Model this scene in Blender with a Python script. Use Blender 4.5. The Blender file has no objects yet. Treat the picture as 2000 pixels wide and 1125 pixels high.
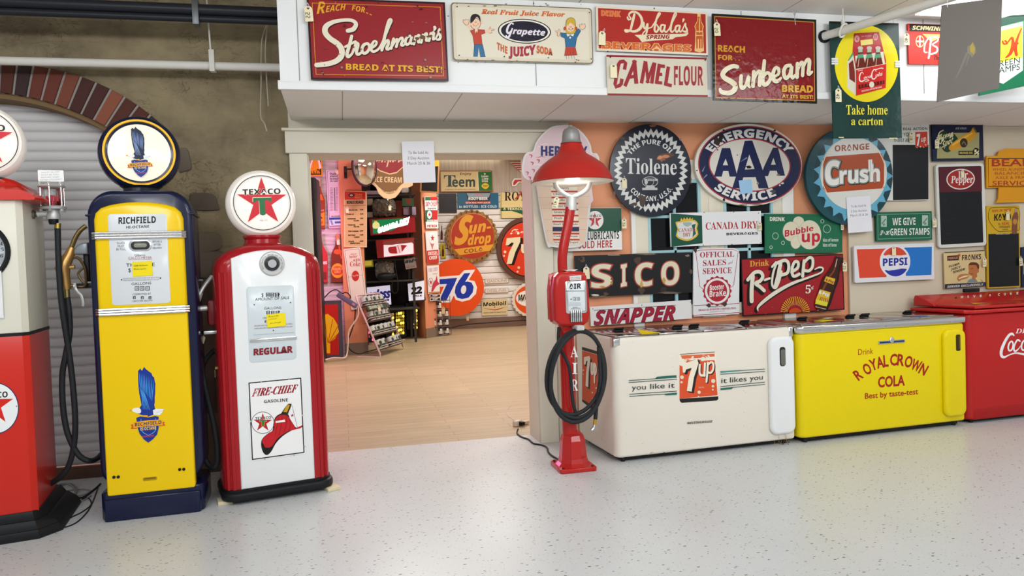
import bpy, bmesh, math, random
from mathutils import Vector, Matrix
random.seed(7)
PI = math.pi
S = bpy.context.scene
COL = S.collection

# ------------------------------------------------------------------ camera, world, exposure
CAM_H, FPX = 1.42, 1450.0
_y, _p, _r = math.radians(12.86), math.radians(1.72), math.radians(-1.99)
_f = Vector((math.sin(_y)*math.cos(_p), math.cos(_y)*math.cos(_p), -math.sin(_p)))
_rt = Vector((math.cos(_y), -math.sin(_y), 0)); _up = _rt.cross(_f)
CR = _rt*math.cos(_r) + _up*math.sin(_r)
CU = -_rt*math.sin(_r) + _up*math.cos(_r)
CF = _f
CPOS = Vector((0, 0, CAM_H))
cd = bpy.data.cameras.new('camera'); cam = bpy.data.objects.new('camera', cd); COL.objects.link(cam)
cd.sensor_width = 36; cd.lens = FPX/2000*36; cd.clip_end = 200; cd.clip_start = .05
m3 = Matrix((CR, CU, -CF)).transposed()
cam.matrix_world = Matrix.Translation(CPOS) @ m3.to_4x4()
S.camera = cam
S.view_settings.view_transform = 'Standard'; S.view_settings.look = 'None'
S.view_settings.gamma = 1; S.view_settings.use_curve_mapping = False
S.view_settings.exposure = 0.16
W = bpy.data.worlds.new('world'); S.world = W; W.use_nodes = True
W.node_tree.nodes['Background'].inputs[0].default_value = (.98, .99, 1.0, 1)
W.node_tree.nodes['Background'].inputs[1].default_value = .5

def area_light(name, loc, sx, sy, power, color=(.95, .98, 1.0), rot=(0, 0, 0)):
    l = bpy.data.lights.new(name, 'AREA'); l.shape = 'RECTANGLE'; l.size = sx; l.size_y = sy
    l.energy = power; l.color = color
    o = bpy.data.objects.new(name, l); COL.objects.link(o); o.location = loc; o.rotation_euler = rot
    return o
CEIL = 3.165
LAMPS = [(-1.6, 2.6), (1.2, 2.6), (4.0, 2.6), (6.8, 2.6), (-1.6, -.4), (1.2, -.4), (4.0, -.4), (1.2, -3.4), (4.0, -3.4)]
for _x, _yy in LAMPS: area_light('ceiling_light_glow', (_x, _yy, CEIL-.12), 1.15, .55, 16 if _yy > 0 else 44, rot=(math.radians(35 if _yy > 0 else 58), 0, 0))
area_light('ceiling_light_glow', (-3.2, 2.8, 3.65), 1.15, .55, 14, rot=(math.radians(30), 0, 0))
area_light('ceiling_light_glow', (4.72, 4.36, CEIL-.04), 1.15, .5, 8)
BACK_LAMPS = [(0.6, 8.3), (3.6, 8.3), (.9, 10.8), (3.6, 11.5), (2.9, 14.6), (5.2, 14.6)]
for _x, _yy in BACK_LAMPS: area_light('shop_light_glow', (_x, _yy, 3.9), 1.2, .6, 64, (1, .975, .93))

# ------------------------------------------------------------------ pixel measuring (photo 2000x1125)
def ray(x, y): return CR*((x-1000)/FPX) + CU*((562.5-y)/FPX) + CF
def atY(x, y, d):
    r = ray(x, y); return CPOS + r*(d/r.y)
def atZ(x, y, z=0.):
    r = ray(x, y); return CPOS + r*((z-CAM_H)/r.z)

# ------------------------------------------------------------------ materials
def lin(h):
    h = h.lstrip('#'); o = []
    for i in (0, 2, 4):
        c = int(h[i:i+2], 16)/255
        o.append(c/12.92 if c <= .04045 else ((c+.055)/1.055)**2.4)
    return (*o, 1)
_mc = {}
def mat(hexc, rough=.35, metal=0., wear=0., emit=0., coat=0., wearcol='3a2a20', wscale=9., trans=0., bump=0.):
    k = (hexc, rough, metal, wear, emit, coat, wearcol, wscale, trans, bump)
    if k in _mc: return _mc[k]
    m = bpy.data.materials.new('finish_'+hexc); m.use_nodes = True
    nt = m.node_tree; b = nt.nodes['Principled BSDF']
    b.inputs['Base Color'].default_value = lin(hexc)
    b.inputs['Roughness'].default_value = rough; b.inputs['Metallic'].default_value = metal
    b.inputs['Specular IOR Level'].default_value = .22
    if coat: b.inputs['Coat Weight'].default_value = coat*.35; b.inputs['Coat Roughness'].default_value = .08
    if trans: b.inputs['Transmission Weight'].default_value = trans; b.inputs['IOR'].default_value = 1.2
    if emit:
        b.inputs['Emission Color'].default_value = lin(hexc); b.inputs['Emission Strength'].default_value = emit
    N, L = nt.nodes.new, nt.links.new
    if wear or bump:
        tc = N('ShaderNodeTexCoord')
    if wear:
        n1 = N('ShaderNodeTexNoise'); n1.inputs['Scale'].default_value = wscale; n1.inputs['Detail'].default_value = 6
        n1.inputs['Roughness'].default_value = .65
        L(tc.outputs['Object'], n1.inputs['Vector'])
        r = N('ShaderNodeValToRGB'); e = r.color_ramp.elements
        t = .78 - wear*.35
        e[0].position = t; e[0].color = (0, 0, 0, 1); e[1].position = min(t+.06, 1); e[1].color = (1, 1, 1, 1)
        L(n1.outputs['Fac'], r.inputs['Fac'])
        mx = N('ShaderNodeMix'); mx.data_type = 'RGBA'
        mx.inputs[6].default_value = lin(hexc); mx.inputs[7].default_value = lin(wearcol)
        L(r.outputs['Color'], mx.inputs[0]); L(mx.outputs[2], b.inputs['Base Color'])
    if bump:
        n2 = N('ShaderNodeTexNoise'); n2.inputs['Scale'].default_value = 14; n2.inputs['Detail'].default_value = 2
        L(tc.outputs['Object'], n2.inputs['Vector'])
        bp = N('ShaderNodeBump'); bp.inputs['Strength'].default_value = bump; bp.inputs['Distance'].default_value = .01
        L(n2.outputs['Fac'], bp.inputs['Height']); L(bp.outputs['Normal'], b.inputs['Normal'])
    _mc[k] = m
    return m
CHROME = mat('d8d8d8', .16, 1.0); STEEL = mat('b9b9b9', .3, 1.0); ALU = mat('c6c6c4', .35, .35)
BLACK = mat('18191c', .45); RUBBER = mat('26282b', .55); PAPER = mat('e4e4e6', .75); TAGM = mat('e6dcb8', .75)

# ------------------------------------------------------------------ object helpers
def tag(o, label=None, cat=None, group=None, kind=None):
    if label: o['label'] = label
    if cat: o['category'] = cat
    if group: o['group'] = group
    if kind: o['kind'] = kind
    return o
def empty(name, label, cat, loc=(0, 0, 0), rz=0, group=None):
    o = bpy.data.objects.new(name, None); COL.objects.link(o); o.empty_display_size = .05
    o.location = loc; o.rotation_euler = (0, 0, rz)
    return tag(o, label, cat, group)
class MB:
    """collects shapes into one mesh"""
    def __init__(s): s.v = []; s.f = []; s.mi = []; s.ms = []
    def mid(s, m):
        if m not in s.ms: s.ms.append(m)
        return s.ms.index(m)
    def add(s, vs, fs, m, M=None):
        b = len(s.v); k = s.mid(m)
        s.v += [tuple(M @ Vector(v)) if M is not None else tuple(v) for v in vs]
        s.f += [[i+b for i in f] for f in fs]; s.mi += [k]*len(fs); return s
    def bm(s, bm, m, M=None):
        bm.verts.index_update(); s.add([v.co for v in bm.verts], [[v.index for v in f.verts] for f in bm.faces], m, M); bm.free(); return s
    def box(s, c, d, m, bev=0., seg=2, M=None):
        bm = bmesh.new(); bmesh.ops.create_cube(bm, size=1)
        for v in bm.verts: v.co = Vector((v.co.x*d[0]+c[0], v.co.y*d[1]+c[1], v.co.z*d[2]+c[2]))
        if bev: bmesh.ops.bevel(bm, geom=bm.edges[:], offset=bev, segments=seg, profile=.5, affect='EDGES', clamp_overlap=True)
        return s.bm(bm, m, M)
    def prism(s, poly, a, b, m, axis='y', bev=0., seg=2, M=None, taper=None):
        """poly of (u, w): axis y -> (u, ., w); z -> (u, w, .); x -> (., u, w)"""
        f = {'y': lambda u, w, t: (u, t, w), 'z': lambda u, w, t: (u, w, t), 'x': lambda u, w, t: (t, u, w)}[axis]
        bm = bmesh.new()
        A = [bm.verts.new(f(u, w, a)) for u, w in poly]
        p2 = poly if taper is None else taper
        B = [bm.verts.new(f(u, w, b)) for u, w in p2]
        fa = bm.faces.new(A); fb = bm.faces.new(B[::-1]); n = len(A)
        for i in range(n): bm.faces.new((A[(i+1) % n], A[i], B[i], B[(i+1) % n]))
        bmesh.ops.recalc_face_normals(bm, faces=bm.faces)
        if bev:
            ed = [e for e in bm.edges if fa in e.link_faces or fb in e.link_faces]
            bmesh.ops.bevel(bm, geom=ed, offset=bev, segments=seg, profile=.5, affect='EDGES', clamp_overlap=True)
        return s.bm(bm, m, M)
    def lathe(s, prof, m, c=(0, 0, 0), n=32, axis='z', M=None):
        """prof of (r, h)"""
        vs = []; fs = []
        for r, h in prof:
            for i in range(n):
                a = 2*PI*i/n; x, y = r*math.cos(a), r*math.sin(a)
                p = {'z': (x, y, h), 'y': (x, h, y), 'x': (h, x, y)}[axis]
                vs.append((p[0]+c[0], p[1]+c[1], p[2]+c[2]))
        for k in range(len(prof)-1):
            for i in range(n):
                j = (i+1) % n; q = [k*n+i, k*n+j, (k+1)*n+j, (k+1)*n+i]
                fs.append(q if axis != 'y' else q[::-1])
        if prof[0][0] > 1e-6: fs.append(list(range(n)))
        if prof[-1][0] > 1e-6: fs.append(list(range((len(prof)-1)*n, len(prof)*n)))
        return s.add(vs, fs, m, M)
    def tube(s, pts, r, m, n=10, smooth=0, M=None, closed=False):
        pts = [Vector(p) for p in pts]
        if smooth: pts = catmull(pts, smooth)
        rs = r if isinstance(r, (list, tuple)) else [r]*len(pts)
        if len(rs) != len(pts): rs = [rs[min(len(rs)-1, int(i*len(rs)/len(pts)))] for i in range(len(pts))]
        vs = []; fs = []; t0 = (pts[1]-pts[0]).normalized()
        u = t0.orthogonal().normalized()
        for i, p in enumerate(pts):
            t = (pts[min(i+1, len(pts)-1)]-pts[max(i-1, 0)]).normalized()
            u = (u - t*u.dot(t)); u = u.normalized() if u.length > 1e-6 else t.orthogonal().normalized()
            w = t.cross(u)
            for k in range(n):
                a = 2*PI*k/n; vs.append(p + (u*math.cos(a)+w*math.sin(a))*rs[i])
        for i in range(len(pts)-1):
            for k in range(n):
                j = (k+1) % n; fs.append([i*n+k, i*n+j, (i+1)*n+j, (i+1)*n+k])
        fs.append(list(range(n))[::-1]); fs.append(list(range((len(pts)-1)*n, len(pts)*n)))
        return s.add(vs, fs, m, M)
    def sphere(s, c, r, m, sx=1, sy=1, sz=1, n=24):
        bm = bmesh.new(); bmesh.ops.create_uvsphere(bm, u_segments=n, v_segments=n//2, radius=r)
        for v in bm.verts: v.co = Vector((v.co.x*sx+c[0], v.co.y*sy+c[1], v.co.z*sz+c[2]))
        return s.bm(bm, m)
    def build(s, name, parent=None, smooth=True, M=None, label=None, ang=32):
        me = bpy.data.meshes.new(name); me.from_pydata([tuple(v) for v in s.v], [], s.f)
        for m in s.ms: me.materials.append(m)
        me.polygons.foreach_set('material_index', s.mi); me.update()
        if smooth:
            me.polygons.foreach_set('use_smooth', [True]*len(me.polygons)); me.set_sharp_from_angle(angle=math.radians(ang))
        o = bpy.data.objects.new(name, me); COL.objects.link(o)
        if parent is not None: o.parent = parent
        if M is not None: o.matrix_world = M
        if label: o['label'] = label
        return o
def catmull(pts, k):
    o = []; n = len(pts)
    for i in range(n-1):
        p0, p1, p2, p3 = pts[max(i-1, 0)], pts[i], pts[i+1], pts[min(i+2, n-1)]
        for j in range(k):
            t = j/k
            o.append(.5*((2*p1)+(p2-p0)*t+(2*p0-5*p1+4*p2-p3)*t*t+(3*p1-p0-3*p2+p3)*t**3))
    o.append(pts[-1]); return o
def rrect(w, h, r, n=5, cx=0, cz=0):
    r = min(r, w/2-1e-4, h/2-1e-4); o = []
    for sx, sz, a0 in ((1, 1, 0), (-1, 1, 90), (-1, -1, 180), (1, -1, 270)):
        for i in range(n+1):
            a = math.radians(a0+90*i/n); o.append((cx+sx*(w/2-r)+r*math.cos(a), cz+sz*(h/2-r)+r*math.sin(a)))
    return o
def ellp(w, h, n=48, cx=0, cz=0): return [(cx+w/2*math.cos(2*PI*i/n), cz+h/2*math.sin(2*PI*i/n)) for i in range(n)]
def copy_tree(o, parent=None):
    c = o.copy(); COL.objects.link(c)
    if parent: c.parent = parent
    for ch in list(o.children): copy_tree(ch, c)
    return c

# ------------------------------------------------------------------ lettering (built from the default text font, drawn as thin mesh)
def _rng(A, a, d=None):
    m = {}
    for i in range(26): m[chr(65+i)] = chr(A+i); m[chr(97+i)] = chr(a+i)
    if d:
        for i in range(10): m[str(i)] = chr(d+i)
    return m
FONTS = {'r': {}, 'b': _rng(0x1D5D4, 0x1D5EE, 0x1D7EC), 'bi': _rng(0x1D63C, 0x1D656, 0x1D7EC), 's': _rng(0x1D400, 0x1D41A, 0x1D7CE),
         'si': _rng(0x1D468, 0x1D482, 0x1D7CE), 'sc': _rng(0x1D4D0, 0x1D4EA)}
GS = bpy.data.scenes.new('lettering_bench')   # letters are shaped here, then the bench is removed
_gc = {}
_adv = {}; BAR = []
def glyph(ch, font, off):
    k = (ch, font, off)
    if k in _gc: return _gc[k]
    c = FONTS[font].get(ch, ch)
    def mk(body):
        cu = bpy.data.curves.new('glyph', 'FONT'); cu.body = body; cu.offset = off if body == c else 0; cu.resolution_u = 3
        o = bpy.data.objects.new('glyph', cu); GS.collection.objects.link(o); vl = GS.view_layers[0]; vl.update()
        me = bpy.data.meshes.new_from_object(o.evaluated_get(vl.depsgraph))
        V = [(v.co.x, v.co.y) for v in me.vertices]; F = [list(p.vertices) for p in me.polygons]
        bpy.data.objects.remove(o); bpy.data.curves.remove(cu); bpy.data.meshes.remove(me)
        return V, F
    V, F = mk(c) if ch != ' ' else ([], [])
    if (ch, font) not in _adv:
        if ch == ' ': _adv[(ch, font)] = .28
        else:
            w, _ = mk(c+'|')
            if not BAR: BAR.append(max(x for x, y in mk('|')[0]))
            _adv[(ch, font)] = max(x for x, y in w) - BAR[0]
    _gc[k] = (V, F, _adv[(ch, font)]); return _gc[k]
_cap = {}
def caph(font):
    if font not in _cap: _cap[font] = max(y for x, y in glyph('H', font, 0)[0])
    return _cap[font]

class Canvas:
    """artwork on a plane: frame M with local x right, z up, -y towards the viewer; positions are measured in a crop of the photo"""
    def __init__(s, M, crop=(0, 0, 1), eps=.00005, mb=None):
        s.M = M; s.MI = M.inverted(); s.cx, s.cy, s.k = crop; s.mb = mb or MB(); s.z = 0.; s.eps = eps
        s.o = s.MI @ CPOS; s.R = s.MI.to_3x3(); s.wear = 0.; s.rough = .35; s.emit = 0.; s.bump = 0.; s.coat = 0.; s.wearcol = '3a2a20'
    def crop(s, *c): s.cx, s.cy, s.k = c; return s
    def P(s, x, y):
        d = s.R @ ray(s.cx+x/s.k, s.cy+y/s.k); t = -s.o.y/d.y; p = s.o+d*t
        return p.x, p.z
    def m(s, c):
        if not isinstance(c, str): return c
        return mat(c, s.rough, 0, s.wear, s.emit, s.coat, s.wearcol, bump=s.bump)
    def lift(s): s.z += s.eps; return s.z
    def face(s, pts2, c):
        z = -s.lift(); s.mb.add([(u, z, w) for u, w in pts2], [list(range(len(pts2)))] if area2(pts2) > 0 else [list(range(len(pts2)))[::-1]], s.m(c)); return s
    def poly(s, pts, c, smooth=0):
        p = [Vector(s.P(*q)) for q in pts]
        if smooth:
            n = len(p); o = []
            for i in range(n):
                p0, p1, p2, p3 = p[i-1], p[i], p[(i+1) % n], p[(i+2) % n]
                for j in range(smooth):
                    t = j/smooth; o.append(.5*((2*p1)+(p2-p0)*t+(2*p0-5*p1+4*p2-p3)*t*t+(3*p1-p0-3*p2+p3)*t**3))
            p = o
        return s.face([(q.x, q.y) for q in p], c)
    def quad(s, x0, y0, x1, y1, c, dy=0): return s.poly([(x0, y0), (x1, y0+dy), (x1, y1+dy), (x0, y1)], c)
    def ell(s, cx, cy, rx, ry, c, n=40, rot=0):
        cr, sr = math.cos(math.radians(rot)), math.sin(math.radians(rot)); pts = []
        for i in range(n):
            a = 2*PI*i/n; x, y = rx*math.cos(a), ry*math.sin(a); pts.append((cx+x*cr-y*sr, cy+x*sr+y*cr))
        return s.poly(pts, c)
    def ring(s, cx, cy, rx, ry, w, c, n=48, a0=0, a1=360, rot=0):
        z = -s.lift(); vs = []; fs = []; cr, sr = math.cos(math.radians(rot)), math.sin(math.radians(rot))
        for i in range(n+1):
            a = math.radians(a0+(a1-a0)*i/n)
            for q in (1, 0):
                x, y = (rx-w*(1-q))*math.cos(a), -(ry-w*(1-q))*math.sin(a)
                u, v = s.P(cx+x*cr-y*sr, cy+x*sr+y*cr); vs.append((u, z, v))
        for i in range(n): fs.append([2*i, 2*i+2, 2*i+3, 2*i+1])
        s.mb.add(vs, fs, s.m(c)); return s
    def line(s, pts, w, c, smooth=0, taper=None, cap=True):
        """stroke of width w (crop pixels); w may be a list along the points"""
        P = [Vector(s.P(*q)) for q in pts]
        a, b = s.P(0, 0), s.P(1, 0); px = math.hypot(a[0]-b[0], a[1]-b[1])
        ws = list(w) if isinstance(w, (list, tuple)) else [w]*len(P)
        if smooth:
            P3 = catmull([Vector((p.x, p.y, q)) for p, q in zip(P, ws)], smooth)
            P = [Vector((p.x, p.y)) for p in P3]; ws = [p.z for p in P3]
        z0 = s.lift(); vs = []; fs = []; n = len(P)
        for i, p in enumerate(P):
            t = P[min(i+1, n-1)]-P[max(i-1, 0)]
            if t.length < 1e-9: t = Vector((1, 0))
            t.normalize(); nn = Vector((-t.y, t.x)); h = max(ws[i], .05)*px/2; zz = -(z0+s.eps*.8*i/n)
            vs += [(p.x+nn.x*h, zz, p.y+nn.y*h), (p.x-nn.x*h, zz, p.y-nn.y*h)]
        for i in range(n-1): fs.append([2*i+1, 2*i+3, 2*i+2, 2*i])
        m = s.m(c); s.mb.add(vs, fs, m); s.z += s.eps
        if cap:
            for i in (0, n-1):
                h = ws[i]*px/2
                if h > 0: s.face([(P[i].x+h*math.cos(2*PI*k/10), P[i].y+h*math.sin(2*PI*k/10)) for k in range(10)], c)
        return s
    def text(s, t, x0, y0, x1, y1, h, c, font='b', off=0., shear=0., ol=None, sh=None, warp=None, up=None):
        """baseline (x0,y0)-(x1,y1), capital height h, all in crop pixels; ol=(offset,colour) outline, sh=(dx,dy,colour) shadow"""
        if ol is None and (font in ('s', 'si') or (font == 'r' and off < .012)): off = min(off, 0.)
        if sh:
            s.text(t, x0+sh[0], y0+sh[1], x1+sh[0], y1+sh[1], h, sh[2], font, off+(ol[0] if ol else 0), shear, None, None, warp, up)
        if ol: s.text(t, x0, y0, x1, y1, h, ol[1], font, off+ol[0], shear, None, None, warp, up)
        gl = []; x = 0
        for ch in t:
            V, F, a = glyph(ch, font, off); gl.append((x, V, F)); x += a
        lo = min((x0_+min(v[0] for v in glyph(t[i], font, 0)[0]) for i, (x0_, V, F) in enumerate(gl) if V), default=0)
        hi = max((x0_+max(v[0] for v in glyph(t[i], font, 0)[0]) for i, (x0_, V, F) in enumerate(gl) if V), default=1)
        z = -s.lift(); ch_ = caph(font); ux, uy = up or (0, -1)
        for x_, V, F in gl:
            vs = []
            for vx, vy in V:
                q = (x_+vx-lo)/(hi-lo); g = vy/ch_
                hh = h if warp is None else h*warp(q)[1]
                b = 0 if warp is None else warp(q)[0]*h
                X = x0+(x1-x0)*q+shear*g*hh+ux*(g*hh+b); Y = y0+(y1-y0)*q+uy*(g*hh+b)
                u, w = s.P(X, Y); vs.append((u, z, w))
            s.mb.add(vs, F, s.m(c))
        return s
    def arc(s, t, cx, cy, rx, ry, a0, a1, h, c, font='b', off=0., inner=False, ol=None, rot=0):
        """lettering along an ellipse; degrees, 90 is the top; inner=True reads along the bottom"""
        if ol: s.arc(t, cx, cy, rx, ry, a0, a1, h, ol[1], font, off+ol[0], inner, None, rot)
        gl = []; x = 0
        for ch in t:
            V, F, a = glyph(ch, font, off); gl.append((x, V, F)); x += a
        z = -s.lift(); ch_ = caph(font); cr, sr = math.cos(math.radians(rot)), math.sin(math.radians(rot))
        for i, (x_, V, F) in enumerate(gl):
            vs = []
            for vx, vy in V:
                q = (x_+vx)/x; g = vy/ch_*h; a = math.radians(a0+(a1-a0)*q)
                k = (-g if inner else g)
                X, Y = (rx+k)*math.cos(a), -(ry+k)*math.sin(a)
                u, w = s.P(cx+X*cr-Y*sr, cy+X*sr+Y*cr); vs.append((u, z, w))
            s.mb.add(vs, F, s.m(c))
        return s
    def star(s, cx, cy, r, c, r2=.382, rot=0, sx=1):
        pts = []
        for i in range(10):
            a = math.radians(90+36*i+rot); q = r if i % 2 == 0 else r*r2; pts.append((cx+q*math.cos(a)*sx, cy-q*math.sin(a)))
        return s.poly(pts, c)
    def blob(s, cx, cy, rx, ry, c, n=12, j=.35):
        return s.poly([(cx+rx*(1+random.uniform(-j, j))*math.cos(2*PI*i/n), cy+ry*(1+random.uniform(-j, j))*math.sin(2*PI*i/n)) for i in range(n)], c, 3)
def area2(p): return sum(p[i][0]*p[(i+1) % len(p)][1]-p[(i+1) % len(p)][0]*p[i][1] for i in range(len(p)))

WALL_Y = 5.72; SIGN_Y = 5.678
def frame_on(px, py, yplane, tilt=0., yaw=0., pitch=0.):
    o = atY(px, py, yplane)
    return Matrix.Translation(o) @ Matrix.Rotation(yaw, 4, 'Z') @ Matrix.Rotation(-tilt, 4, 'Y') @ Matrix.Rotation(pitch, 4, 'X')
class Sign(Canvas):
    """a flat advertising sign: panel shape from measured corners (TL, TR, BR, BL in crop pixels), hung on plane y = yplane"""
    def __init__(s, name, label, quad, crop, col, off=.02, thick=.012, shape='rect', r=0., wall=SIGN_Y, yaw=0., group=None, cat='sign',
                 wear=0., rough=.35, rim=None, edge=None, eps=.00005, parent=None, bev=0., bump=0., emit=0., pitch=0., coat=0., wearcol='3a2a20'):
        s.name, s.label, s.cat, s.group, s.parent = name, label, cat, group, parent
        fx = [(crop[0]+q[0]/crop[2], crop[1]+q[1]/crop[2]) for q in quad]
        c = (sum(q[0] for q in fx[:4])/len(fx[:4]), sum(q[1] for q in fx[:4])/len(fx[:4]))
        Canvas.__init__(s, frame_on(*c, wall-off, 0, yaw, pitch), crop, eps)
        p = [Vector(s.P(*q)) for q in quad]
        if shape in ('rect', 'ell'):
            du = (p[1]-p[0])+(p[2]-p[3]); tilt = math.atan2(du.y, du.x)
            w = ((p[1]-p[0]).length+(p[2]-p[3]).length)/2; h = ((p[0]-p[3]).length+(p[1]-p[2]).length)/2
            Canvas.__init__(s, frame_on(*c, wall-off, tilt, yaw, pitch), crop, eps)
            poly = rrect(w, h, r if r else .002) if shape == 'rect' else ellp(w, h, 64)
            s.w, s.h = w, h
        else:
            poly = [(q.x, q.y) for q in p]
            s.w = max(q.x for q in p)-min(q.x for q in p); s.h = max(q.y for q in p)-min(q.y for q in p)
            if shape == 'smooth':
                P = catmull([Vector((*q, 0)) for q in poly+[poly[0]]], 4)[:-1]; poly = [(q.x, q.y) for q in P]
        s.wear, s.rough, s.bump, s.emit, s.coat, s.wearcol = wear, rough, bump, emit, coat, wearcol
        s.outline = poly
        s.mb.prism(poly, 0, thick, s.m(edge or col), bev=bev)
        s.face(poly, col)
        if rim: s.inset(0, rim[0], rim[1])
    def inset(s, d, w, c):
        """a border band w wide, d in from the edge (metres)"""
        z = -s.lift(); n = len(s.outline); vs = []; fs = []
        sx = lambda d_: (max(s.w/2-d_, .001)/(s.w/2), max(s.h/2-d_, .001)/(s.h/2))
        a, b = sx(d), sx(d+w); bx = sum(q[0] for q in s.outline)/n*0; 
        for u, v in s.outline: vs += [(u*a[0], z, v*a[1]), (u*b[0], z, v*b[1])]
        for i in range(n): j = (i+1) % n; fs.append([2*i, 2*j, 2*j+1, 2*i+1])
        s.mb.add(vs, fs, s.m(c)); return s
    def band(s, u0, v0, u1, v1, c, r=0.):
        """rectangle in sign fractions, v measured from the top"""
        x0, x1, z0, z1 = (u0-.5)*s.w, (u1-.5)*s.w, (.5-v0)*s.h, (.5-v1)*s.h
        return s.face(rrect(x1-x0, z0-z1, r, cx=(x0+x1)/2, cz=(z0+z1)/2) if r else [(x0, z1), (x1, z1), (x1, z0), (x0, z0)], c)
    def done(s, ang=32):
        o = s.mb.build(s.name, s.parent, M=s.M, ang=ang)
        if s.parent is None: tag(o, s.label, s.cat, s.group)
        elif s.label: o['label'] = s.label
        return o
# ------------------------------------------------------------------ procedural surfaces
def new_mat(name):
    m = bpy.data.materials.new(name); m.use_nodes = True; nt = m.node_tree
    return m, nt, nt.nodes['Principled BSDF'], nt.nodes.new, nt.links.new
def vct_floor():
    m, nt, b, N, L = new_mat('speckled_vinyl')
    tc = N('ShaderNodeTexCoord')
    def specks(scale, thr, keep, seed, rot):
        mp = N('ShaderNodeMapping'); mp.inputs['Scale'].default_value = (scale, scale*2.4, 1); mp.inputs['Rotation'].default_value = (0, 0, rot); mp.inputs['Location'].default_value = (seed, seed*.7, 0)
        L(tc.outputs['Object'], mp.inputs['Vector'])
        v = N('ShaderNodeTexVoronoi'); v.voronoi_dimensions = '2D'; v.inputs['Scale'].default_value = 1
        L(mp.outputs['Vector'], v.inputs['Vector'])
        sp = N('ShaderNodeSeparateColor'); L(v.outputs['Color'], sp.inputs[0])
        t = N('ShaderNodeMath'); t.operation = 'MULTIPLY'; L(sp.outputs[1], t.inputs[0]); t.inputs[1].default_value = thr
        lt = N('ShaderNodeMath'); lt.operation = 'LESS_THAN'; L(v.outputs['Distance'], lt.inputs[0]); L(t.outputs[0], lt.inputs[1])
        k = N('ShaderNodeMath'); k.operation = 'LESS_THAN'; L(sp.outputs[0], k.inputs[0]); k.inputs[1].default_value = keep
        o = N('ShaderNodeMath'); o.operation = 'MULTIPLY'; L(lt.outputs[0], o.inputs[0]); L(k.outputs[0], o.inputs[1])
        return o
    n = N('ShaderNodeTexNoise'); n.inputs['Scale'].default_value = 1.1; n.inputs['Detail'].default_value = 5; L(tc.outputs['Object'], n.inputs['Vector'])
    base = N('ShaderNodeMix'); base.data_type = 'RGBA'; base.inputs[6].default_value = lin('c3c6c7'); base.inputs[7].default_value = lin('ced1d2'); L(n.outputs['Fac'], base.inputs[0])
    cur = base.outputs[2]
    for args, col in (((26, .24, .13, 3, .35), '30302c'), ((30, .2, .12, 9, -.5), '55534d'), ((46, .24, .2, 5, .1), 'a9a69d'), ((60, .26, .22, 15, -.2), 'c0beb6')):
        s = specks(*args); mx = N('ShaderNodeMix'); mx.data_type = 'RGBA'; mx.inputs[7].default_value = lin(col)
        L(s.outputs[0], mx.inputs[0]); L(cur, mx.inputs[6]); cur = mx.outputs[2]
    L(cur, b.inputs['Base Color']); b.inputs['Roughness'].default_value = .3; b.inputs['Specular IOR Level'].default_value = .4
    return m
def wood_floor():
    m, nt, b, N, L = new_mat('pale_oak_boards')
    tc = N('ShaderNodeTexCoord')
    br = N('ShaderNodeTexBrick'); br.inputs['Scale'].default_value = 1; br.inputs['Brick Width'].default_value = 1.4; br.inputs['Row Height'].default_value = .13
    br.inputs['Mortar Size'].default_value = .003; br.offset = .37
    br.inputs['Color1'].default_value = lin('ab9673'); br.inputs['Color2'].default_value = lin('b8a27e'); br.inputs['Mortar'].default_value = lin('8d7857')
    L(tc.outputs['Object'], br.inputs['Vector'])
    mp = N('ShaderNodeMapping'); mp.inputs['Scale'].default_value = (1.2, 22, 1); L(tc.outputs['Object'], mp.inputs['Vector'])
    n = N('ShaderNodeTexNoise'); n.inputs['Scale'].default_value = 2.2; n.inputs['Detail'].default_value = 5; L(mp.outputs[0], n.inputs['Vector'])
    mx = N('ShaderNodeMix'); mx.data_type = 'RGBA'; mx.blend_type = 'MULTIPLY'; mx.inputs[0].default_value = .55
    r = N('ShaderNodeValToRGB'); r.color_ramp.elements[0].color = (.6, .6, .6, 1); r.color_ramp.elements[0].position = .3; r.color_ramp.elements[1].color = (1.1, 1.1, 1.1, 1); r.color_ramp.elements[1].position = .7
    L(n.outputs['Fac'], r.inputs['Fac']); L(br.outputs['Color'], mx.inputs[6]); L(r.outputs['Color'], mx.inputs[7])
    L(mx.outputs[2], b.inputs['Base Color']); b.inputs['Roughness'].default_value = .42
    return m
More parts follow.
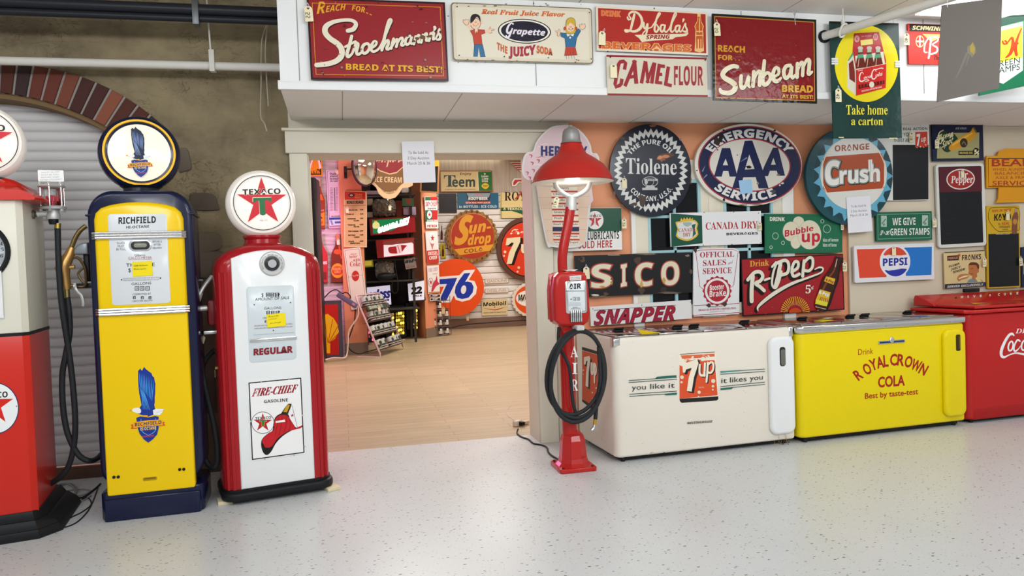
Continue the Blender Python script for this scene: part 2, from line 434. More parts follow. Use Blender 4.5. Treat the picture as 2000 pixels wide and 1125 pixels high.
def stucco():
    m, nt, b, N, L = new_mat('brown_stucco')
    tc = N('ShaderNodeTexCoord')
    n = N('ShaderNodeTexNoise'); n.inputs['Scale'].default_value = 3.4; n.inputs['Detail'].default_value = 12; n.inputs['Roughness'].default_value = .6; L(tc.outputs['Object'], n.inputs['Vector'])
    r = N('ShaderNodeValToRGB'); e = r.color_ramp.elements; e[0].position = .3; e[0].color = lin('6c5e4a'); e[1].position = .72; e[1].color = lin('9c8d6c')
    x = e.new(.5); x.color = lin('86795e')
    L(n.outputs['Fac'], r.inputs['Fac'])
    # shallow trowel marks and cracks
    mp = N('ShaderNodeMapping'); mp.inputs['Scale'].default_value = (5, 5, 9); L(tc.outputs['Object'], mp.inputs['Vector'])
    n2 = N('ShaderNodeTexNoise'); n2.inputs['Scale'].default_value = 1.6; n2.inputs['Detail'].default_value = 8; n2.inputs['Distortion'].default_value = 1.2; L(mp.outputs[0], n2.inputs['Vector'])
    d = N('ShaderNodeMath'); d.operation = 'SUBTRACT'; L(n2.outputs['Fac'], d.inputs[0]); d.inputs[1].default_value = .5
    a = N('ShaderNodeMath'); a.operation = 'ABSOLUTE'; L(d.outputs[0], a.inputs[0])
    r2 = N('ShaderNodeValToRGB'); r2.color_ramp.elements[0].color = (.5, .46, .44, 1); r2.color_ramp.elements[1].position = .02; r2.color_ramp.elements[1].color = (1, 1, 1, 1)
    L(a.outputs[0], r2.inputs['Fac'])
    n3 = N('ShaderNodeTexNoise'); n3.inputs['Scale'].default_value = 2.; L(tc.outputs['Object'], n3.inputs['Vector'])
    rr = N('ShaderNodeValToRGB'); rr.color_ramp.elements[0].position = .46; rr.color_ramp.elements[1].position = .56; L(n3.outputs['Fac'], rr.inputs['Fac'])
    mx = N('ShaderNodeMix'); mx.data_type = 'RGBA'; mx.blend_type = 'MULTIPLY'; L(rr.outputs['Color'], mx.inputs[0]); L(r.outputs['Color'], mx.inputs[6]); L(r2.outputs['Color'], mx.inputs[7])
    L(mx.outputs[2], b.inputs['Base Color']); b.inputs['Roughness'].default_value = .9
    bp = N('ShaderNodeBump'); bp.inputs['Strength'].default_value = .8; bp.inputs['Distance'].default_value = .025; L(n2.outputs['Fac'], bp.inputs['Height']); L(bp.outputs['Normal'], b.inputs['Normal'])
    return m
def striped(name, c1, c2, sx, sz, contrast=.5, rough=.6, bump=.3):
    """fine streaks: stretched noise between two colours"""
    m, nt, b, N, L = new_mat(name)
    tc = N('ShaderNodeTexCoord'); mp = N('ShaderNodeMapping'); mp.inputs['Scale'].default_value = (sx, 2, sz); L(tc.outputs['Object'], mp.inputs['Vector'])
    n = N('ShaderNodeTexNoise'); n.inputs['Scale'].default_value = 1; n.inputs['Detail'].default_value = 4; L(mp.outputs[0], n.inputs['Vector'])
    r = N('ShaderNodeValToRGB'); r.color_ramp.elements[0].position = .5-contrast/2; r.color_ramp.elements[0].color = lin(c1); r.color_ramp.elements[1].position = .5+contrast/2; r.color_ramp.elements[1].color = lin(c2)
    L(n.outputs['Fac'], r.inputs['Fac']); L(r.outputs['Color'], b.inputs['Base Color']); b.inputs['Roughness'].default_value = rough
    bp = N('ShaderNodeBump'); bp.inputs['Strength'].default_value = bump; bp.inputs['Distance'].default_value = .01; L(n.outputs['Fac'], bp.inputs['Height']); L(bp.outputs['Normal'], b.inputs['Normal'])
    return m
def tiles(name, c, seam, w, h, loc=(0, 0, 0), off=0., rough=.8, size=.004):
    m, nt, b, N, L = new_mat(name)
    tc = N('ShaderNodeTexCoord'); mp = N('ShaderNodeMapping'); mp.inputs['Location'].default_value = loc; L(tc.outputs['Object'], mp.inputs['Vector'])
    br = N('ShaderNodeTexBrick'); br.inputs['Scale'].default_value = 1; br.inputs['Brick Width'].default_value = w; br.inputs['Row Height'].default_value = h
    br.inputs['Mortar Size'].default_value = size; br.inputs['Mortar Smooth'].default_value = .3; br.offset = off
    br.inputs['Color1'].default_value = lin(c); br.inputs['Color2'].default_value = lin(c); br.inputs['Mortar'].default_value = lin(seam)
    L(mp.outputs[0], br.inputs['Vector']); L(br.outputs['Color'], b.inputs['Base Color']); b.inputs['Roughness'].default_value = rough
    return m
def struct(name, mb, parent=None, **k):
    o = mb.build(name, parent, **k)
    if parent is None: o['kind'] = 'structure'
    return o
WHITE = mat('e3e4e3', .45); CREAM = mat('d9d3c2', .5, wear=.12, wearcol='b3a890', wscale=3); ORANGE = mat('e8a078', .55); BEIGE = mat('d3c7b1', .5)
STUCCO = stucco(); CEILM = tiles('ceiling_tile', 'ebe7e0', '8a8279', .76, 1.0, (-.1, -.12, 0))
SOFM = tiles('soffit_tile', 'efebe4', 'a39b90', .76, 2.4, (-.05, .6, 0))

# ------------------------------------------------------------------ the setting
struct('floor', MB().box((1.5, -.1, -.05), (16, 12.2, .1), vct_floor()))
struct('floor', MB().box((1.5, 12.1, -.05), (16, 12.2, .1), wood_floor()))
struct('ceiling', MB().box((4.85, -.6, CEIL+.05), (10.34, 10.78, .1), CEILM))
struct('ceiling', MB().box((-3.4, 0, 3.75), (6.2, 12, .1), mat('b9b4aa', .8)))
struct('trim_1', MB().box((-.31, -.6, CEIL+.3), (.02, 10.78, .6), WHITE))
# soffit over the doorway and the sign wall
g = MB(); g.box((4.84, 5.26, 2.565), (10.32, .92, .03), SOFM); g.box((4.84, 4.805, 2.86), (10.32, .03, .61), WHITE); g.box((-.311, 5.26, 3.128), (.022, .92, 1.144), WHITE)
for x in (-.205, 1.307, 2.82, 4.33): g.box((x, 4.789, 2.88), (.005, .004, .56), mat('8f9090', .6))
g.box((4.84, 5.26, 3.18), (10.32, .92, .03), WHITE)
struct('wall_soffit', g)
struct('trim_2', MB().box((4.83, 4.783, 2.573), (10.33, .03, .05), WHITE, .006).box((4.83, 4.79, 2.6), (10.33, .012, .012), WHITE))
# front wall: left part with the arched service door
AI, AO = (-2.3533, 1.251, 1.4682), (-2.1444, 1.5937, 1.3114)
def arcpt(c, a): return (c[0]+c[2]*math.cos(a), c[1]+c[2]*math.sin(a))
a_end = math.acos((-1.3-AI[0])/AI[2])
arch = [arcpt(AI, a_end+(PI/2-a_end)*i/14) for i in range(15)] + [(-2.9, AI[1]+AI[2]-.09), (-3.6, 2.3), (-3.9, 1.6)]
outl = [(-6.5, 0), (-3.9, 0)] + arch[::-1] + [(-1.3, 0), (-.34, 0), (-.34, 4.05), (-6.5, 4.05)]
struct('wall_left', MB().prism(outl, 5.72, 6.0, STUCCO))
g = MB()
BR = [mat(c, .85, bump=.6) for c in ('6a3a30', '7b4738', '4c2f2c', '8a5340', '58332b', '3f2f30')]
g.add([], [], BR[0])
N_B = 19
for i in range(N_B):
    f0, f1 = i/N_B, (i+.84)/N_B
    A = lambda q: a_end+(PI/2+.32-a_end)*q
    def outer(q):  # the outer edge of the arch is flatter than the inner one
        p = arcpt(AI, A(q)); d = Vector((math.cos(A(q)), math.sin(A(q)))); c = Vector((AO[0], AO[1])); s_ = Vector(p)-c
        b_ = s_.dot(d); k = s_.dot(s_)-AO[2]**2; t = -b_+math.sqrt(max(b_*b_-k, .0001)); t = min(max(t, .12), .26)
        return (p[0]+d.x*t, p[1]+d.y*t)
    g.prism([arcpt(AI, A(f0)), arcpt(AI, A(f1)), outer(f1), outer(f0)], 5.69, 5.8, BR[(i*5+i//3) % 6], bev=.008)
MORT = mat('9b9590', .9)
band = [arcpt(AI, a_end+(PI/2+.32-a_end)*i/20) for i in range(21)] + [outer(i/20) for i in range(20, -1, -1)]
g.prism(band, 5.703, 5.75, MORT)
struct('trim_3', g)
lip = [arcpt(AI, a_end+(PI/2+.3-a_end)*i/20) for i in range(21)]; lip += [(x-.0, z-.035) for x, z in lip[::-1]]
struct('trim_4', MB().prism(lip, 5.73, 5.99, mat('7b6242', .7)))
# faux stones showing through the stucco
stone_m = [mat(c, .9, bump=.8) for c in ('6d6257', '5d5349', '75695a')]
for k, q in enumerate([[(352, 290), (366, 291), (372, 312), (374, 330), (362, 335), (350, 334)], [(372, 378), (415, 379), (427, 402), (424, 411), (375, 408)], [(372, 456), (425, 455), (430, 487), (374, 490)],
                       [(376, 492), (440, 494), (436, 540), (380, 538)], [(378, 545), (440, 547), (441, 600), (380, 598)], [(384, 606), (442, 604), (443, 665), (386, 668)], [(386, 674), (443, 672), (444, 730), (388, 735)], [(390, 740), (444, 737), (445, 800), (391, 803)], [(392, 808), (444, 806), (446, 870), (394, 872)], [(396, 878), (446, 875), (447, 925), (398, 926)]]):
    P = [Vector((atY(*p, 5.72).x, atY(*p, 5.72).z, 0)) for p in q]; P = catmull(P+[P[0]], 4)[:-1]
    o = struct('stone', MB().prism([(p.x, p.y) for p in P], 5.700, 5.74, stone_m[k % 3], bev=.012)); o.name = 'trim_5'
# roll-up service door
g = MB(); SL = mat('d2d0d0', .45, .1); prof = [(5.99, -.004)]
z = .17
while z < 2.95:
    prof += [(5.952, z), (5.946, z+.004), (5.94, z+.02), (5.938, z+.045), (5.941, z+.06), (5.955, z+.0645), (5.957, z+.0695)]; z += .0705
prof += [(5.99, z)]
prof[0] = (5.99, .16)
g.prism(prof, -4.0, -1.05, SL, axis='x')
o = struct('door_1', g, ang=50)
struct('door_bottom_bar', MB().box((-2.5, 5.945, .13), (2.95, .05, .09), mat('c9c8c8', .35, .4), .006), o)
struct('trim_6', MB().box((-2.5, 5.91, .035), (2.8, .12, .07), mat('5a4238', .7), .004))
# doorway casing
g = MB()
g.box((-.277, 5.705, 1.15), (.127, .05, 2.3), CREAM, .004).box((-.215, 5.86, 1.15), (.02, .29, 2.3), CREAM).box((-.31, 5.86, 1.145), (.06, .28, 2.29), CREAM)
struct('trim_7', g)
g = MB()
g.box((1.565, 5.70, 1.15), (.15, .06, 2.3), CREAM, .004).box((1.50, 5.86, 1.15), (.03, .3, 2.3), CREAM).box((1.585, 5.86, 1.145), (.14, .28, 2.29), CREAM).box((1.728, 5.79, 1.275), (.175, .14, 2.548), CREAM)
struct('trim_8', g)
g = MB(); g.box((.645, 5.695, 2.378), (2.02, .07, .16), CREAM, .004).box((.645, 5.685, 2.467), (2.06, .1, .02), CREAM, .004).box((.645, 5.86, 2.375), (1.86, .28, .165), CREAM)
g.box((.645, 5.71, 2.31), (1.9, .06, .03), CREAM, .003)
struct('trim_9', g)
struct('wall_over_doorway', MB().box((.65, 5.86, 3.26), (1.98, .28, 1.6), CREAM))
# sign wall
struct('wall_right', MB().box((5.2085, 5.86, 2.02), (6.785, .28, 4.06), ORANGE).box((1.728, 5.86, 3.3), (.175, .28, 1.5), CREAM))
struct('wall_panel', MB().box((6.6, 5.705, 1.28), (4.52, .03, 2.536), BEIGE, .003)).name = 'wall_end'
# windows behind the signs
CAS = mat('ddd6c2', .5); TEAL = mat('9fc9cf', .45); PANE = mat('121316', .12)
for n, (x0, x1) in enumerate(((2.40, 2.99), (3.085, 3.66))):
    g = MB(); zt, zb = 2.09, 1.03
    g.box(((x0+x1)/2, 5.712, (zt+zb)/2), (x1-x0, .016, zt-zb), PANE); w = struct('window_%d' % (n+1), g)
    g = MB()
    for a, b in (((x0-.05), x0+.06), (x1-.06, x1+.05)): g.box(((a+b)/2, 5.706+.003*n, (zt+zb)/2), (b-a, .04, zt-zb+.2), CAS, .004)
    g.box(((x0+x1)/2, 5.706, zt+.07), (x1-x0+.1, .046, .17), CAS, .004).box(((x0+x1)/2, 5.704, zb-.03), (x1-x0+.16, .05, .09), CAS, .004)
    struct('window_frame', g, w)
    g = MB(); xi0, xi1 = x0+.06, x1-.06
    for a in (xi0+.01, xi1-.01): g.box((a, 5.697, (zt+zb)/2), (.024, .03, zt-zb-.03), TEAL, .003)
    g.box(((xi0+xi1)/2, 5.697, zt-.02), (xi1-xi0, .03, .03), TEAL, .003)
    for q in (1.49, 1.78): g.box(((xi0+xi1)/2, 5.698, q), (xi1-xi0, .028, .026), TEAL, .003)
    g.box(((xi0+xi1)/2, 5.698, (zt+zb)/2), (.026, .028, zt-zb-.03), TEAL, .003)
    struct('muntin', g, w)
struct('trim_10', MB().box((2.36, 5.706, 1.3), (.09, .036, 2.0), mat('e6e4df', .5), .004).box((3.745, 5.70, 1.5), (.11, .04, 1.5), mat('e6e4df', .5), .004).box((3.04, 5.702, 1.6), (.07, .044, 1.3), CAS, .004))

# back room
PINKW = striped('grooved_wall_panel', 'a99aa0', 'd3c3c9', 2.2, 34, .3, .6, .5)
struct('wall_back', MB().box((-2.2, 13.05, 2.), (4.5, .14, 4.0), PINKW))
PIER = mat('d98a66', .6)
struct('wall_pier', MB().box((.2, 13.05, 2.), (.37, .34, 4.0), PIER).box((.2, 12.99, .1), (.376, .24, .2), mat('7d6a5c', .6)))
cp = [(1.47, 15.75), (1.62, 15.1), (2.0, 15.6), (1.8, 16.1)]
struct('wall_column', MB().prism(cp, 0, 4.05, PIER, axis='z'))
struct('trim_11', MB().prism([(1.625, 15.085), (2.02, 15.6), (1.98, 15.62), (1.62, 15.12)], 0, .2, mat('7d6a5c', .6), axis='z'))
g = MB(); zz = .22; SLAT = mat('e4e0da', .45)
while zz < 3.1:
    g.box((4.5, 17.02, zz+.073), (6.0, .03, .138), SLAT, .004); zz += .15
g.box((4.5, 17.06, 1.6), (6.0, .04, 3.2), mat('8e8a86', .7))
struct('wall_back', g)
struct('wall_back', MB().box((4.2, 17.05, 3.6), (7, .1, .95), striped('wood_grain_panel', '9d9184', 'c3b8aa', 26, 1.2, .5, .6, .15)))
struct('baseboard_back', MB().box((4.5, 16.98, .11), (6, .05, .22), mat('7a5f50', .55)))
struct('wall_back', MB().box((-.2, 17.05, 2.0), (3.0, .1, 4.1), mat('4d4640', .8)))
struct('wall_side', MB().box((-3.6, 9.5, 2.), (.1, 7.2, 4.1), mat('d9c3b8', .7)))
struct('wall_side', MB().box((7.6, 11.5, 2.), (.1, 11.2, 4.1), mat('e2ddd5', .7)))
struct('ceiling', MB().box((2.0, 11.6, 4.1), (11.6, 11.2, .1), mat('d8d4cc', .8)))
# ================================================================== gas pumps, air meter, coolers
class Local:
    """a thing's frame: root empty, world matrix, canvases and pixel points in its own coordinates"""
    def __init__(s, name, label, cat, loc, rz=0., group=None):
        s.root = empty(name, label, cat, loc, rz, group); s.M = Matrix.Translation(loc) @ Matrix.Rotation(rz, 4, 'Z'); s.I = s.M.inverted()
    def canvas(s, y, crop, eps=.00005, mb=None):
        c = Canvas(s.M @ Matrix.Translation((0, y, 0)), crop, eps, mb); c.y0 = y; return c
    def side(s, x, crop, right=False):
        """canvas on the plane local x = const"""
        R = Matrix.Rotation(PI/2 if right else -PI/2, 4, 'Z'); c = Canvas(s.M @ Matrix.Translation((x, 0, 0)) @ R, crop); c.L = Matrix.Translation((x, 0, 0)) @ R; return c
    def put(s, c, name, parent=None, label=None):
        o = c.mb.build(name, parent or s.root, label=label)
        if hasattr(c, 'L'): o.matrix_local = c.L
        else: o.location = (0, c.y0, 0)
        return o
    def at(s, px, py, y):
        """pixel -> local point on the local plane y"""
        d = s.I.to_3x3() @ ray(px, py); o = s.I @ CPOS; return o+d*((y-o.y)/d.y)
    def px(s, pts, y): return [s.at(*(p[:2]), p[2] if len(p) > 2 else y) for p in pts]
    def part(s, mb, name, parent=None, label=None, **k): return mb.build(name, parent or s.root, label=label, **k)

def globe_at(L, name, pos, rz, prof, m):
    """a pump globe that can be turned on its collar: returns the body object and its world matrix"""
    o = MB().lathe(prof, m, (0, 0, 0), 56, 'y').build(name, L.root); o.location = pos; o.rotation_euler = (0, 0, math.radians(rz))
    return o, L.M @ Matrix.Translation(pos) @ Matrix.Rotation(math.radians(rz), 4, 'Z')
def eagle(c, T, ink='1f3a94', hi='4aa0e8', gold='f0a818'):
    """eagle with a raised wing over a ribboned shield; T maps artwork units to crop pixels"""
    q = lambda L: [T(*p) for p in L]; k = abs(T(1, 0)[0]-T(0, 0)[0])
    c.poly(q([(722, 172), (735, 160), (742, 172), (754, 151), (765, 165), (775, 172), (783, 178), (793, 185), (797, 198), (807, 208), (809, 225), (813, 240), (812, 262), (812, 290), (809, 310), (810, 335), (807, 350), (812, 375), (801, 402), (775, 412), (742, 404), (722, 396), (726, 374), (740, 350), (734, 320), (728, 290), (724, 250), (722, 215)]), ink)
    for i in range(9):
        a = i/8; c.line(q([(729+a*74, 182+a*42+(0 if i < 2 else -6)), (732+a*68, 235+a*36), (738+a*56, 262+a*66)]), [.5*k, 4.5*k, 2.5*k], hi, 3, cap=False)
    for i in range(5):
        a = i/4; c.line(q([(729+a*20, 255+a*18), (742+a*22, 300+a*14), (750+a*32, 372+a*4)]), [1*k, 4*k, 2*k], hi, 3, cap=False)
    c.poly(q([(688, 378), (704, 366), (728, 366), (738, 378), (734, 394), (715, 392), (698, 386)]), 'f2f0ea', 2)
    c.poly(q([(690, 374), (678, 376), (679, 386), (686, 382), (692, 384)]), 'e8a21a')
    c.poly(q([(800, 378), (818, 370), (857, 371), (850, 388), (836, 404), (803, 402)]), 'eef0ee')
    c.line(q([(812, 394), (850, 380)]), 1.5*k, '9aa4b0')
    c.poly(q([(745, 404), (748, 416), (766, 412), (775, 416), (772, 404)]), gold)
    c.poly(q([(713, 418), (735, 410), (775, 416), (812, 408), (830, 412), (830, 470), (822, 505), (800, 530), (776, 548), (752, 530), (730, 500), (720, 470)]), '22368c')
    c.line(q([(738, 424), (736, 480), (752, 496), (777, 510), (802, 496), (816, 480), (814, 422)]), 3*k, '7cc0ee')
    c.poly(q([(683, 476), (690, 464), (684, 452), (716, 452), (716, 474)]), 'd05a20'); c.poly(q([(866, 458), (858, 448), (863, 438), (832, 440), (832, 462)]), 'd05a20')
    c.poly(q([(695, 442), (774, 430), (850, 427), (853, 457), (776, 460), (698, 471)]), gold)
    a, b = T(706, 463), T(845, 449); c.text('RICHFIELD', a[0], a[1], b[0], b[1], 18*k, '1c2a5c', 'b')
    a, b = T(735, 484), T(816, 478); c.text('HI OCTANE', a[0], a[1], b[0], b[1], 17*k, 'f4d23a', 'b')
    a, b = T(744, 521), T(806, 515); c.text('GASOLINE', a[0], a[1], b[0], b[1], 9*k, 'd84028', 'b')

NAVY = mat('141a38', .22, coat=.5); YEL = mat('f0c800', .25, coat=.4); RED = mat('a31c22', .22, coat=.5); REDB = mat('c42a22', .28, coat=.4)
ENW = mat('e6e8e8', .22, coat=.4)
# ------------------------------------------------------------------ yellow pump
L = Local('gas_pump', 'tall yellow gas pump with navy sides and a lit globe ringed in navy', 'gas pump', (-1.162, 4.985, 0), math.radians(3))
outl = rrect(.574, 1.75, .13, 8, 0, 1.055); outl = [(x, z+(.02*(1-(x/.29)**2) if z > 1.8 else 0)) for x, z in outl]
g = MB(); g.prism(outl, -.185, .1, NAVY, bev=.03, seg=4); g.box((0, -.042, 1.8), (.59, .285, .012), NAVY, .004)
L.part(g, 'cabinet')
g = MB(); bs = [(x, y-.03) for x, y in rrect(.57, .38, .05, 6)]
g.prism(bs, 0, .165, NAVY, axis='z', bev=.012); g.prism(rrect(.53, .05, .02, 4, 0, -.215), 0, .13, NAVY, axis='z', bev=.008)
L.part(g, 'base')
zb, zt = .145, 1.86
def yfront(z0, z1, top=False):
    p = rrect(.482, z1-z0, .012, 3, -.004, (z0+z1)/2)
    if top: p = [(-.245, z0), (.237, z0), (.237, z1-.09), (.225, z1-.05), (.195, z1-.02), (.15, z1-.004), (.1, z1+.006), (.05, z1+.012), (-.004, z1+.014), (-.06, z1+.012), (-.11, z1+.006), (-.16, z1-.004), (-.205, z1-.02), (-.235, z1-.05), (-.245, z1-.09)]
    return MB().prism(p, -.222, -.16, YEL, bev=.028, seg=5)
L.part(yfront(.145, 1.235), 'lower_door'); L.part(yfront(1.228, 1.86, True), 'upper_panel')
g = MB(); g.prism(rrect(.317, .535, .02, 5, -.009, 1.535), -.2245, -.2, mat('d6dadd', .18, coat=.3), bev=.004)
L.part(g, 'dial_glass')
for z in (1.677, 1.23):
    g = MB()
    for k in (-1, 0, 1): g.tube([(-.252, -.21, z+k*.0145), (-.235, -.231, z+k*.0145), (0, -.234, z+k*.0145), (.228, -.231, z+k*.0145), (.245, -.21, z+k*.0145)], .0085, CHROME, 8)
    L.part(g, 'chrome_band')
c = L.canvas(-.2252, (0, 300, 2.678)); K = '22242a'
c.text('RICHFIELD', 620, 368, 815, 362, 34, K, 'b', .012); c.text('HI-OCTANE', 660, 392, 780, 387, 13, K, 'b')
c.crop(160, 220, 2.677)
for t, x0, x1, y in (('GLASS', 182, 224, 688), ('MUST', 187, 222, 704), ('BE FULL', 180, 229, 720), ('BEFORE &', 369, 418, 680), ('AFTER', 374, 412, 696), ('DELIVERY', 370, 419, 713)): c.text(t, x0, y, x1, y-1, 11, '555a62', 'r')
c.text('Gilbarco', 276, 752, 331, 750, 12, '3a3f48', 'r'); c.text('CALCO-METER', 243, 766, 365, 763, 11, 'b04a50', 'r'); c.line([(243, 769), (365, 767)], 1.5, 'b04a50')
c.text('THIS SALE', 231, 806, 381, 802, 17, K, 'r', .01); c.text('$', 243, 834, 256, 834, 20, K, 'r', .01)
c.text('GALLON AND SALE INDICATORS MUST BE AT ZERO', 215, 871, 405, 865, 7, '9a8f94', 'r'); c.text('WHEN DELIVERY IS BEGUN UNDER PENALTY OF LAW', 215, 881, 404, 876, 7, '9a8f94', 'r')
c.ell(207, 874, 4, 4, '55343a'); c.ell(411, 865, 4, 4, '55343a')
c.text('GALLONS', 259, 902, 363, 897, 13, '4a4e56', 'r')
for i, x in enumerate((277, 304, 332)): c.quad(x, 908, x+22, 930, '26282c', -1); c.quad(x+3, 911, x+18, 927, 'e2e2e0', -1); c.text('000'[i], x+6, 925, x+15, 924, 12, K, 'b')
c.text('COMPUTED AT', 264, 955, 362, 951, 9, '5a5e66', 'r')
for x in (267, 309, 349): c.quad(x, 960, x+14, 975, '3a3c42', -1); c.text('2', x+4, 973, x+10, 973, 9, 'f0f0ee', 'b')
c.text('CENTS PER GALLON', 264, 990, 368, 985, 8, '5a5e66', 'r')
L.put(c, 'dial_lettering')
g = MB(); p = L.at(160+306/2.677, 220+694/2.677, -.225)
g.prism(rrect(.125, .07, .034, 6, p.x, p.z), -.229, -.22, mat('c9cccf', .25, .6), bev=.003); g.prism(rrect(.103, .05, .024, 6, p.x, p.z), -.2305, -.222, mat('33352f', .3), bev=.002)
g.prism(rrect(.07, .024, .011, 5, p.x, p.z), -.2312, -.222, mat('8a8d80', .2), bev=.001)
L.part(g, 'sight_glass')
c = L.canvas(-.2225, (0, 660, 2.678)); eagle(c, lambda x, y: (x, y)); L.put(c, 'eagle_emblem')
for px, py in ((222.5, 932), (231, 931.5), (351, 917), (359, 916.5)):
    p = L.at(px, py, -.222); L.part(MB().lathe([(.0, -.0035), (.009, -.003), (.01, .006)], BLACK, (p.x, -.222, p.z), 12, 'y'), 'screw')
g = MB()
p = L.at(293, 935, -.222); g.prism(rrect(.078, .022, .008, 4, p.x, p.z), -.2245, -.215, mat('b8960a', .4), bev=.003); g.prism(rrect(.066, .01, .004, 4, p.x, p.z+.003), -.2252, -.22, mat('7d6606', .5))
L.part(g, 'door_pull')
g = MB(); g.lathe([(.115, 1.92), (.12, 1.935), (.105, 1.945), (.1, 1.97), (.12, 1.985)], mat('20242f', .3), (-.02, .0, 0), 28); L.part(g, 'globe_collar')
gl, GM = globe_at(L, 'globe_ring', (-.02, 0, 2.183), 10, [(.186, -.07), (.2, -.076), (.214, -.068), (.224, -.05), (.229, -.016), (.229, .016), (.224, .05), (.214, .068), (.2, .076), (.186, .07)], NAVY)
lens = mat('fdf0d8', .15, emit=.22); g = MB(); g.lathe([(.0, -.086), (.07, -.084), (.14, -.077), (.19, -.066)], lens, (0, 0, 0), 56, 'y'); g.lathe([(.19, .066), (.0, .086)], lens, (0, 0, 0), 56, 'y'); le = g.build('globe_lens', gl)
c = Canvas(GM @ Matrix.Translation((0, -.0885, 0)), (0, 0, 1)); c.emit = .2; kk = 1.6*.19/397; c.P = lambda x, y: ((x-775)*kk, -(y-352)*kk)
def ringm(c, r0, r1, col, n=56):
    z = -c.lift(); vs = []
    for i in range(n):
        a = 2*PI*i/n; vs += [(r0*math.cos(a), z, r0*math.sin(a)), (r1*math.cos(a), z, r1*math.sin(a))]
    c.mb.add(vs, [[2*i, 2*((i+1) % n), 2*((i+1) % n)+1, 2*i+1] for i in range(n)], c.m(col))
ringm(c, .199, .187, 'f2b41a'); ringm(c, .1855, .182, '5a4a20')
c.emit = 0; eagle(c, lambda x, y: (x, y), '1d2740', '7f97c8'); o = c.mb.build('globe_artwork', le); o.location = (0, -.0885, 0)
# nozzle on the left
NZ = -.02
g = MB(); BRS = mat('b98f54', .32, .6)
g.tube(L.px([(168, 441), (157, 450), (148, 463), (141, 480), (138, 487)], NZ), .014, mat('8a7348', .35, .8), 10, 4)
g.tube(L.px([(141, 483), (136, 497), (126, 515), (122, 524), (126, 540), (128, 556), (130, 566)], NZ), [.02, .029, .036, .042, .03, .03, .025], BRS, 14)
g.tube(L.px([(121, 524), (112, 524)], NZ), .018, BRS, 10); g.tube(L.px([(126, 523), (146, 521)], NZ), .012, BRS, 10)
L.part(g, 'nozzle')
g = MB(); g.tube(L.px([(139, 505), (148, 502), (158, 509), (166, 525), (168, 545), (167, 556), (160, 560), (138, 558)], NZ), .008, mat('6b5638', .4, .8), 8, 3)
g.tube(L.px([(162, 524), (153, 533), (156, 543), (163, 552)], NZ), .007, mat('7a6848', .4, .8), 8, 3); L.part(g, 'nozzle_guard')
g = MB(); p = L.at(160, 497, .0); g.prism([(p.x-.038, p.z), (p.x-.036, p.z+.03), (p.x-.018, p.z+.055), (p.x+.01, p.z+.068), (p.x+.04, p.z+.07), (p.x+.04, p.z)], -.03, .09, mat('8e949b', .35, .4), bev=.01, seg=3)
g.box((p.x+.02, .03, p.z-.08), (.03, .06, .17), BLACK, .006); g.box((p.x+.0, .03, p.z-.19), (.09, .05, .03), BLACK, .006); L.part(g, 'nozzle_hanger')
g = MB(); g.tube(L.px([(146, 553), (147, 562), (153, 571), (159, 577), (163, 592), (162, 598)], -.06), .009, ALU, 8, 3); g.lathe([(0, -.006), (.014, -.005), (.014, .005), (0, .006)], ALU, tuple(L.at(146, 559, -.06)), 14, 'x'); L.part(g, 'lever')
# right side crank
g = MB(); p = L.at(384, 537, .02); g.lathe([(0, .0), (.018, .0), (.024, .01), (.024, .02), (.0, .024)], STEEL, (p.x-.012, p.y, p.z), 18, 'x'); g.tube([(p.x, p.y, p.z-.03), (p.x+.035, p.y, p.z-.035)], .006, STEEL, 8); L.part(g, 'crank')
g = MB(); g.tube(L.px([(131, 580, -.02), (135, 610), (136, 650), (129, 690, -.05), (122, 730), (122, 780), (128, 830), (139, 864), (155, 890), (174, 900), (189, 896, .1), (200, 885, .18)], -.03), .0165, RUBBER, 12, 5); L.part(g, 'hose')
g = MB(); g.tube(L.px([(130, 564), (131, 582)], NZ), .017, mat('9a8a58', .35, .8), 12); L.part(g, 'hose_coupling')
YP = L

# ------------------------------------------------------------------ red and white pump
L = Local('gas_pump', 'dark red gas pump with white front and white star globe beside the doorway', 'gas pump', (-.478, 5.10, 0), math.radians(13))
XO = -.006
def plan(w, d, r, fl=0):
    return rrect(w, d, r, 7)
g = MB(); pl = plan(.655, .42, .1)
zs = [(.08, 1.0), (1.42, 1.0), (1.475, .985), (1.515, .94), (1.545, .86), (1.575, .72), (1.6, .52), (1.612, .3)]
vs = []; fs = []; n = len(pl)
for z, k in zs:
    kx = k; ky = 1-(1-k)*.55
    for x, y in pl: vs.append((XO+x*kx, y*ky, z))
for a in range(len(zs)-1):
    for i in range(n): j = (i+1) % n; fs.append([a*n+i, a*n+j, (a+1)*n+j, (a+1)*n+i])
fs.append(list(range((len(zs)-1)*n, len(zs)*n)))
g.add(vs, fs, RED)
for s_ in (-1, 1):   # fluted front corners
    for k in (0, 1): g.tube([(XO+s_*(.268+.03*k), -.2+.018*k, .09), (XO+s_*(.268+.03*k), -.2+.018*k, 1.44)], .013, RED, 8)
L.part(g, 'cabinet')
g = MB(); g.prism(rrect(.69, .49, .1, 7), .02, .075, BLACK, axis='z', bev=.016, seg=3, M=Matrix.Translation((XO, 0, 0))); g.prism(rrect(.665, .44, .1, 7), .06, .09, BLACK, axis='z', M=Matrix.Translation((XO, 0, 0))); L.part(g, 'base')
fp = [(-.238, .09), (.212, .09), (.212, 1.525), (.14, 1.552), (.06, 1.568), (-.013, 1.573), (-.086, 1.568), (-.165, 1.552), (-.238, 1.525)]
g = MB(); g.prism(fp, -.222, -.17, ENW, bev=.01, seg=3); L.part(g, 'front_panel')
c0 = L.at(531, 632, -.2225)
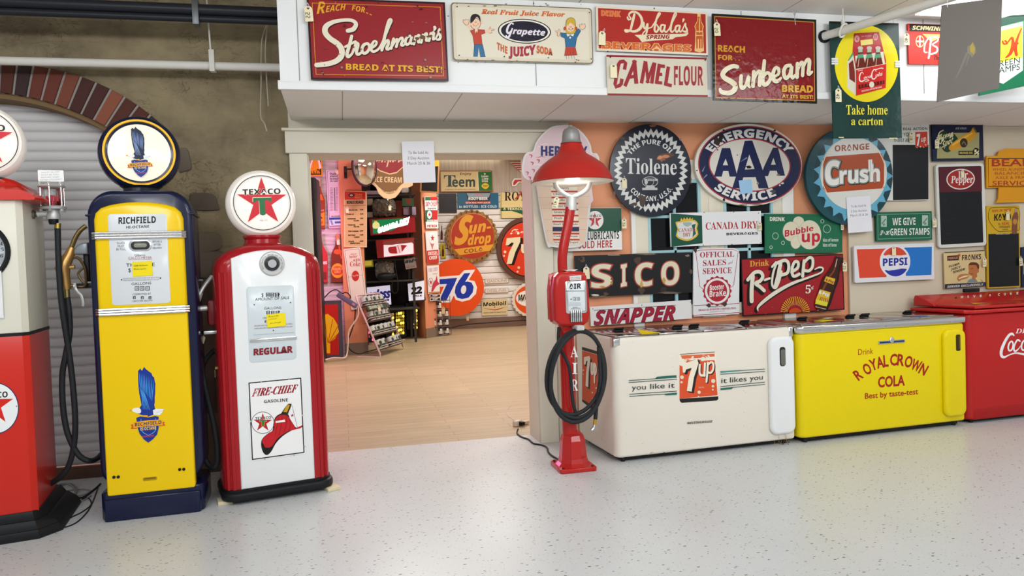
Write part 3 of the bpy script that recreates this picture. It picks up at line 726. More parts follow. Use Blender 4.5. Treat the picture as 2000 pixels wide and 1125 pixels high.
g = MB(); g.prism(rrect(.286, .475, .022, 5, c0.x-.001, c0.z+.0), -.2245, -.215, mat('cdd6da', .2, coat=.3), bev=.003); L.part(g, 'dial_glass')
c = L.canvas(-.2253, (420, 540, 6.25)); K = '26282c'
c.text('$', 568, 247, 592, 246, 40, K, 'r', .012)
for x in (620, 676, 732): c.quad(x, 200, x+46, 248, '2a2d30', -3); c.quad(x+12, 205, x+34, 244, 'cfd4d4', -2); c.quad(x+18, 212, x+28, 238, '2a2d30', -1)
c.poly([(778, 195), (790, 218), (778, 244)], '2a2d30')
c.text('AMOUNT OF SALE', 490, 297, 908, 275, 34, K, 'r', .006); c.text('GALLONS', 600, 404, 808, 396, 30, K, 'r', .006)
for x in (627, 683, 739): c.quad(x, 420, x+42, 462, '2a2d30', -3); c.quad(x+12, 424, x+32, 458, 'c9cfcf', -2); c.text('0', x+16, 455, x+28, 454, 24, K, 'b')
c.poly([(780, 412), (794, 430), (780, 445)], '2a2d30')
c.text('CENTS PER GAL', 582, 516, 780, 505, 18, K, 'r'); c.quad(606, 536, 640, 566, '2a2d30', -2); c.text('2', 615, 562, 630, 562, 22, 'f0f0ee', 'b')
c.text('GALLON AND SALES INDICATORS MUST BE AT ZERO', 478, 612, 942, 586, 16, '8c6e74', 'r'); c.text('WHEN DELIVERY IS BEGUN UNDER PENALTY OF LAW', 478, 645, 946, 618, 16, '8c6e74', 'r')
for x, y in ((478, 345), (921, 318), (712, 657)): c.ell(x, y, 8, 8, '3a3c40')
c.line([(470, 714), (960, 683)], 4, '9aa2a8')
c.text('REGULAR', 474, 962, 944, 926, 76, '8e1c26', 'b', .012, ol=(.02, '3c1418')); L.put(c, 'dial_lettering')
g = MB(); a, b = L.at(487.5, 665.5, -.224), L.at(579.5, 659.5, -.224); g.box(((a.x+b.x)/2, -.226, (a.z+b.z)/2), (b.x-a.x, .012, .022), CHROME, .003); L.part(g, 'trim_bar')
p = L.at(531, 515, -.222)
g = MB(); g.lathe([(.07, -.0), (.076, -.008), (.07, -.014), (.052, -.015), (.046, -.01), (.046, 0)], ALU, (p.x, -.221, p.z), 36, 'y'); g.lathe([(0, -.012), (.02, -.014), (.03, -.008), (.047, -.006)], mat('33363a', .25), (p.x, -.221, p.z), 30, 'y')
g.lathe([(.018, -.02), (.026, -.02), (.026, -.01)], CHROME, (p.x, -.221, p.z), 24, 'y'); L.part(g, 'sight_glass')
c = L.canvas(-.2363, (380, 310, 3.04)); c.arc('SIGHT GLASS FULL BEFORE AND AFTER DELIVERY', 460, 625, 56, 52, 215, -35, 9, '2a2a2c', 'r'); L.put(c, 'ring_lettering')
# fire-helmet plate screwed to the front
c = L.canvas(-.2265, (380, 640, 3.04)); q = [Vector(c.P(*p)) for p in ((313, 324), (637, 291), (657, 746), (339, 790))]
w = ((q[1]-q[0]).length+(q[2]-q[3]).length)/2; h = ((q[0]-q[3]).length+(q[1]-q[2]).length)/2; cx = sum(v.x for v in q)/4; cz = sum(v.y for v in q)/4
c.mb.prism(rrect(w, h, .006, 3, cx, cz), 0, .004, mat('f0efee', .2, coat=.3))
for d0, d1, col in ((.004, .011, '24252a'),):
    z = -c.lift(); o_ = []; 
    for (sx, sz) in ((-1, -1), (1, -1), (1, 1), (-1, 1)): o_ += [(cx+sx*(w/2-d0), z, cz+sz*(h/2-d0)), (cx+sx*(w/2-d1), z, cz+sz*(h/2-d1))]
    c.mb.add(o_, [[2*i, 2*((i+1) % 4), 2*((i+1) % 4)+1, 2*i+1] for i in range(4)], mat(col, .35))
c.text('FIRE-CHIEF', 338, 409, 604, 382, 46, 'a82330', 'si', .01, .2, sh=(3, 1, '5a1820'))
for k in range(5): c.line([(338+k*3, 372+k*8), (372+k*3, 368+k*8)], 2, 'f0efee')
c.text('GASOLINE', 412, 448, 554, 437, 18, '26272a', 'b')
c.ell(405, 564, 68, 65, '26272a'); c.ell(405, 564, 65, 62, 'f2f1f0'); c.star(405, 564, 58, 'b82328'); c.text('TEXACO', 359, 548, 455, 540, 16, '1e1f22', 'b', ol=(.02, 'f2f1f0')); c.text('T', 388, 584, 424, 583, 34, '2c7040', 'b', .02, ol=(.03, 'd8b040'))
c.poly([(397, 672), (410, 650), (440, 625), (463, 610), (468, 570), (478, 535), (500, 515), (530, 507), (556, 516), (580, 545), (603, 592), (643, 577), (630, 596), (590, 604), (545, 628), (510, 655), (480, 690), (455, 735), (430, 756), (408, 742), (396, 705)], '1c1716', 3)
c.poly([(402, 672), (412, 652), (445, 624), (470, 605), (473, 560), (485, 535), (510, 518), (545, 520), (570, 545), (598, 600), (560, 612), (520, 636), (488, 662), (462, 700), (440, 712), (412, 706)], 'c02026', 3); c.poly([(560, 610), (600, 596), (643, 578), (628, 597), (590, 606)], 'c02026')
for a, b, d in (((500, 528), (492, 570), (478, 640)), ((520, 520), (516, 570), (500, 640)), ((545, 524), (545, 570), (530, 622)), ((562, 538), (570, 575), (560, 608))): c.line([a, b, d], 3, '7d1218', 4)
c.poly([(480, 555), (535, 545), (538, 558), (482, 566)], 'f0eceb'); c.line([(404, 690), (420, 720), (438, 738)], 8, '141112', 3)
c.poly([(514, 508), (540, 470), (556, 452), (574, 451), (572, 470), (558, 500), (552, 520)], '2a221a'); c.poly([(526, 500), (545, 466), (560, 455), (565, 462), (548, 502)], 'c89a22')
c.poly([(575, 455), (586, 500), (604, 560), (610, 594), (598, 590), (566, 540), (558, 516)], 'f0eeee'); c.line([(575, 455), (590, 510), (610, 594)], 2, '2a2728'); c.star(580, 520, 12, 'b02028')
for px, py in ((395, 319), (560, 303), (641, 520), (653, 705), (334, 556), (417, 779), (590, 755)): c.ell(px, py, 5, 5, 'b9b9b6')
L.put(c, 'advert_plate')
g = MB(); g.tube([(XO-.315, -.12, .62), (XO-.317, -.125, .65), (XO-.317, -.125, 1.24), (XO-.315, -.12, 1.27)], .008, CHROME, 8); L.part(g, 'chrome_strip')
# globe
GPROF = [(.168, -.098), (.19, -.093), (.208, -.07), (.217, -.03), (.218, 0), (.217, .03), (.208, .07), (.19, .093), (.168, .098)]
GW = mat('f6efe6', .22, emit=.14)
g = MB(); g.lathe([(.12, 1.585), (.125, 1.61), (.115, 1.62), (.11, 1.645), (.12, 1.66), (.118, 1.672)], RED, (-.018, 0, 0), 30); L.part(g, 'globe_collar')
def star_globe(L, pos, rz, k):
    """milk-glass globe with a star face; artwork in globe radii"""
    gl, GM = globe_at(L, 'globe_body', pos, rz, [(r*k, y*k) for r, y in GPROF], GW)
    R, yf = .172*k, .096*k; m = mat('fdf1e4', .14, emit=.2); g = MB()
    g.lathe([(0, -yf-.016), (R*.4, -yf-.014), (R*.75, -yf-.007), (R, -yf+.002)], m, (0, 0, 0), 56, 'y'); g.lathe([(R, yf-.002), (0, yf+.016)], m, (0, 0, 0), 56, 'y')
    le = g.build('globe_lens', gl); M = GM @ Matrix.Translation((0, -yf-.0175, 0))
    c = Canvas(M, (0, 0, 1)); c.emit = .12; rr = R*1.02; n = 56
    c.P = lambda x, y: (x*rr, -y*rr)
    z = -c.lift(); vs = []
    for i in range(n):
        a = 2*PI*i/n; vs += [(rr*math.cos(a), z, rr*math.sin(a)), (rr*.972*math.cos(a), z, rr*.972*math.sin(a))]
    c.mb.add(vs, [[2*i, 2*((i+1) % n), 2*((i+1) % n)+1, 2*i+1] for i in range(n)], c.m('1d1c1c'))
    c.star(0, -.03, .9, 'c81e2c', .37)
    c.text('TEXACO', -.66, -.28, .65, -.33, .2, '17181a', 'b', .012, ol=(.02, 'fdf1e4'))
    T = [(0, 0), (.63, -.015), (.64, .12), (.56, .15), (.53, .085), (.4, .09), (.41, .6), (.31, .64), (.21, .6), (.2, .1), (.09, .12), (.06, .19), (-.01, .15)]
    c.poly([(-.33+a*1.03, -.2+b*1.03) for a, b in T], 'e8d8b8'); c.poly([(-.31+a, -.18+b) for a, b in T], '1d6a3c')
    c.text('REG. T.M.', -.1, .66, .16, .66, .05, '6a5a58', 'r')
    o = c.mb.build('globe_artwork', le); o.location = (0, -yf-.0175, 0)
star_globe(L, (-.018, 0, 1.876), -3, 1.0)
# nozzle and hose on the left side
NY = .0; SX = XO-.327
g = MB(); g.tube([(SX, .02, 1.42), (SX-.05, .0, 1.36), (SX-.085, -.01, 1.3)], .012, ALU, 10, 4)
g.tube([(SX-.075, -.01, 1.32), (SX-.1, -.01, 1.27), (SX-.115, -.01, 1.22), (SX-.1, -.01, 1.15), (SX-.1, -.01, 1.06)], [.018, .024, .034, .022, .021], ALU, 14, 0)
g.tube([(SX-.15, -.01, 1.215), (SX-.04, -.01, 1.22)], .017, ALU, 10); L.part(g, 'nozzle')
g = MB(); g.prism(rrect(.05, .16, .02, 4, SX-.015, 1.19), -.06, .06, mat('6d151b', .35), bev=.01); g.box((SX-.02, 0, 1.065), (.1, .07, .022), STEEL, .004); L.part(g, 'nozzle_cradle')
g = MB(); g.tube([(SX-.1, -.01, 1.06), (SX-.1, -.01, 1.0)], .02, STEEL, 12); L.part(g, 'hose_coupling')
g = MB(); g.tube([(SX-.1, -.01, 1.01), (SX-.097, -.01, .9), (SX-.07, -.015, .7), (SX-.03, -.02, .45), (SX-.02, -.02, .27), (SX-.045, -.01, .2), (SX-.085, .03, .24), (SX-.115, .07, .38), (SX-.12, .1, .6), (SX-.07, .13, .85), (SX+.02, .14, .95)], .0165, RUBBER, 12, 5); L.part(g, 'hose')
g = MB(); p = (SX-.004, -.06, .84); g.lathe([(0, -.012), (.014, -.01), (.014, .01)], mat('8c7a48', .35, .8), p, 12, 'x')
for dx in (0, .01): g.box((p[0]-.012, p[1]-.01+dx, p[2]-.035), (.003, .016, .045), mat('a08c54', .35, .8), .001)
L.part(g, 'lock_and_keys')
TX = L
for k, (px, py, lab) in enumerate(((440, 988, 'small wooden block under the left front corner of the dark red pump'), (651, 961, 'small wooden block under the right front corner of the dark red pump'))):
    p = atZ(px, py-4); o = MB().box((0, .03, .0105), (.085, .11, .021), mat('d8cba8', .7), .002).build('wooden_block', M=Matrix.Translation(p) @ Matrix.Rotation(math.radians(13+8*k), 4, 'Z')); tag(o, lab, 'wooden block', 'pump shims')

# ------------------------------------------------------------------ cream and red pump at the left edge
L = Local('gas_pump', 'cream and red gas pump cut by the left edge of the photo', 'gas pump', (-1.97, 4.83, 0), math.radians(12))
XR = .212; CRM = mat('dedbcb', .3, wear=.0)
def body(z0, z1, m, k=1.0): return MB().prism([(-.25, -.28), (XR-.03, -.28), (XR+.0, -.25), (XR+.03, .26), (-.28, .26)], z0, z1, m, axis='z', bev=.006)
L.part(body(1.14, 1.89, CRM), 'upper_cabinet'); L.part(body(.12, 1.14, mat('cc2a1e', .26, coat=.4)), 'lower_cabinet'); L.part(MB().prism([(-.253, -.283), (XR-.028, -.283), (XR+.003, -.252), (XR+.033, .263), (-.283, .263)], 1.128, 1.146, BLACK, axis='z'), 'belt_line')
g = MB()
for z0, z1, a, b in ((0, .05, .12, .10), (.05, .1, .10, .05), (.1, .15, .045, .015)):
    P0 = [(-.25-a, -.28-a*.35), (XR-.03+a*.3, -.28-a*.35), (XR+a*.9, -.22), (XR+.03+a, .26+a*.6), (-.25-a, .26+a*.6)]; P1 = [(-.25-b, -.28-b*.35), (XR-.03+b*.3, -.28-b*.35), (XR+b*.9, -.22), (XR+.03+b, .26+b*.6), (-.25-b, .26+b*.6)]
    g.prism(P0, z0, z1, BLACK, axis='z', taper=P1, bev=.004)
L.part(g, 'base')
g = MB(); CAP = mat('c8281e', .25, coat=.4)
def ring_(k, yk): return [(-.25-k, -.28-yk), (XR-.03+k, -.28-yk), (XR+k, -.25), (XR+.03+k, .26+yk), (-.25-k, .26+yk)]
for (z0, k0), (z1, k1) in zip([(1.875, .095), (1.885, .1), (1.905, .085), (1.93, .03), (1.955, -.005), (1.985, -.03)], [(1.885, .1), (1.905, .085), (1.93, .03), (1.955, -.005), (1.985, -.03), (1.998, -.07)]):
    g.prism(ring_(k0, min(k0, .03)), z0, z1, CAP, axis='z', taper=ring_(k1, min(k1, .03)))
L.part(g, 'cap', ang=60)
g = MB(); g.lathe([(.11, 1.99), (.125, 2.0), (.12, 2.015), (.1, 2.025)], BLACK, (.003, -.02, 0), 28); L.part(g, 'globe_collar')
star_globe(L, (.003, -.02, 2.222), 8, .98)
# clock-style dial and round badge on the front face
c = L.canvas(-.2815, (0, 300, 2.678)); p = L.at(18, 490, -.281); R_ = .165; g = MB()
g.lathe([(R_, 0), (R_+.008, -.006), (R_-.004, -.016), (R_-.016, -.014), (R_-.018, -.004)], BLACK, (p.x-R_, -.281, p.z), 48, 'y'); g.lathe([(0, -.005), (R_-.016, -.005)], mat('dfe6ea', .15), (p.x-R_, -.281, p.z), 48, 'y'); di = L.part(g, 'dial')
c = L.canvas(-.2868, (0, 300, 2.678))
for t, x, y in (('4', 0, 480), ('5', 4, 511), ('6', 0, 544)): c.text(t, x, y, x+15, y-1, 17, '23262c', 's')
L.put(c, 'dial_figures', di)
c = L.canvas(-.2815, (0, 660, 2.678)); c.ell(-28, 368, 127, 136, '20305a'); c.ell(-28, 368, 122, 131, 'eef0f0'); c.star(-34, 352, 108, 'd42a20', .38); c.text('TEXACO', -118, 318, 40, 310, 30, '1e1e20', 'b', .01); c.ell(86, 357, 4, 4, '9a9a9a'); L.put(c, 'round_badge')
# sight glass on the right side
SY = -.02; sg_ = [L.at(52, 418, SY), L.at(103, 418, SY)]
g = MB(); a, b = L.at(48, 419, SY), L.at(74, 418, SY); g.tube([a, b], .016, mat('5a5752', .4, .6), 12); g.lathe([(.026, 0), (.026, .012), (.018, .016)], mat('77736c', .4, .6), (XR+.012, a.y, a.z), 18, 'x'); g.tube(L.px([(72, 418), (80, 417), (92, 417), (98, 411)], SY), [.022, .02, .02, .022], ALU, 12); L.part(g, 'outlet_pipe')
ct = L.at(103, 405, SY); cb = L.at(103, 365, SY); zt, zb = cb.z, ct.z
g = MB(); g.lathe([(.0, zb-.012), (.07, zb-.012), (.074, zb), (.06, zb+.008), (.0, zb+.008)], ALU, (ct.x, ct.y, 0), 24); g.lathe([(0, zt-.008), (.06, zt-.008), (.072, zt), (.06, zt+.012), (.02, zt+.018), (0, zt+.018)], ALU, (ct.x, ct.y, 0), 24)
g.lathe([(.035, zb-.07), (.038, zb-.05), (.03, zb-.012)], ALU, (ct.x, ct.y, 0), 20); g.lathe([(.022, zb-.1), (.026, zb-.085), (.026, zb-.07)], BLACK, (ct.x, ct.y, 0), 20)
sgp = L.part(g, 'visible_flow_gauge')
g = MB()
for i in range(6):
    a = 2*PI*i/6+.4; x, y = ct.x+.062*math.cos(a), ct.y+.062*math.sin(a); g.tube([(x, y, zb-.02), (x, y, zt+.02)], .0055, CHROME, 8); g.tube([(x, y, zb-.026), (x, y, zb-.012)], .009, ALU, 6); g.tube([(x, y, zt+.01), (x, y, zt+.026)], .009, ALU, 6)
L.part(g, 'rods', sgp)
GLASS = mat('f4f8f8', .03, trans=1.0)
L.part(MB().lathe([(.042, zb+.004), (.042, zt-.004)], GLASS, (ct.x, ct.y, 0), 28), 'glass_cylinder', sgp)
g = MB(); g.tube([(ct.x, ct.y, zb), (ct.x, ct.y, zb+.07)], .012, mat('c8324a', .3), 10)
for a in range(4): g.box((ct.x+.015*math.cos(a*PI/2), ct.y+.015*math.sin(a*PI/2), zb+.05), (.026, .004, .03), mat('d83a50', .35), M=None)
L.part(g, 'spinner', sgp)
c = L.canvas(SY-.006, (0, 190, 4.5)); q = [Vector(c.P(*p)) for p in ((330, 647), (556, 632), (558, 735), (342, 748))]; qx = sum(v.x for v in q)/4; qz = sum(v.y for v in q)/4
w = (q[1]-q[0]).length; h = (q[0]-q[3]).length; c.mb.prism(rrect(w, h, .006, 3, qx, qz), 0, .008, mat('cfcfcd', .4, .3))
for i, t in enumerate(('SIGHT GLASS', 'MUST BE FULL', 'BEFORE AND', 'AFTER DELIVERY')): c.text(t, 360-(i == 3)*10, 668+i*22, 520+(i == 3)*24, 661+i*22, 12, '8e8e8c', 'r', .01)
L.put(c, 'notice_plate', sgp)
g = MB(); p = L.at(113, 436, SY); g.tube([p, L.at(112.5, 446, SY)], .017, mat('b09850', .35, .8), 12); L.part(g, 'hose_coupling')
g = MB(); g.tube([L.at(x, y, yy) for x, y, yy in ((112.5, 443, SY), (114, 500, SY), (118, 570, SY), (124, 620, SY), (135, 690, .0), (143, 760, 0), (147, 820, 0), (145, 865, .02), (136, 905, .04), (120, 930, .06), (96, 946, .1))], .0165, RUBBER, 12, 5); L.part(g, 'hose')
CP = L
o = MB().add([(-.02, 0, 0), (.05, -.002, .0), (.05, -.002, .29), (-.02, 0, .29)], [[0, 1, 2, 3]], PAPER).build('paper_sheet', M=Matrix.Translation(atY(-14, 622, 4.555)) @ Matrix.Rotation(math.radians(12), 4, 'Z')); tag(o, 'white paper sheet stuck on the cream pump at the left edge', 'paper')

# ------------------------------------------------------------------ air meter with lamp
L = Local('air_meter', 'red air meter post with coiled black hose and an enamel lamp on top', 'air meter', (1.515, 4.915, 0), 0)
g = MB(); RM = mat('b3231f', .22, coat=.5); bx = .0
g.prism(rrect(.26, .27, .02, 4), 0, .03, RM, axis='z', bev=.006)
for (z0, r0), (z1, r1) in zip([(.03, .115), (.05, .098), (.08, .09), (.2, .08), (.235, .07), (.25, .055)], [(.05, .098), (.08, .09), (.2, .08), (.235, .07), (.25, .055), (.26, .05)]):
    oc = lambda r: [(r/.924*math.cos(PI/8+i*PI/4), r/.924*math.sin(PI/8+i*PI/4)) for i in range(8)]
    g.prism(oc(r0), z0, z1, RM, axis='z', taper=oc(r1))
for a in (-1, 1):
    for b in (-1, 1): g.lathe([(.01, .03), (.01, .038), (0, .038)], mat('5a1614', .4), (a*.105, b*.11, 0), 8)
L.part(g, 'base')
g = MB(); g.lathe([(.051, .23), (.051, 1.0)], RM, (-.018, 0, 0), 28); L.part(g, 'column')
c = L.canvas(-.0525, (1020, 480, 2.395))
for t, x0, x1, y, h in (('A', 226, 261, 521, 52), ('I', 234, 258, 600, 52), ('R', 229, 261, 678, 52)): c.text(t, x0, y, x1, y, h, 'f2f0ee', 's', .006)
L.put(c, 'column_lettering')
hc = L.at(1117, 578, -.1); g = MB(); hx = hc.x-.003
g.prism([(-.125+hx, 1.04), (-.09+hx, 1.005), (-.05+hx, .995), (.08+hx, .995), (.115+hx, 1.02), (.128+hx, 1.07), (.125+hx, 1.24), (.112+hx, 1.335), (.085+hx, 1.362), (0+hx, 1.372), (-.085+hx, 1.362), (-.112+hx, 1.335), (-.126+hx, 1.24)], -.115, .09, RM, bev=.028, seg=5)
g.box((hx, -.01, 1.19), (.262, .012, .33), RM, .004); g.prism([(-.05, .94), (.04, .94), (.06, 1.01), (-.07, 1.01)], -.06, .06, RM, bev=.012); L.part(g, 'meter_head')
g = MB(); k0, k1 = L.at(1103, 549, -.118), L.at(1147, 611, -.118); mx, mz = (k0.x+k1.x)/2, (k0.z+k1.z)/2; fw, fh = k1.x-k0.x, k0.z-k1.z
g.prism(rrect(fw, fh, .018, 5, mx, mz), -.122, -.11, CHROME, bev=.004); g.prism(rrect(fw*.78, fh*.86, .006, 4, mx+.002, mz), -.1235, -.115, mat('d4dadc', .2), bev=.002); fr = L.part(g, 'dial_plate')
c = L.canvas(-.1242, (1060, 510, 6.617)); c.text('AIR', 338, 362, 496, 354, 66, '202226', 'b', .012); c.line([(300, 388), (545, 386)], 7, '202226')
c.poly([(356, 492), (366, 484), (380, 491), (366, 500)], '26282c')
for x, t in ((393, '2'), (443, '8')): c.quad(x, 466, x+37, 510, '3a3c40'); c.quad(x+4, 470, x+31, 506, 'd0d4d4'); c.text(t, x+9, 502, x+27, 502, 28, '4a4c50', 'r', .01)
for i in range(4): c.line([(338, 540+i*12), (490, 536+i*12)], 2.5, 'a0a4a8')
c.text('ECO', 392, 606, 448, 604, 12, '4a4a4e', 'b'); c.text('TIREFLATOR', 358, 622, 482, 618, 10, '4a4a4e', 'r'); L.put(c, 'dial_lettering', fr)
g = MB(); a, b = L.at(1113, 606, -.12), L.at(1137, 628, -.12)
for i in range(6): g.box((a.x+(b.x-a.x)*(i+.5)/6, -.124, (a.z+b.z)/2), ((b.x-a.x)/6*.7, .014, a.z-b.z), CHROME, .002)
g.box(((a.x+b.x)/2, -.12, (a.z+b.z)/2), (b.x-a.x, .008, a.z-b.z), mat('34363a', .4)); L.part(g, 'grille')
c = L.canvas(-.1195, (1060, 510, 6.617)); c.poly([(346, 194), (498, 182), (498, 244), (352, 252)], 'd9d6d2'); c.text('AIR CHECK', 356, 222, 480, 214, 12, '7a3028', 'b'); c.text('INFLATOR', 360, 242, 480, 234, 12, '7a3028', 'b'); L.put(c, 'name_plate')
g = MB(); p = L.at(1131, 640, -.135); g.prism(rrect(.055, .034, .01, 4, p.x, p.z), -.175, -.05, mat('c3c1bd', .4), bev=.008); hk = L.part(g, 'hose_hook')
# coiled hose
def loop(cx, cz, a, b, y, t0, t1, n=26, tilt=0.):
    o = []
    for i in range(n+1):
        t = math.radians(t0+(t1-t0)*i/n); o.append((cx+a*math.cos(t)+tilt*math.sin(t), y+.012*math.sin(2*t), cz+b*math.sin(t)))
    return o
cxh = p.x-.035
pts = loop(cxh, .685, .2, .285, -.13, 100, 455, tilt=.03)+loop(cxh+.012, .67, .193, .292, -.15, 100, 455, tilt=.02)[1:]+loop(cxh+.005, .655, .187, .3, -.165, 100, 400, tilt=.025)[1:]
pts += [(cxh+.17, -.15, .72), (cxh+.165, -.16, .62), (cxh+.14, -.15, .48), (cxh+.125, -.15, .36)]
g = MB(); g.tube(pts, .0145, RUBBER, 10, 2); L.part(g, 'air_hose')
g = MB(); g.tube([(-.085, -.05, .99), (-.09, -.06, .86), (-.04, -.11, .72), (-.03, -.13, .5), (-.01, -.135, .41)], .012, RUBBER, 10, 5); L.part(g, 'supply_hose')
e = Vector((cxh+.125, -.15, .36)); g = MB(); g.tube([e, e+Vector((-.006, 0, -.035))], .013, mat('c9a23c', .35, .8), 10); g.tube([e+Vector((-.006, 0, -.035)), e+Vector((-.012, 0, -.06)), e+Vector((-.03, 0, -.075))], [.009, .013, .016], STEEL, 10); L.part(g, 'air_chuck')
# arm, yoke, shade
g = MB(); ax = L.px([(1104, 530), (1098, 510), (1099, 492), (1104, 465), (1110, 435), (1114, 405)], 0); g.tube([(-.02, 0, 1.3), (-.03, 0, 1.36)]+[tuple(v) for v in ax[1:]], .034, RM, 16, 5); L.part(g, 'lamp_arm')
lp = L.at(1118, 356, 0); lx, lz = lp.x, lp.z; q = .000874
g = MB(); s0 = L.at(1115.5, 411, 0); s1 = L.at(1116, 384, 0); g.tube([s0, s0*.75+s1*.25, s0*.2+s1*.8, s1], [.038, .039, .036, .035], ALU, 18)
for sg in (-1, 1): g.tube([(s1.x, 0, s1.z-.01), (lx+sg*.07, 0, lz-.075), (lx+sg*.115, 0, lz-.035), (lx+sg*.128, 0, lz+.02), (lx+sg*.13, 0, lz+.09)], .016, ALU, 10, 4)
L.part(g, 'yoke')
g = MB(); SH = mat('b02620', .3, coat=.3)
pr = [(r*q, (530-y)*q) for r, y in ((328, 530), (322, 527), (312, 500), (290, 450), (250, 400), (185, 350), (120, 310), (98, 270), (80, 228))]
g.lathe([(lx*0+a, b) for a, b in pr], SH, (lx, 0, lz), 56)
g.lathe([(a-.004, b-.002) for a, b in pr][::-1], mat('f4ece0', .4), (lx, 0, lz), 56); sh = L.part(g, 'lamp_shade', ang=50)
g = MB(); g.lathe([(r*q, (530-y)*q) for r, y in ((86, 226), (78, 215), (73, 200), (70, 165), (63, 130), (50, 112), (30, 103), (20, 96), (18, 88), (8, 80), (0, 79))], mat('9b9a98', .4, .6), (lx, 0, lz), 32); L.part(g, 'shade_cap', sh)
g = MB(); g.sphere((lx, 0, lz+.07), .05, mat('fff3dd', .3, emit=1.6), sz=1.3); g.lathe([(.03, .11), (.03, .2)], mat('d8d4cc', .4), (lx, 0, lz), 16); L.part(g, 'bulb', sh)
pl_ = bpy.data.lights.new('bulb_glow', 'POINT'); pl_.energy = 3; pl_.shadow_soft_size = .05; pl_.color = (1, .9, .75); po = bpy.data.objects.new('bulb_glow', pl_); COL.objects.link(po); po.location = L.M @ Vector((lx, 0, lz-.01))
AM = L
o = MB().add([(0, 0, .002), (.1, -.005, .004), (.09, .07, .006), (-.02, .06, .004), (.045, -.03, -.012)], [[0, 4, 1], [0, 1, 2, 3]], PAPER).build('paper_note', M=Matrix.Translation(L.M @ Vector((hx-.035, -.06, 1.374)))); tag(o, 'small white paper note lying on top of the red air meter head', 'paper')

# ------------------------------------------------------------------ coolers
def handle(L, x, y, z, w=.075):
    return MB().box((x, y, z+.006), (w, .03, .012), BLACK, .004).prism([(y-.03, z+.02), (y-.02, z+.03), (y+.012, z+.012), (y+.012, z+.0), (y-.005, z+.008)], x-w/2, x+w/2, BLACK, axis='x', bev=.002)
STL = mat('b2aca9', .14, 1.0)
def cooler(name, label, loc, rz, w, d, z0, z1, m, lids, rcol, corner=.055):
    L = Local(name, label, 'drink cooler', loc, rz); y0 = 0
    pl = [(.0, d), (w, d), (w, 0)]+[(corner-corner*math.sin(a), corner-corner*math.cos(a)) for a in [i*PI/12 for i in range(7)]]
    pl = [(0, d), (w, d), (w, .012), (w-.012, 0)]+[(corner-corner*math.sin(i*PI/14), corner-corner*math.cos(i*PI/14)) for i in range(8)]
    L.pl = pl; g = MB(); g.prism(pl, z0, z1, m, axis='z', bev=.022, seg=4); L.part(g, 'body')
    g = MB(); g.prism([(.05, .04), (w-.04, .04), (w-.04, d-.04), (.05, d-.04)], .012, z0+.01, mat('1b1a1a', .6), axis='z')
    for x, y in ((.07, .05), (w-.07, .05), (.07, d-.06), (w-.07, d-.06)): g.lathe([(.016, 0), (.02, .012), (.012, z0+.005)], BLACK, (x, y, 0), 12)
    L.part(g, 'plinth'); return L
L = cooler('drink_cooler', 'scuffed white drink cooler with a faded orange logo and green slogan', (1.8+.032, 4.905, 0), math.radians(2.8), 1.466, .72, .035, .885, mat('e4ddd0', .32, wear=.3, wearcol='c0ae94', wscale=6, coat=.2), 2, None)
WC = L; zt = .885
def lid_set(L, x0, x1, y0, y1, z, cuts, mid, hs):
    for a, b in zip([x0]+cuts, cuts+[x1]): 
        g = MB(); g.box(((a+b)/2, (y0+y1)/2, z+.006), (b-a-.008, y1-y0, .012), STL, .003); li = L.part(g, 'lid')
        for hx_, hy in hs:
            if a < hx_ < b: L.part(handle(L, hx_, hy, z+.012), 'handle', li)
    g = MB(); g.box(((x0+x1)/2, (y0+y1)/2, z+.001), (x1-x0, y1-y0, .004), mat('222222', .4)); L.part(g, 'lid_seam')
lid_set(L, .03, 1.44, .035, .69, zt, [.37, .73, 1.09], None, [(.2, .36), (.66, .30), (.80, .30), (1.28, .36)])
g = MB(); g.prism(rrect(.215, .735, .06, 7, 1.345, .455), -.04, .01, ENW, bev=.03, seg=5); bo = L.part(g, 'bottle_opener_housing')
p0 = L.at(1528.5, 696.5, -.04); g = MB(); g.prism(rrect(.05, .145, .02, 5, p0.x, p0.z), -.0415, -.035, mat('2a2a28', .4), bev=.001); g.prism(rrect(.04, .12, .016, 5, p0.x+.004, p0.z-.006), -.0422, -.037, mat('77776f', .3, .5), bev=.001); L.part(g, 'opener_slot', bo)
def corner_cap(L, x, sgn, z):
    g = MB(); g.prism([(x-.004, z-.06), (x+.06, z-.06), (x+.06, z+.004), (x-.004, z+.004)], -.003, .06, CHROME, bev=.018, seg=4); L.part(g, 'corner_cap')
corner_cap(L, -.0, 1, zt); g = MB(); g.prism([(1.425, zt-.075), (1.47, zt-.075), (1.47, zt+.003), (1.425, zt+.003)], -.004, .06, CHROME, bev=.014, seg=3); L.part(g, 'corner_cap')
def seven(c, x, y, k, sx=1., dark='2b2523', lite='ece2cf', slant=0):
    """the numeral-and-word logo, artwork units as in the cooler's front panel"""
    q = lambda P, dx=0, dy=0: [(x+(a+dx)*k*sx, y+(b+dy)*k+slant*(a+dx)*k*sx) for a, b in P]
    S7 = [(690, 412), (722, 402), (790, 378), (798, 408), (768, 500), (752, 596), (720, 592), (733, 500), (752, 438), (716, 448), (708, 470), (694, 470)]
    for i in range(4): c.poly(q(S7, 3+i*4, 2+i*3), dark)
    c.poly(q(S7), lite)
    for dx, dy, col in ((7, 6, dark), (0, 0, lite)):
        c.line(q([(806, 418), (804, 462), (810, 484), (824, 488), (836, 478), (840, 408)], dx, dy), 15*k, col, 3); c.line(q([(838, 470), (838, 490)], dx, dy), 14*k, col)
        c.line(q([(859, 404), (856, 470), (850, 530)], dx, dy), 15*k, col, 3); c.line(q([(860, 418), (880, 400), (896, 412), (894, 448), (880, 470), (862, 468)], dx, dy), 14*k, col, 3)
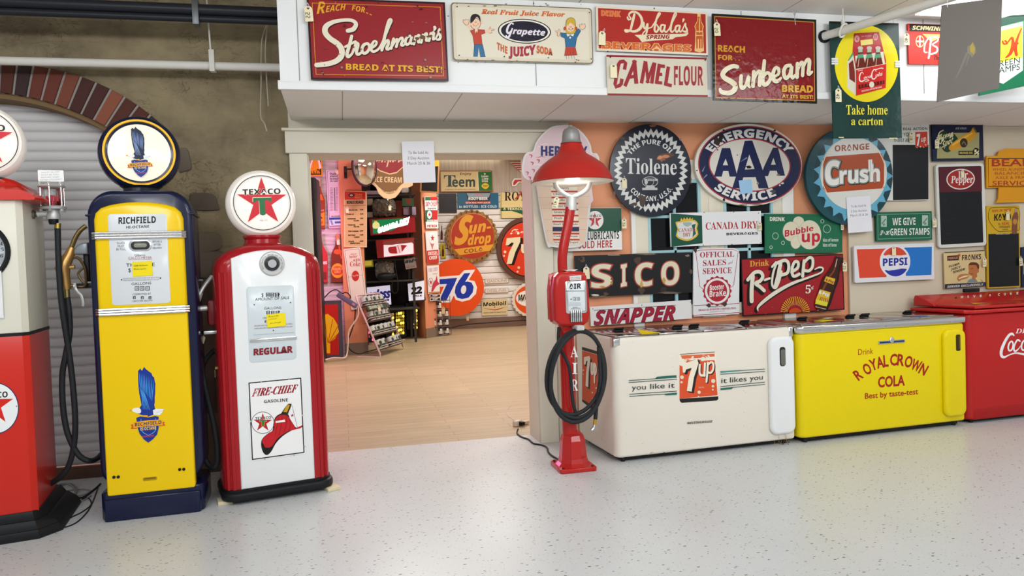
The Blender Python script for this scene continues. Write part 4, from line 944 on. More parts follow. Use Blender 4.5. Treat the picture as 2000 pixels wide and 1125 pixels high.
c = L.canvas(-.0008, (1130, 590, 3.409)); c.rough = .4
c.quad(668, 350, 930, 670, 'e9dfcc', -14); c.poly([(668, 350), (912, 335), (932, 630), (932, 650), (920, 656), (680, 670), (672, 660)], 'ece2d0')
c.poly([(672, 420), (700, 430), (720, 392), (790, 380), (840, 390), (905, 385), (926, 620), (672, 644)], 'd9532c'); c.poly([(680, 356), (905, 343), (906, 362), (800, 372), (690, 378)], 'd9683e'); c.poly([(672, 644), (930, 627), (931, 646), (918, 656), (686, 671), (674, 660)], '262224')
for i in range(16): c.blob(random.uniform(690, 900), random.uniform(350, 425), random.uniform(4, 13), random.uniform(2, 6), random.choice(('ece2d0', 'd9532c', 'e0a080')))
c.line([(676, 349), (780, 340), (905, 333)], 4, '4a443c')
seven(c, 0, 0, 1)
for x, y, r in ((687, 500, 12), (684, 533, 8), (895, 525, 14), (893, 560, 9), (892, 583, 6), (801, 600, 11), (797, 630, 6)): c.ell(x, y, r, r, 'e6d3bd')
c.text('TRADE MARK', 796, 572, 834, 570, 8, 'e6d3bd', 'r')
GR = '1f6a5c'
for pts in ([(334, 522), (652, 500)], [(334, 535), (652, 513)], [(338, 613), (652, 592)], [(338, 627), (652, 606)], [(943, 462), (1237, 446)], [(943, 480), (1237, 461)], [(943, 562), (1237, 532)], [(943, 575), (1237, 547)]): c.line(pts, 4, '1d4a42')
c.poly([(508, 508), (520, 496), (650, 486), (650, 500)], GR); c.poly([(565, 611), (580, 620), (652, 616), (652, 602)], GR); c.poly([(943, 463), (960, 459), (1070, 452), (1078, 458), (943, 470)], '3b8f88'); c.poly([(943, 585), (1015, 579), (1028, 569), (943, 574)], GR)
for t, x0, y0, x1, y1 in (('you', 353, 585, 446, 580), ('like', 476, 578, 572, 572), ('it', 598, 571, 638, 568), ('it', 948, 540, 986, 537), ('likes', 1006, 535, 1116, 526), ('you', 1138, 523, 1224, 514)): c.text(t, x0, y0, x1, y1, 34, '23302c', 'r', 0, 0)
c.text('WESTINGHOUSE', 722, 812, 890, 800, 14, '55504a', 'bi', .01)
for x, y, r in ((568, 1003, 5), (1043, 952, 4)): c.ell(x, y, r, r*1.1, '1a1816')
for x, y in ((1330, 900), (1345, 930), (1372, 890), (1380, 905), (1300, 940)): c.line([(x, y-18), (x+3, y+12), (x-2, y+38)], [1, 3, 1], 'b07a48', 3)
for i in range(16): c.blob(random.uniform(1335, 1398), random.uniform(930, 948), random.uniform(1.5, 5), random.uniform(1.5, 4), '3c2a1e')
for i in range(22): c.blob(random.uniform(300, 1230), random.uniform(245, 1030), random.uniform(1, 2.6), random.uniform(1, 2.6), '8a7458', 8)
L.put(c, 'front_lettering')
c = L.side(-.001, (1120, 580, 8.036)); c.rough = .4
c.poly([(134, 838), (384, 912), (388, 1210), (384, 1400), (140, 1200)], 'cf5430'); c.poly([(134, 782), (370, 850), (382, 870), (384, 905), (134, 832)], '2b2523')
c.poly([(136, 1640), (380, 1840), (384, 1800), (384, 1760), (136, 1600)], '2b2523'); c.poly([(136, 1190), (386, 1390), (384, 1765), (136, 1598)], 'cf5430')
S7 = [(165, 945), (250, 925), (268, 960), (240, 1180), (232, 1420), (190, 1395), (200, 1180), (222, 1000), (200, 1010), (190, 1060), (166, 1060)]
for i in range(4): c.poly([(x+8+i*6, y+8+i*8) for x, y in S7], '2b2523')
c.poly(S7, 'ece2cf')
for d, col in ((10, '2b2523'), (0, 'ece2cf')):
    c.line([(283+d, 1050+d), (281+d, 1170+d), (292+d, 1195+d), (308+d, 1180+d), (310+d, 1060+d)], 20, col, 3); c.line([(333+d, 1060+d), (332+d, 1330+d)], 20, col); c.line([(335+d, 1080+d), (352+d, 1070+d), (360+d, 1130+d), (352+d, 1200+d), (336+d, 1200+d)], 18, col, 3)
for x, y, r in ((160, 1150, 14), (158, 1210, 10), (360, 1430, 16), (300, 1500, 16), (300, 1590, 8)): c.ell(x, y, r*.7, r, 'e6d3bd')
o = L.put(c, 'side_logo')
# yellow cooler
L = cooler('drink_cooler', 'bright yellow drink cooler with red lettering and a polished metal top', (3.32, 4.94, 0), math.radians(2.8), 1.553, .64, .04, .835, mat('e6cf06', .3, coat=.3), 2, None)
RC = L
g = MB(); pl2 = [(x+(-.012 if x < .1 else .012 if x > 1.4 else 0), y+(-.014 if y < .08 else 0)) for x, y in L.pl]; g.prism(pl2, .83, .892, CHROME, axis='z', bev=.026, seg=5)
for x in (.18, .48, .78, 1.08, 1.4): g.lathe([(0, -.003), (.006, -.002), (.007, .003)], STEEL, (x, -.014, .853), 10, 'y')
L.part(g, 'metal_rim')
lid_set(L, .05, 1.5, .04, .61, .888, [.42, .79, 1.16], None, [(.30, .36), (.72, .31), (.86, .31), (1.32, .34)])
g = MB(); g.prism(rrect(.215, .70, .06, 7, 1.43, .44), -.04, .01, mat('e6cf06', .26, coat=.4), bev=.03, seg=5); bo = L.part(g, 'bottle_opener_housing')
p0 = L.at(1530+1200/3.515, 560+384/3.515, -.04); g = MB(); g.prism(rrect(.045, .13, .012, 5, p0.x, p0.z), -.0415, -.035, mat('3a2c0c', .5), bev=.001); g.box((p0.x+.012, -.0418, p0.z), (.012, .002, .1), mat('6a5212', .5)); L.part(g, 'opener_slot', bo)
c = L.canvas(-.0008, (1530, 560, 3.515)); RD = 'a3211c'
c.text('Drink', 513, 469, 616, 460, 40, RD, 'r', .008)
# the arched words follow a circle
for ch, x, y, a, wd in (('R', 513, 605, 40, 25), ('O', 575, 565, 29, 29), ('Y', 618, 535, 20, 25), ('A', 664, 520, 12, 26), ('L', 704, 510, 5, 17), ('C', 757, 501, -3, 26), ('R', 806, 503, -8, 25), ('O', 860, 515, -16, 28), ('W', 912, 540, -24, 36), ('N', 962, 568, -32, 27)):
    ca, sa = math.cos(math.radians(a)), math.sin(math.radians(a)); hh = 74; bx_, by_ = x+sa*hh*.42, y+ca*hh*.5
    c.text(ch, bx_-ca*wd*.86, by_+sa*wd*.7, bx_+ca*wd*.86, by_-sa*wd*.7, hh, RD, 'r', .028, up=(-sa*.85, -ca))
c.text('COLA', 652, 690, 831, 676, 68, RD, 'r', .03); c.text('Best by taste-test', 560, 770, 924, 737, 38, RD, 'r', .014)
L.put(c, 'front_lettering')
g = MB(); a, b = L.at(1715, 669, -.002), L.at(1767, 666, -.002); g.box(((a.x+b.x)/2, -.004, (a.z+b.z)/2), (b.x-a.x, .008, .026), CHROME, .003); g.box(((a.x+b.x)/2, -.0085, (a.z+b.z)/2), ((b.x-a.x)*.92, .002, .014), mat('1d3a6a', .3)); g.sphere(((a.x+b.x)/2, -.006, (a.z+b.z)/2+.014), .024, CHROME, sy=.4); L.part(g, 'maker_badge')
# red cooler
L = cooler('drink_cooler', 'red drink cooler with white script lettering at the right edge of the photo', (4.93, 5.04, 0), math.radians(2.8), 1.75, .545, .03, .9, mat('b81e1c', .24, coat=.5), 2, None, .07)
CC = L; RL = mat('bb2220', .25, coat=.5)
L.part(MB().prism([(0.0, .545), (1.75, .545), (1.75, -.004), (.06, -.004), (.0, .05)], .03, .12, mat('a31a1a', .3), axis='z', bev=.006), 'kick_panel')
g = MB(); g.prism([(-.035, .55), (1.76, .55), (1.76, -.03), (.0, -.03), (-.035, .0)], .9, .932, RL, axis='z', bev=.012, seg=3); L.part(g, 'top_rim')
g = MB(); g.prism([(.02, .34), (1.74, .34), (1.74, -.035), (.04, -.035)], .94, .962, RL, axis='z', bev=.008, seg=3); li = L.part(g, 'lid'); L.part(handle(L, 1.05, .1, .962, .12), 'handle', li)
g = MB(); g.prism([(.33, .945), (.33, .962), (.51, 1.035), (.54, 1.035), (.555, 1.0), (.555, .945)], .0, 1.74, RL, axis='x', bev=.01, seg=3); bk = L.part(g, 'back_riser')
R_ = Matrix.Translation((0, .33, .963)) @ Matrix.Rotation(-math.atan2(.18, .073), 4, 'X')
c = Canvas(L.M @ R_, (1740, 540, 6.25)); c.rough = .35
for t, x, y, w in (('H', 868, 256, 24), ('A', 944, 252, 24), ('V', 1018, 248, 24), ('E', 1098, 244, 20), ('A', 1210, 234, 24), ('C', 1318, 226, 24), ('O', 1392, 222, 24), ('K', 1466, 216, 22), ('E', 1544, 210, 20)): c.text(t, x-w/2, y+8, x+w/2, y+7, 27, 'f2efec', 'b', .01)
c.ell(794, 260, 13, 9, '3a1212'); o = c.mb.build('riser_lettering', bk); o.matrix_local = R_
g = MB(); g.box((.62, .53, 1.055), (.17, .03, .035), BLACK, .006); L.part(g, 'rear_handle')
c = L.canvas(-.0008, (1740, 540, 6.25)); WH = 'f0eeee'; c.text('DRINK', 1520, 694, 1860, 680, 54, WH, 'si', .01)
c.line([(1502, 720), (1480, 700), (1440, 720), (1390, 800), (1350, 900), (1350, 965), (1385, 985), (1440, 960), (1520, 935), (1600, 945)], [16, 26, 30, 36, 40, 36, 24, 14, 16, 22], WH, 5)
c.line([(1600, 945), (1700, 960), (1800, 920), (1900, 925)], [22, 24, 14, 10], WH, 5)
def ringo(x, y, rx, ry, w): c.ring(x, y, rx, ry, w, WH, 36, rot=12)
ringo(1462, 850, 38, 68, 20); c.line([(1575, 790), (1545, 775), (1512, 830), (1500, 890), (1520, 912), (1560, 880), (1580, 850)], [18, 20, 20, 22, 20, 12, 8], WH, 5); ringo(1625, 840, 40, 70, 20); c.line([(1668, 775), (1655, 880), (1680, 905), (1720, 860)], [18, 22, 18, 8], WH, 5)
c.line([(1800, 720), (1760, 690), (1720, 760), (1700, 850), (1730, 900), (1790, 870)], [14, 24, 28, 30, 24, 10], WH, 5)
L.put(c, 'front_lettering')
# things lying on the coolers
p = WC.at(1225, 652, .2); 
def note(name, label, cat, L, px, py, z, pts, m, rz=0):
    d = L.I.to_3x3() @ ray(px, py); o_ = L.I @ CPOS; t = (z-o_.z)/d.z; p = o_+d*t
    g = MB(); n = len(pts); g.add([(x, y, zz) for x, y, zz in pts], [list(range(n))], m)
    o = g.build(name, M=L.M @ Matrix.Translation(p) @ Matrix.Rotation(rz, 4, 'Z')); tag(o, label, cat)
YN = mat('efcf10', .6)
note('sticky_note', 'curled yellow sticky note on the lid of the white cooler', 'sticky note', WC, 1265, 652, .899, [(-.06, -.03, .001), (.09, -.03, .003), (.1, .02, .004), (-.02, .04, .004), (-.065, .03, .035)], YN)
note('sticky_note', 'flat yellow sticky note on the lid of the yellow cooler', 'sticky note', RC, 1610, 627, .902, [(-.08, -.05, .001), (.07, -.04, .002), (.08, .04, .002), (-.05, .06, .002)], YN, .2)
note('price_tag', 'small cream tag lying on the metal lid of the yellow cooler', 'price tag', RC, 1617, 622, .904, [(-.05, -.03, .003), (.04, -.03, .003), (.05, .03, .003), (-.03, .03, .003)], TAGM, .3)
note('sticky_note', 'yellow sticky note on the lid of the red cooler', 'sticky note', CC, 1904, 593, .964, [(-.06, -.05, .002), (.1, -.03, .003), (.02, .06, .002)], mat('e6b222', .6))
for nm, lab, L_, y_, cr_, q, txts in (('sticky_note', 'yellow sticky note with handwriting on the face of the yellow pump', YP, -.2262, (160, 220, 2.677), [(262, 781), (366, 776), (371, 851), (266, 857)], [('1938 Gilbarco', 272, 806, 345, 799), ('Calco-meter', 272, 822, 338, 818)]),
                                     ('sticky_note', 'yellow sticky note with handwriting on the dial of the dark red pump', TX, -.2265, (420, 540, 6.25), [(626, 465), (856, 440), (868, 600), (638, 626)], [('Bennett 966', 650, 496, 775, 486), ('restored', 655, 528, 752, 517), ('gas pump', 668, 576, 800, 562)])):
    c = L_.canvas(y_, cr_); P_ = [c.P(*p) for p in q]; c.mb.add([(a, -.002*(i in (2, 3)), b) for i, (a, b) in enumerate(P_)], [[3, 2, 1, 0]], mat('f0d916', .6))
    c.z = .004
    for t, x0, y0, x1, y1 in txts: c.text(t, x0, y0, x1, y1, (8 if cr_[2] < 3 else 15), '5a6a2a', 'sc')
    o = c.mb.build(nm, M=c.M); tag(o, lab, 'sticky note')
# ================================================================== signs on the soffit and the sign wall
SOF = 4.79
A = (540, 0, 4.328)
s = Sign('tin_sign', 'dark red bread sign with cream script lettering and yellow slogan, leftmost on the soffit', [(283, -6), (1440, 8), (1462, 697), (288, 659)], A, '8e2228', .03, .012, wall=SOF, wear=.3, edge='5a1a1c', rough=.3)
s.inset(0, .012, '2c1416'); s.inset(.03, .004, 'c98a2a')
Y_ = 'd9a02c'
for t, x0, y0, x1, y1, h in (('R', 340, 118, 410, 110, 100), ('EACH', 416, 104, 586, 82, 52), ('FOR', 636, 88, 748, 108, 46)): s.text(t, x0, y0, x1, y1, h, Y_, 'bi')
for x, y in ((766, 112), (796, 124)): s.line([(x-6, y-4), (x+6, y+2)], 8, Y_)
def script(c, L, w, col, shadow=None, dx=6, dy=8, k=5):
    for d, q in (((dx, dy), shadow), ((0, 0), col)):
        if q:
            for pts, ws in L: c.line([(x+d[0], y+d[1]) for x, y in pts], [w*z for z in ws], q, k)
ST = [([(602, 262), (650, 248), (672, 205), (640, 176), (570, 172), (480, 188), (420, 225), (412, 275), (450, 325), (520, 375), (552, 425), (545, 480), (500, 520), (430, 542), (340, 552)], [.9, 1, .9, .8, .75, .9, 1.15, 1.25, 1.2, 1.25, 1.3, 1.25, 1.15, 1.1, 1.05]),
      ([(636, 308), (612, 400), (596, 460), (608, 482), (640, 455)], [.7, .75, .75, .7, .5]), ([(580, 398), (622, 376), (668, 352)], [.5, .55, .5]),
      ([(640, 455), (668, 385), (672, 365), (690, 372), (688, 400), (676, 440), (688, 462), (715, 450)], [.5, .7, .7, .6, .6, .7, .7, .5]),
      ([(768, 368), (735, 385), (722, 425), (738, 452), (768, 440), (786, 400), (770, 368), (790, 380), (812, 378)], [.6, .7, .7, .7, .65, .6, .5, .4, .35]),
      ([(800, 412), (836, 385), (846, 358), (826, 350), (804, 385), (802, 425), (824, 438), (866, 412), (905, 340), (950, 230), (972, 180), (962, 165), (944, 190), (915, 310), (890, 425)], [.5, .55, .5, .5, .65, .65, .6, .5, .5, .5, .5, .5, .6, .7, .7]),
      ([(895, 410), (925, 355), (945, 345), (945, 375), (930, 410), (945, 420), (970, 395)], [.5, .6, .6, .65, .65, .55, .4]),
      ([(968, 412), (986, 345), (990, 330)], [.65, .65, .6]), ([(980, 390), (1006, 345), (1022, 335), (1022, 360), (1012, 398)], [.45, .55, .55, .6, .6]), ([(1015, 380), (1040, 335), (1062, 322), (1066, 345), (1054, 380), (1068, 388), (1086, 372)], [.45, .55, .55, .6, .6, .5, .4]),
      ([(1128, 305), (1100, 322), (1088, 358), (1102, 380), (1128, 360), (1144, 310), (1132, 355), (1142, 374), (1162, 360)], [.55, .6, .65, .6, .5, .55, .6, .5, .4]),
      ([(1160, 376), (1176, 312)], [.6, .6]), ([(1168, 350), (1192, 305), (1206, 302), (1202, 335), (1198, 360), (1216, 358)], [.4, .5, .55, .6, .55, .4]), ([(1222, 362), (1238, 298)], [.6, .6]), ([(1230, 335), (1256, 290), (1270, 288), (1268, 320), (1264, 346), (1284, 342)], [.4, .5, .55, .6, .55, .4]),
      ([(1288, 348), (1304, 285)], [.6, .6]), ([(1294, 325), (1318, 280), (1330, 282), (1326, 310), (1324, 336), (1346, 325)], [.4, .5, .55, .6, .55, .4]),
      ([(1346, 325), (1372, 275), (1378, 246), (1368, 275), (1384, 310), (1376, 335), (1356, 338)], [.4, .5, .4, .55, .65, .6, .5]), ([(1336, 234), (1338, 244), (1330, 262)], [.7, .7, .3])]
script(s, ST, 40, 'ded6c0', '3a1214')
for x, y, rx in ((1190, 330, 20), (1232, 320, 26), (1295, 310, 22), (1160, 350, 14)): s.blob(x, y, rx, rx*.6, '6b4526')
s.text('BREAD AT ITS BEST!', 588, 592, 1398, 616, 50, Y_, 'b', .02)
for i in range(46):
    x, y = random.choice(((random.uniform(300, 1440), random.uniform(560, 670)), (random.uniform(1100, 1450), random.uniform(20, 320)), (random.uniform(300, 520), random.uniform(350, 620)), (random.uniform(300, 1440), random.uniform(20, 640))))
    s.blob(x, y, random.uniform(3, 12), random.uniform(3, 9), random.choice(('4a1c1c', '3a2422', '6c4440', '8d6a66')), 8)
for x, y in ((552, 574), (1300, 657), (1256, 510)): s.ell(x, y, 10, 10, '8a7a70')
s.done()

B = (870, 0, 5.626)
s = Sign('tin_sign', 'cream soda sign with a waving boy and girl beside a dark oval', [(80, 26), (1626, 92), (1638, 702), (100, 664)], B, 'd8d0bc', .03, .012, wall=SOF, r=.02, wear=.16, wearcol='9a8458', rough=.35, bev=.004)
s.inset(0, .006, '6f604a'); s.inset(.006, .02, 'cfc6b0')
OR = 'c9622c'
s.text('Real Fruit Juice Flavor', 395, 152, 1310, 184, 50, OR, 'si', .03, ol=(.03, '4a2418'))
s.ell(868, 343, 292, 136, '191528', 60, 3); s.ell(868, 343, 280, 126, 'e2dccb', 60, 3); s.ell(868, 344, 258, 112, '191528', 60, 3)
script(s, [([(742, 262), (722, 256), (690, 290), (676, 340), (690, 365), (720, 345), (736, 310), (700, 400), (672, 408), (668, 392)], [.9, .7, 1, 1.1, 1, .8, .7, 1, 1, .7])], 22, 'ded7e0')
s.text('rapette', 738, 372, 1092, 392, 62, 'ded7e0', 'bi', .02, .1)
s.text('THE', 566, 540, 680, 592, 74, OR, 'b', .01, ol=(.02, '6a2a1c')); s.text('JUICY', 700, 612, 985, 592, 88, 'a3283c', 'b', .02, ol=(.02, '5a1824'), warp=lambda q: (-.14*math.sin(PI*q), 1.1)); s.text('SODA', 1004, 580, 1174, 606, 78, OR, 'b', .02, ol=(.02, '6a2a1c'), warp=lambda q: (0, 1-.15*q))
K = '1c1818'
# boy
s.poly([(262, 300), (290, 335), (320, 320), (430, 330), (436, 365), (392, 380), (405, 490), (315, 490), (300, 390), (272, 340)], 'b8402c'); s.line([(262, 300), (290, 335), (320, 320), (430, 330), (436, 365), (392, 380), (405, 490), (315, 490), (300, 390), (272, 340)], 4, K)
s.poly([(318, 490), (408, 490), (438, 625), (384, 625), (365, 520), (352, 622), (308, 622)], '2f6790'); s.line([(318, 490), (408, 490), (438, 625), (384, 625), (365, 520), (352, 622), (308, 622), (318, 490)], 4, K)
SKN = 'e6c0a4'
s.poly([(236, 282), (262, 262), (288, 320), (276, 338)], SKN); s.poly([(434, 332), (480, 326), (480, 360), (436, 362)], SKN); s.poly([(195, 215), (215, 228), (222, 208), (236, 222), (256, 212), (262, 228), (250, 270), (225, 280), (205, 262), (192, 240)], SKN); s.line([(195, 215), (215, 228), (222, 208), (236, 222), (256, 212), (262, 228), (250, 270), (225, 280), (192, 240), (195, 215)], 3.5, K)
s.poly([(478, 322), (495, 290), (500, 318), (540, 322), (536, 332), (506, 338), (512, 362), (482, 368)], SKN); s.line([(478, 322), (495, 290), (500, 318), (540, 322), (536, 332), (506, 338), (512, 362), (482, 368)], 3.5, K)
s.ell(330, 262, 56, 62, K); s.ell(330, 262, 52, 58, SKN); s.ell(270, 270, 12, 13, SKN); s.ell(398, 246, 14, 17, SKN); s.poly([(274, 245), (276, 190), (300, 160), (340, 155), (378, 180), (386, 240), (372, 215), (345, 185), (320, 215), (290, 250)], '241c1a', 2)
for x, y in ((328, 246), (338, 244)): s.ell(x, y, 3, 6, K)
s.ring(330, 272, 22, 18, 3, K, 16, 200, 340); s.ell(306, 272, 7, 7, 'd08a78'); s.ell(358, 264, 7, 7, 'd08a78'); s.poly([(322, 322), (355, 318), (350, 360), (336, 345), (328, 372)], 'd8d0bc')
# girl
s.poly([(1264, 360), (1330, 368), (1410, 365), (1462, 315), (1486, 340), (1440, 420), (1425, 520), (1320, 520), (1312, 420), (1268, 402)], '2f6790'); s.poly([(1322, 520), (1424, 520), (1446, 605), (1306, 612)], 'b8402c')
for x in (1345, 1372, 1400): s.line([(x, 528), (x+(x-1372)*.4, 604)], 3, '6a1c14')
s.line([(1264, 360), (1330, 368), (1410, 365), (1462, 315), (1486, 340), (1440, 420), (1425, 520), (1446, 605), (1306, 612), (1322, 520), (1312, 420), (1268, 402), (1264, 360)], 4, K)
s.poly([(1204, 338), (1240, 345), (1246, 316), (1256, 330), (1258, 372), (1246, 398), (1226, 395), (1232, 362), (1206, 350)], SKN); s.line([(1204, 338), (1240, 345), (1246, 316), (1256, 330), (1258, 372), (1246, 398), (1226, 395), (1232, 362), (1206, 350)], 3, K)
s.poly([(1476, 300), (1468, 268), (1492, 278), (1496, 258), (1510, 272), (1530, 258), (1538, 300), (1510, 328), (1486, 322)], SKN); s.line([(1476, 300), (1468, 268), (1492, 278), (1496, 258), (1510, 272), (1530, 258), (1538, 300), (1510, 328), (1486, 322)], 3, K)
s.poly([(1322, 300), (1330, 225), (1375, 196), (1420, 222), (1428, 300), (1420, 365), (1330, 368)], 'c8a436', 2); s.ell(1372, 300, 44, 52, SKN); s.poly([(1330, 290), (1336, 230), (1375, 205), (1415, 230), (1420, 290), (1372, 250)], 'c8a436', 2); s.line([(1322, 300), (1330, 225), (1375, 196), (1420, 222), (1428, 300)], 4, K, 3)
for x in (1310, 1434): s.ell(x, 314, 14, 20, 'b8402c')
for x in (1368, 1380): s.ell(x, 298, 3, 6, K)
s.ring(1374, 318, 20, 15, 3, K, 16, 200, 340); s.ell(1354, 320, 6, 6, K); s.ell(1396, 318, 6, 6, K); s.poly([(1328, 372), (1370, 382), (1412, 370), (1402, 402), (1370, 388), (1338, 405)], 'e2dccb'); s.ell(1368, 416, 9, 12, 'e2dccb')
for x in (1326, 1352, 1384, 1410): s.line([(x, 614), (x+2, 650)], 3, K)
for x, y in ((150, 610), (127, 76), (1580, 140), (645, 624), (1128, 636), (1600, 650), (966, 40)): s.ell(x, y, 7, 7, '2a221c')
for i in range(26): s.blob(random.uniform(110, 1620), random.choice((random.uniform(655, 690), random.uniform(40, 75))), random.uniform(6, 22), random.uniform(2, 6), '6b542c', 8)
s.done()

Cc = (1150, 0, 5.624)
s = Sign('tin_sign', 'red beverage sign with cream script and an orange bottle', [(92, 62), (1318, 138), (1316, 606), (96, 556)], Cc, 'a82c24', .03, .01, wall=SOF, rough=.3, edge='d9cdb8')
s.inset(0, .014, 'ddd2bc')
s.text('DRINK', 138, 172, 346, 184, 58, 'd86a34', 'b', .01, ol=(.035, 'e2a878'))
script(s, [([(425, 190), (435, 215), (462, 205), (440, 165), (470, 132), (530, 140), (574, 190), (585, 260), (555, 320), (500, 345), (440, 335), (398, 330), (410, 350), (455, 330), (478, 250), (500, 160)], [.7, .7, .6, .7, .9, .9, 1.1, 1.2, 1.2, 1, .8, .7, .7, .8, 1.1, 1]),
           ([(605, 250), (605, 300), (625, 310), (645, 260), (640, 330), (620, 395), (590, 375), (640, 320), (690, 300)], [.7, .9, .8, .8, .8, .7, .5, .5, .5]), ([(690, 300), (760, 190), (785, 150), (765, 150), (735, 240), (722, 330), (745, 350), (765, 310), (745, 270)], [.5, .6, .6, .7, .9, .9, .8, .8, .5]),
           ([(820, 275), (795, 280), (785, 325), (805, 350), (832, 310), (838, 270), (828, 330), (850, 352), (880, 320)], [.7, .8, .9, .8, .7, .7, .8, .7, .5]), ([(880, 320), (940, 200), (962, 155), (942, 150), (910, 250), (898, 330), (915, 352), (940, 330)], [.5, .6, .6, .7, .9, .9, .7, .5]),
           ([(985, 280), (958, 290), (950, 330), (968, 352), (995, 315), (1000, 275), (992, 330), (1010, 350), (1035, 310), (1060, 255), (1062, 290), (1078, 330), (1060, 350), (1035, 340)], [.7, .8, .9, .8, .7, .7, .8, .6, .5, .6, .7, .9, .8, .7]), ([(1040, 215), (1032, 240)], [1, .5])], 26, 'e0d2b2')
s.poly([(500, 384), (700, 378), (900, 374), (1040, 372), (1075, 362), (1086, 340), (1092, 372), (1070, 395), (1010, 404), (950, 410), (920, 432), (720, 446), (580, 462), (550, 420)], 'e0d2b2')
s.text('SPRING', 628, 432, 888, 424, 42, '8e241e', 'bi', .02)
s.text('BEVERAGES', 148, 532, 1118, 566, 72, 'cf6426', 'b', .02, ol=(.04, 'e2b888'))
s.poly([(1190, 150), (1228, 152), (1226, 185), (1236, 240), (1262, 290), (1252, 330), (1258, 380), (1256, 430), (1264, 560), (1220, 580), (1160, 562), (1168, 430), (1166, 380), (1172, 330), (1158, 290), (1184, 240), (1192, 185)], 'e0b878')
s.poly([(1196, 185), (1222, 187), (1230, 240), (1252, 290), (1244, 330), (1250, 430), (1250, 530), (1180, 535), (1176, 430), (1180, 330), (1168, 290), (1190, 240)], 'c0561e'); s.line([(1212, 200), (1214, 280), (1212, 360)], 8, 'e8c890'); s.quad(1178, 340, 1246, 352, 'e0b878'); s.quad(1178, 385, 1246, 395, 'e0b878'); s.quad(1196, 430, 1206, 540, 'e8c890'); s.quad(1226, 430, 1234, 540, 'e8c890')
for x, y in ((717, 94), (207, 567), (1296, 614)): s.ell(x, y, 8, 8, '1a1614')
s.done()
s = Sign('tin_sign', 'cream flour sign with big dark red block letters', [(207, 600), (1304, 636), (1316, 1062), (212, 1048)], Cc, 'cdc6b2', .03, .012, wall=SOF, rough=.35)
s.band(0, 0, 1, .05, '8a2028'); s.band(0, .955, 1, 1, '8a2028')
DR = '93222a'
for P_, w in (([(392, 765), (404, 690), (384, 674), (345, 680), (328, 705), (288, 925), (296, 955), (340, 938), (356, 920), (364, 865)], 40), ([(396, 948), (512, 662)], 40), ([(498, 662), (522, 920)], 46), ([(440, 850), (516, 836)], 36),
              ([(578, 916), (622, 672)], 40), ([(626, 676), (652, 912)], 34), ([(636, 912), (714, 690)], 32), ([(724, 688), (690, 918)], 40), ([(742, 920), (776, 702)], 40), ([(760, 722), (836, 730)], 36), ([(752, 816), (806, 818)], 34), ([(732, 905), (806, 912)], 34), ([(874, 732), (842, 938)], 40), ([(830, 922), (910, 942)], 36)): s.line(P_, w, DR, cap=False)
s.text('FLOUR', 936, 932, 1254, 938, 205, DR, 'b', .008, ol=(.012, 'e0b4a8'))
for x, y in ((236, 628), (1278, 660)): s.ell(x, y, 9, 9, '1a1614')
s.done()

D = (1380, 0, 5.1125)
s = Sign('tin_sign', 'dented dark red bread sign with cream lettering and black edge, hanging before the soffit', [(54, 134), (1098, 198), (1118, 1034), (88, 1004)], D, '7c1a1e', .06, .008, wall=SOF, rough=.16, bump=.5, edge='20201a')
s.inset(0, .016, '1c1f18'); s.inset(.016, .006, 'b9863a')
s.text('REACH', 114, 512, 382, 526, 62, 'c9922e', 'b', .02); s.text('FOR . .', 116, 596, 330, 604, 48, 'c9922e', 'b', .02)
script(s, [([(306, 668), (262, 662), (200, 690), (160, 740), (180, 780), (250, 820), (285, 860), (270, 905), (220, 930), (150, 920), (134, 895)], [.9, 1.0, 1.1, 1.2, 1.2, 1.3, 1.3, 1.2, 1.1, 1, .8]),
           ([(344, 760), (340, 840), (355, 880), (390, 850), (420, 760), (412, 840), (428, 870)], [.9, 1, 1, .8, .9, .9, .6]), ([(470, 720), (462, 860)], [1, 1]), ([(468, 800), (505, 725), (535, 720), (530, 790), (526, 850)], [.6, .8, .9, 1, 1]),
           ([(575, 610), (562, 740), (560, 830), (590, 845), (630, 800), (630, 745), (600, 730), (570, 760)], [.9, 1, 1, 1, .9, .9, .8, .6]), ([(665, 770), (715, 740), (715, 690), (685, 680), (660, 740), (670, 800), (705, 812), (740, 780)], [.6, .7, .8, .8, 1, 1, .9, .6]),
           ([(835, 655), (790, 665), (768, 720), (785, 780), (825, 750), (848, 660), (842, 740), (856, 780), (880, 750)], [.8, .9, 1, 1, .8, .9, .9, .8, .5]), ([(905, 640), (900, 770)], [1, 1]), ([(905, 720), (935, 635), (960, 640), (955, 755)], [.5, .8, .9, .9]), ([(955, 700), (990, 612), (1022, 605), (1020, 680), (1015, 740), (1050, 720)], [.5, .8, 1, 1, 1, .6])], 40, 'd9d0b2', '2a1010', 6, 8)
s.text('BREAD', 750, 918, 1056, 924, 66, 'c9983a', 'b', .03); s.text('AT ITS BEST!', 750, 980, 1060, 988, 34, 'c9983a', 'b', .03)
for i in range(34): s.blob(random.uniform(100, 1080), random.choice((random.uniform(960, 1010), random.uniform(200, 980))), random.uniform(3, 10), random.uniform(2, 6), random.choice(('a85a5c', '5a1216', '93383a')), 8)
s.done()

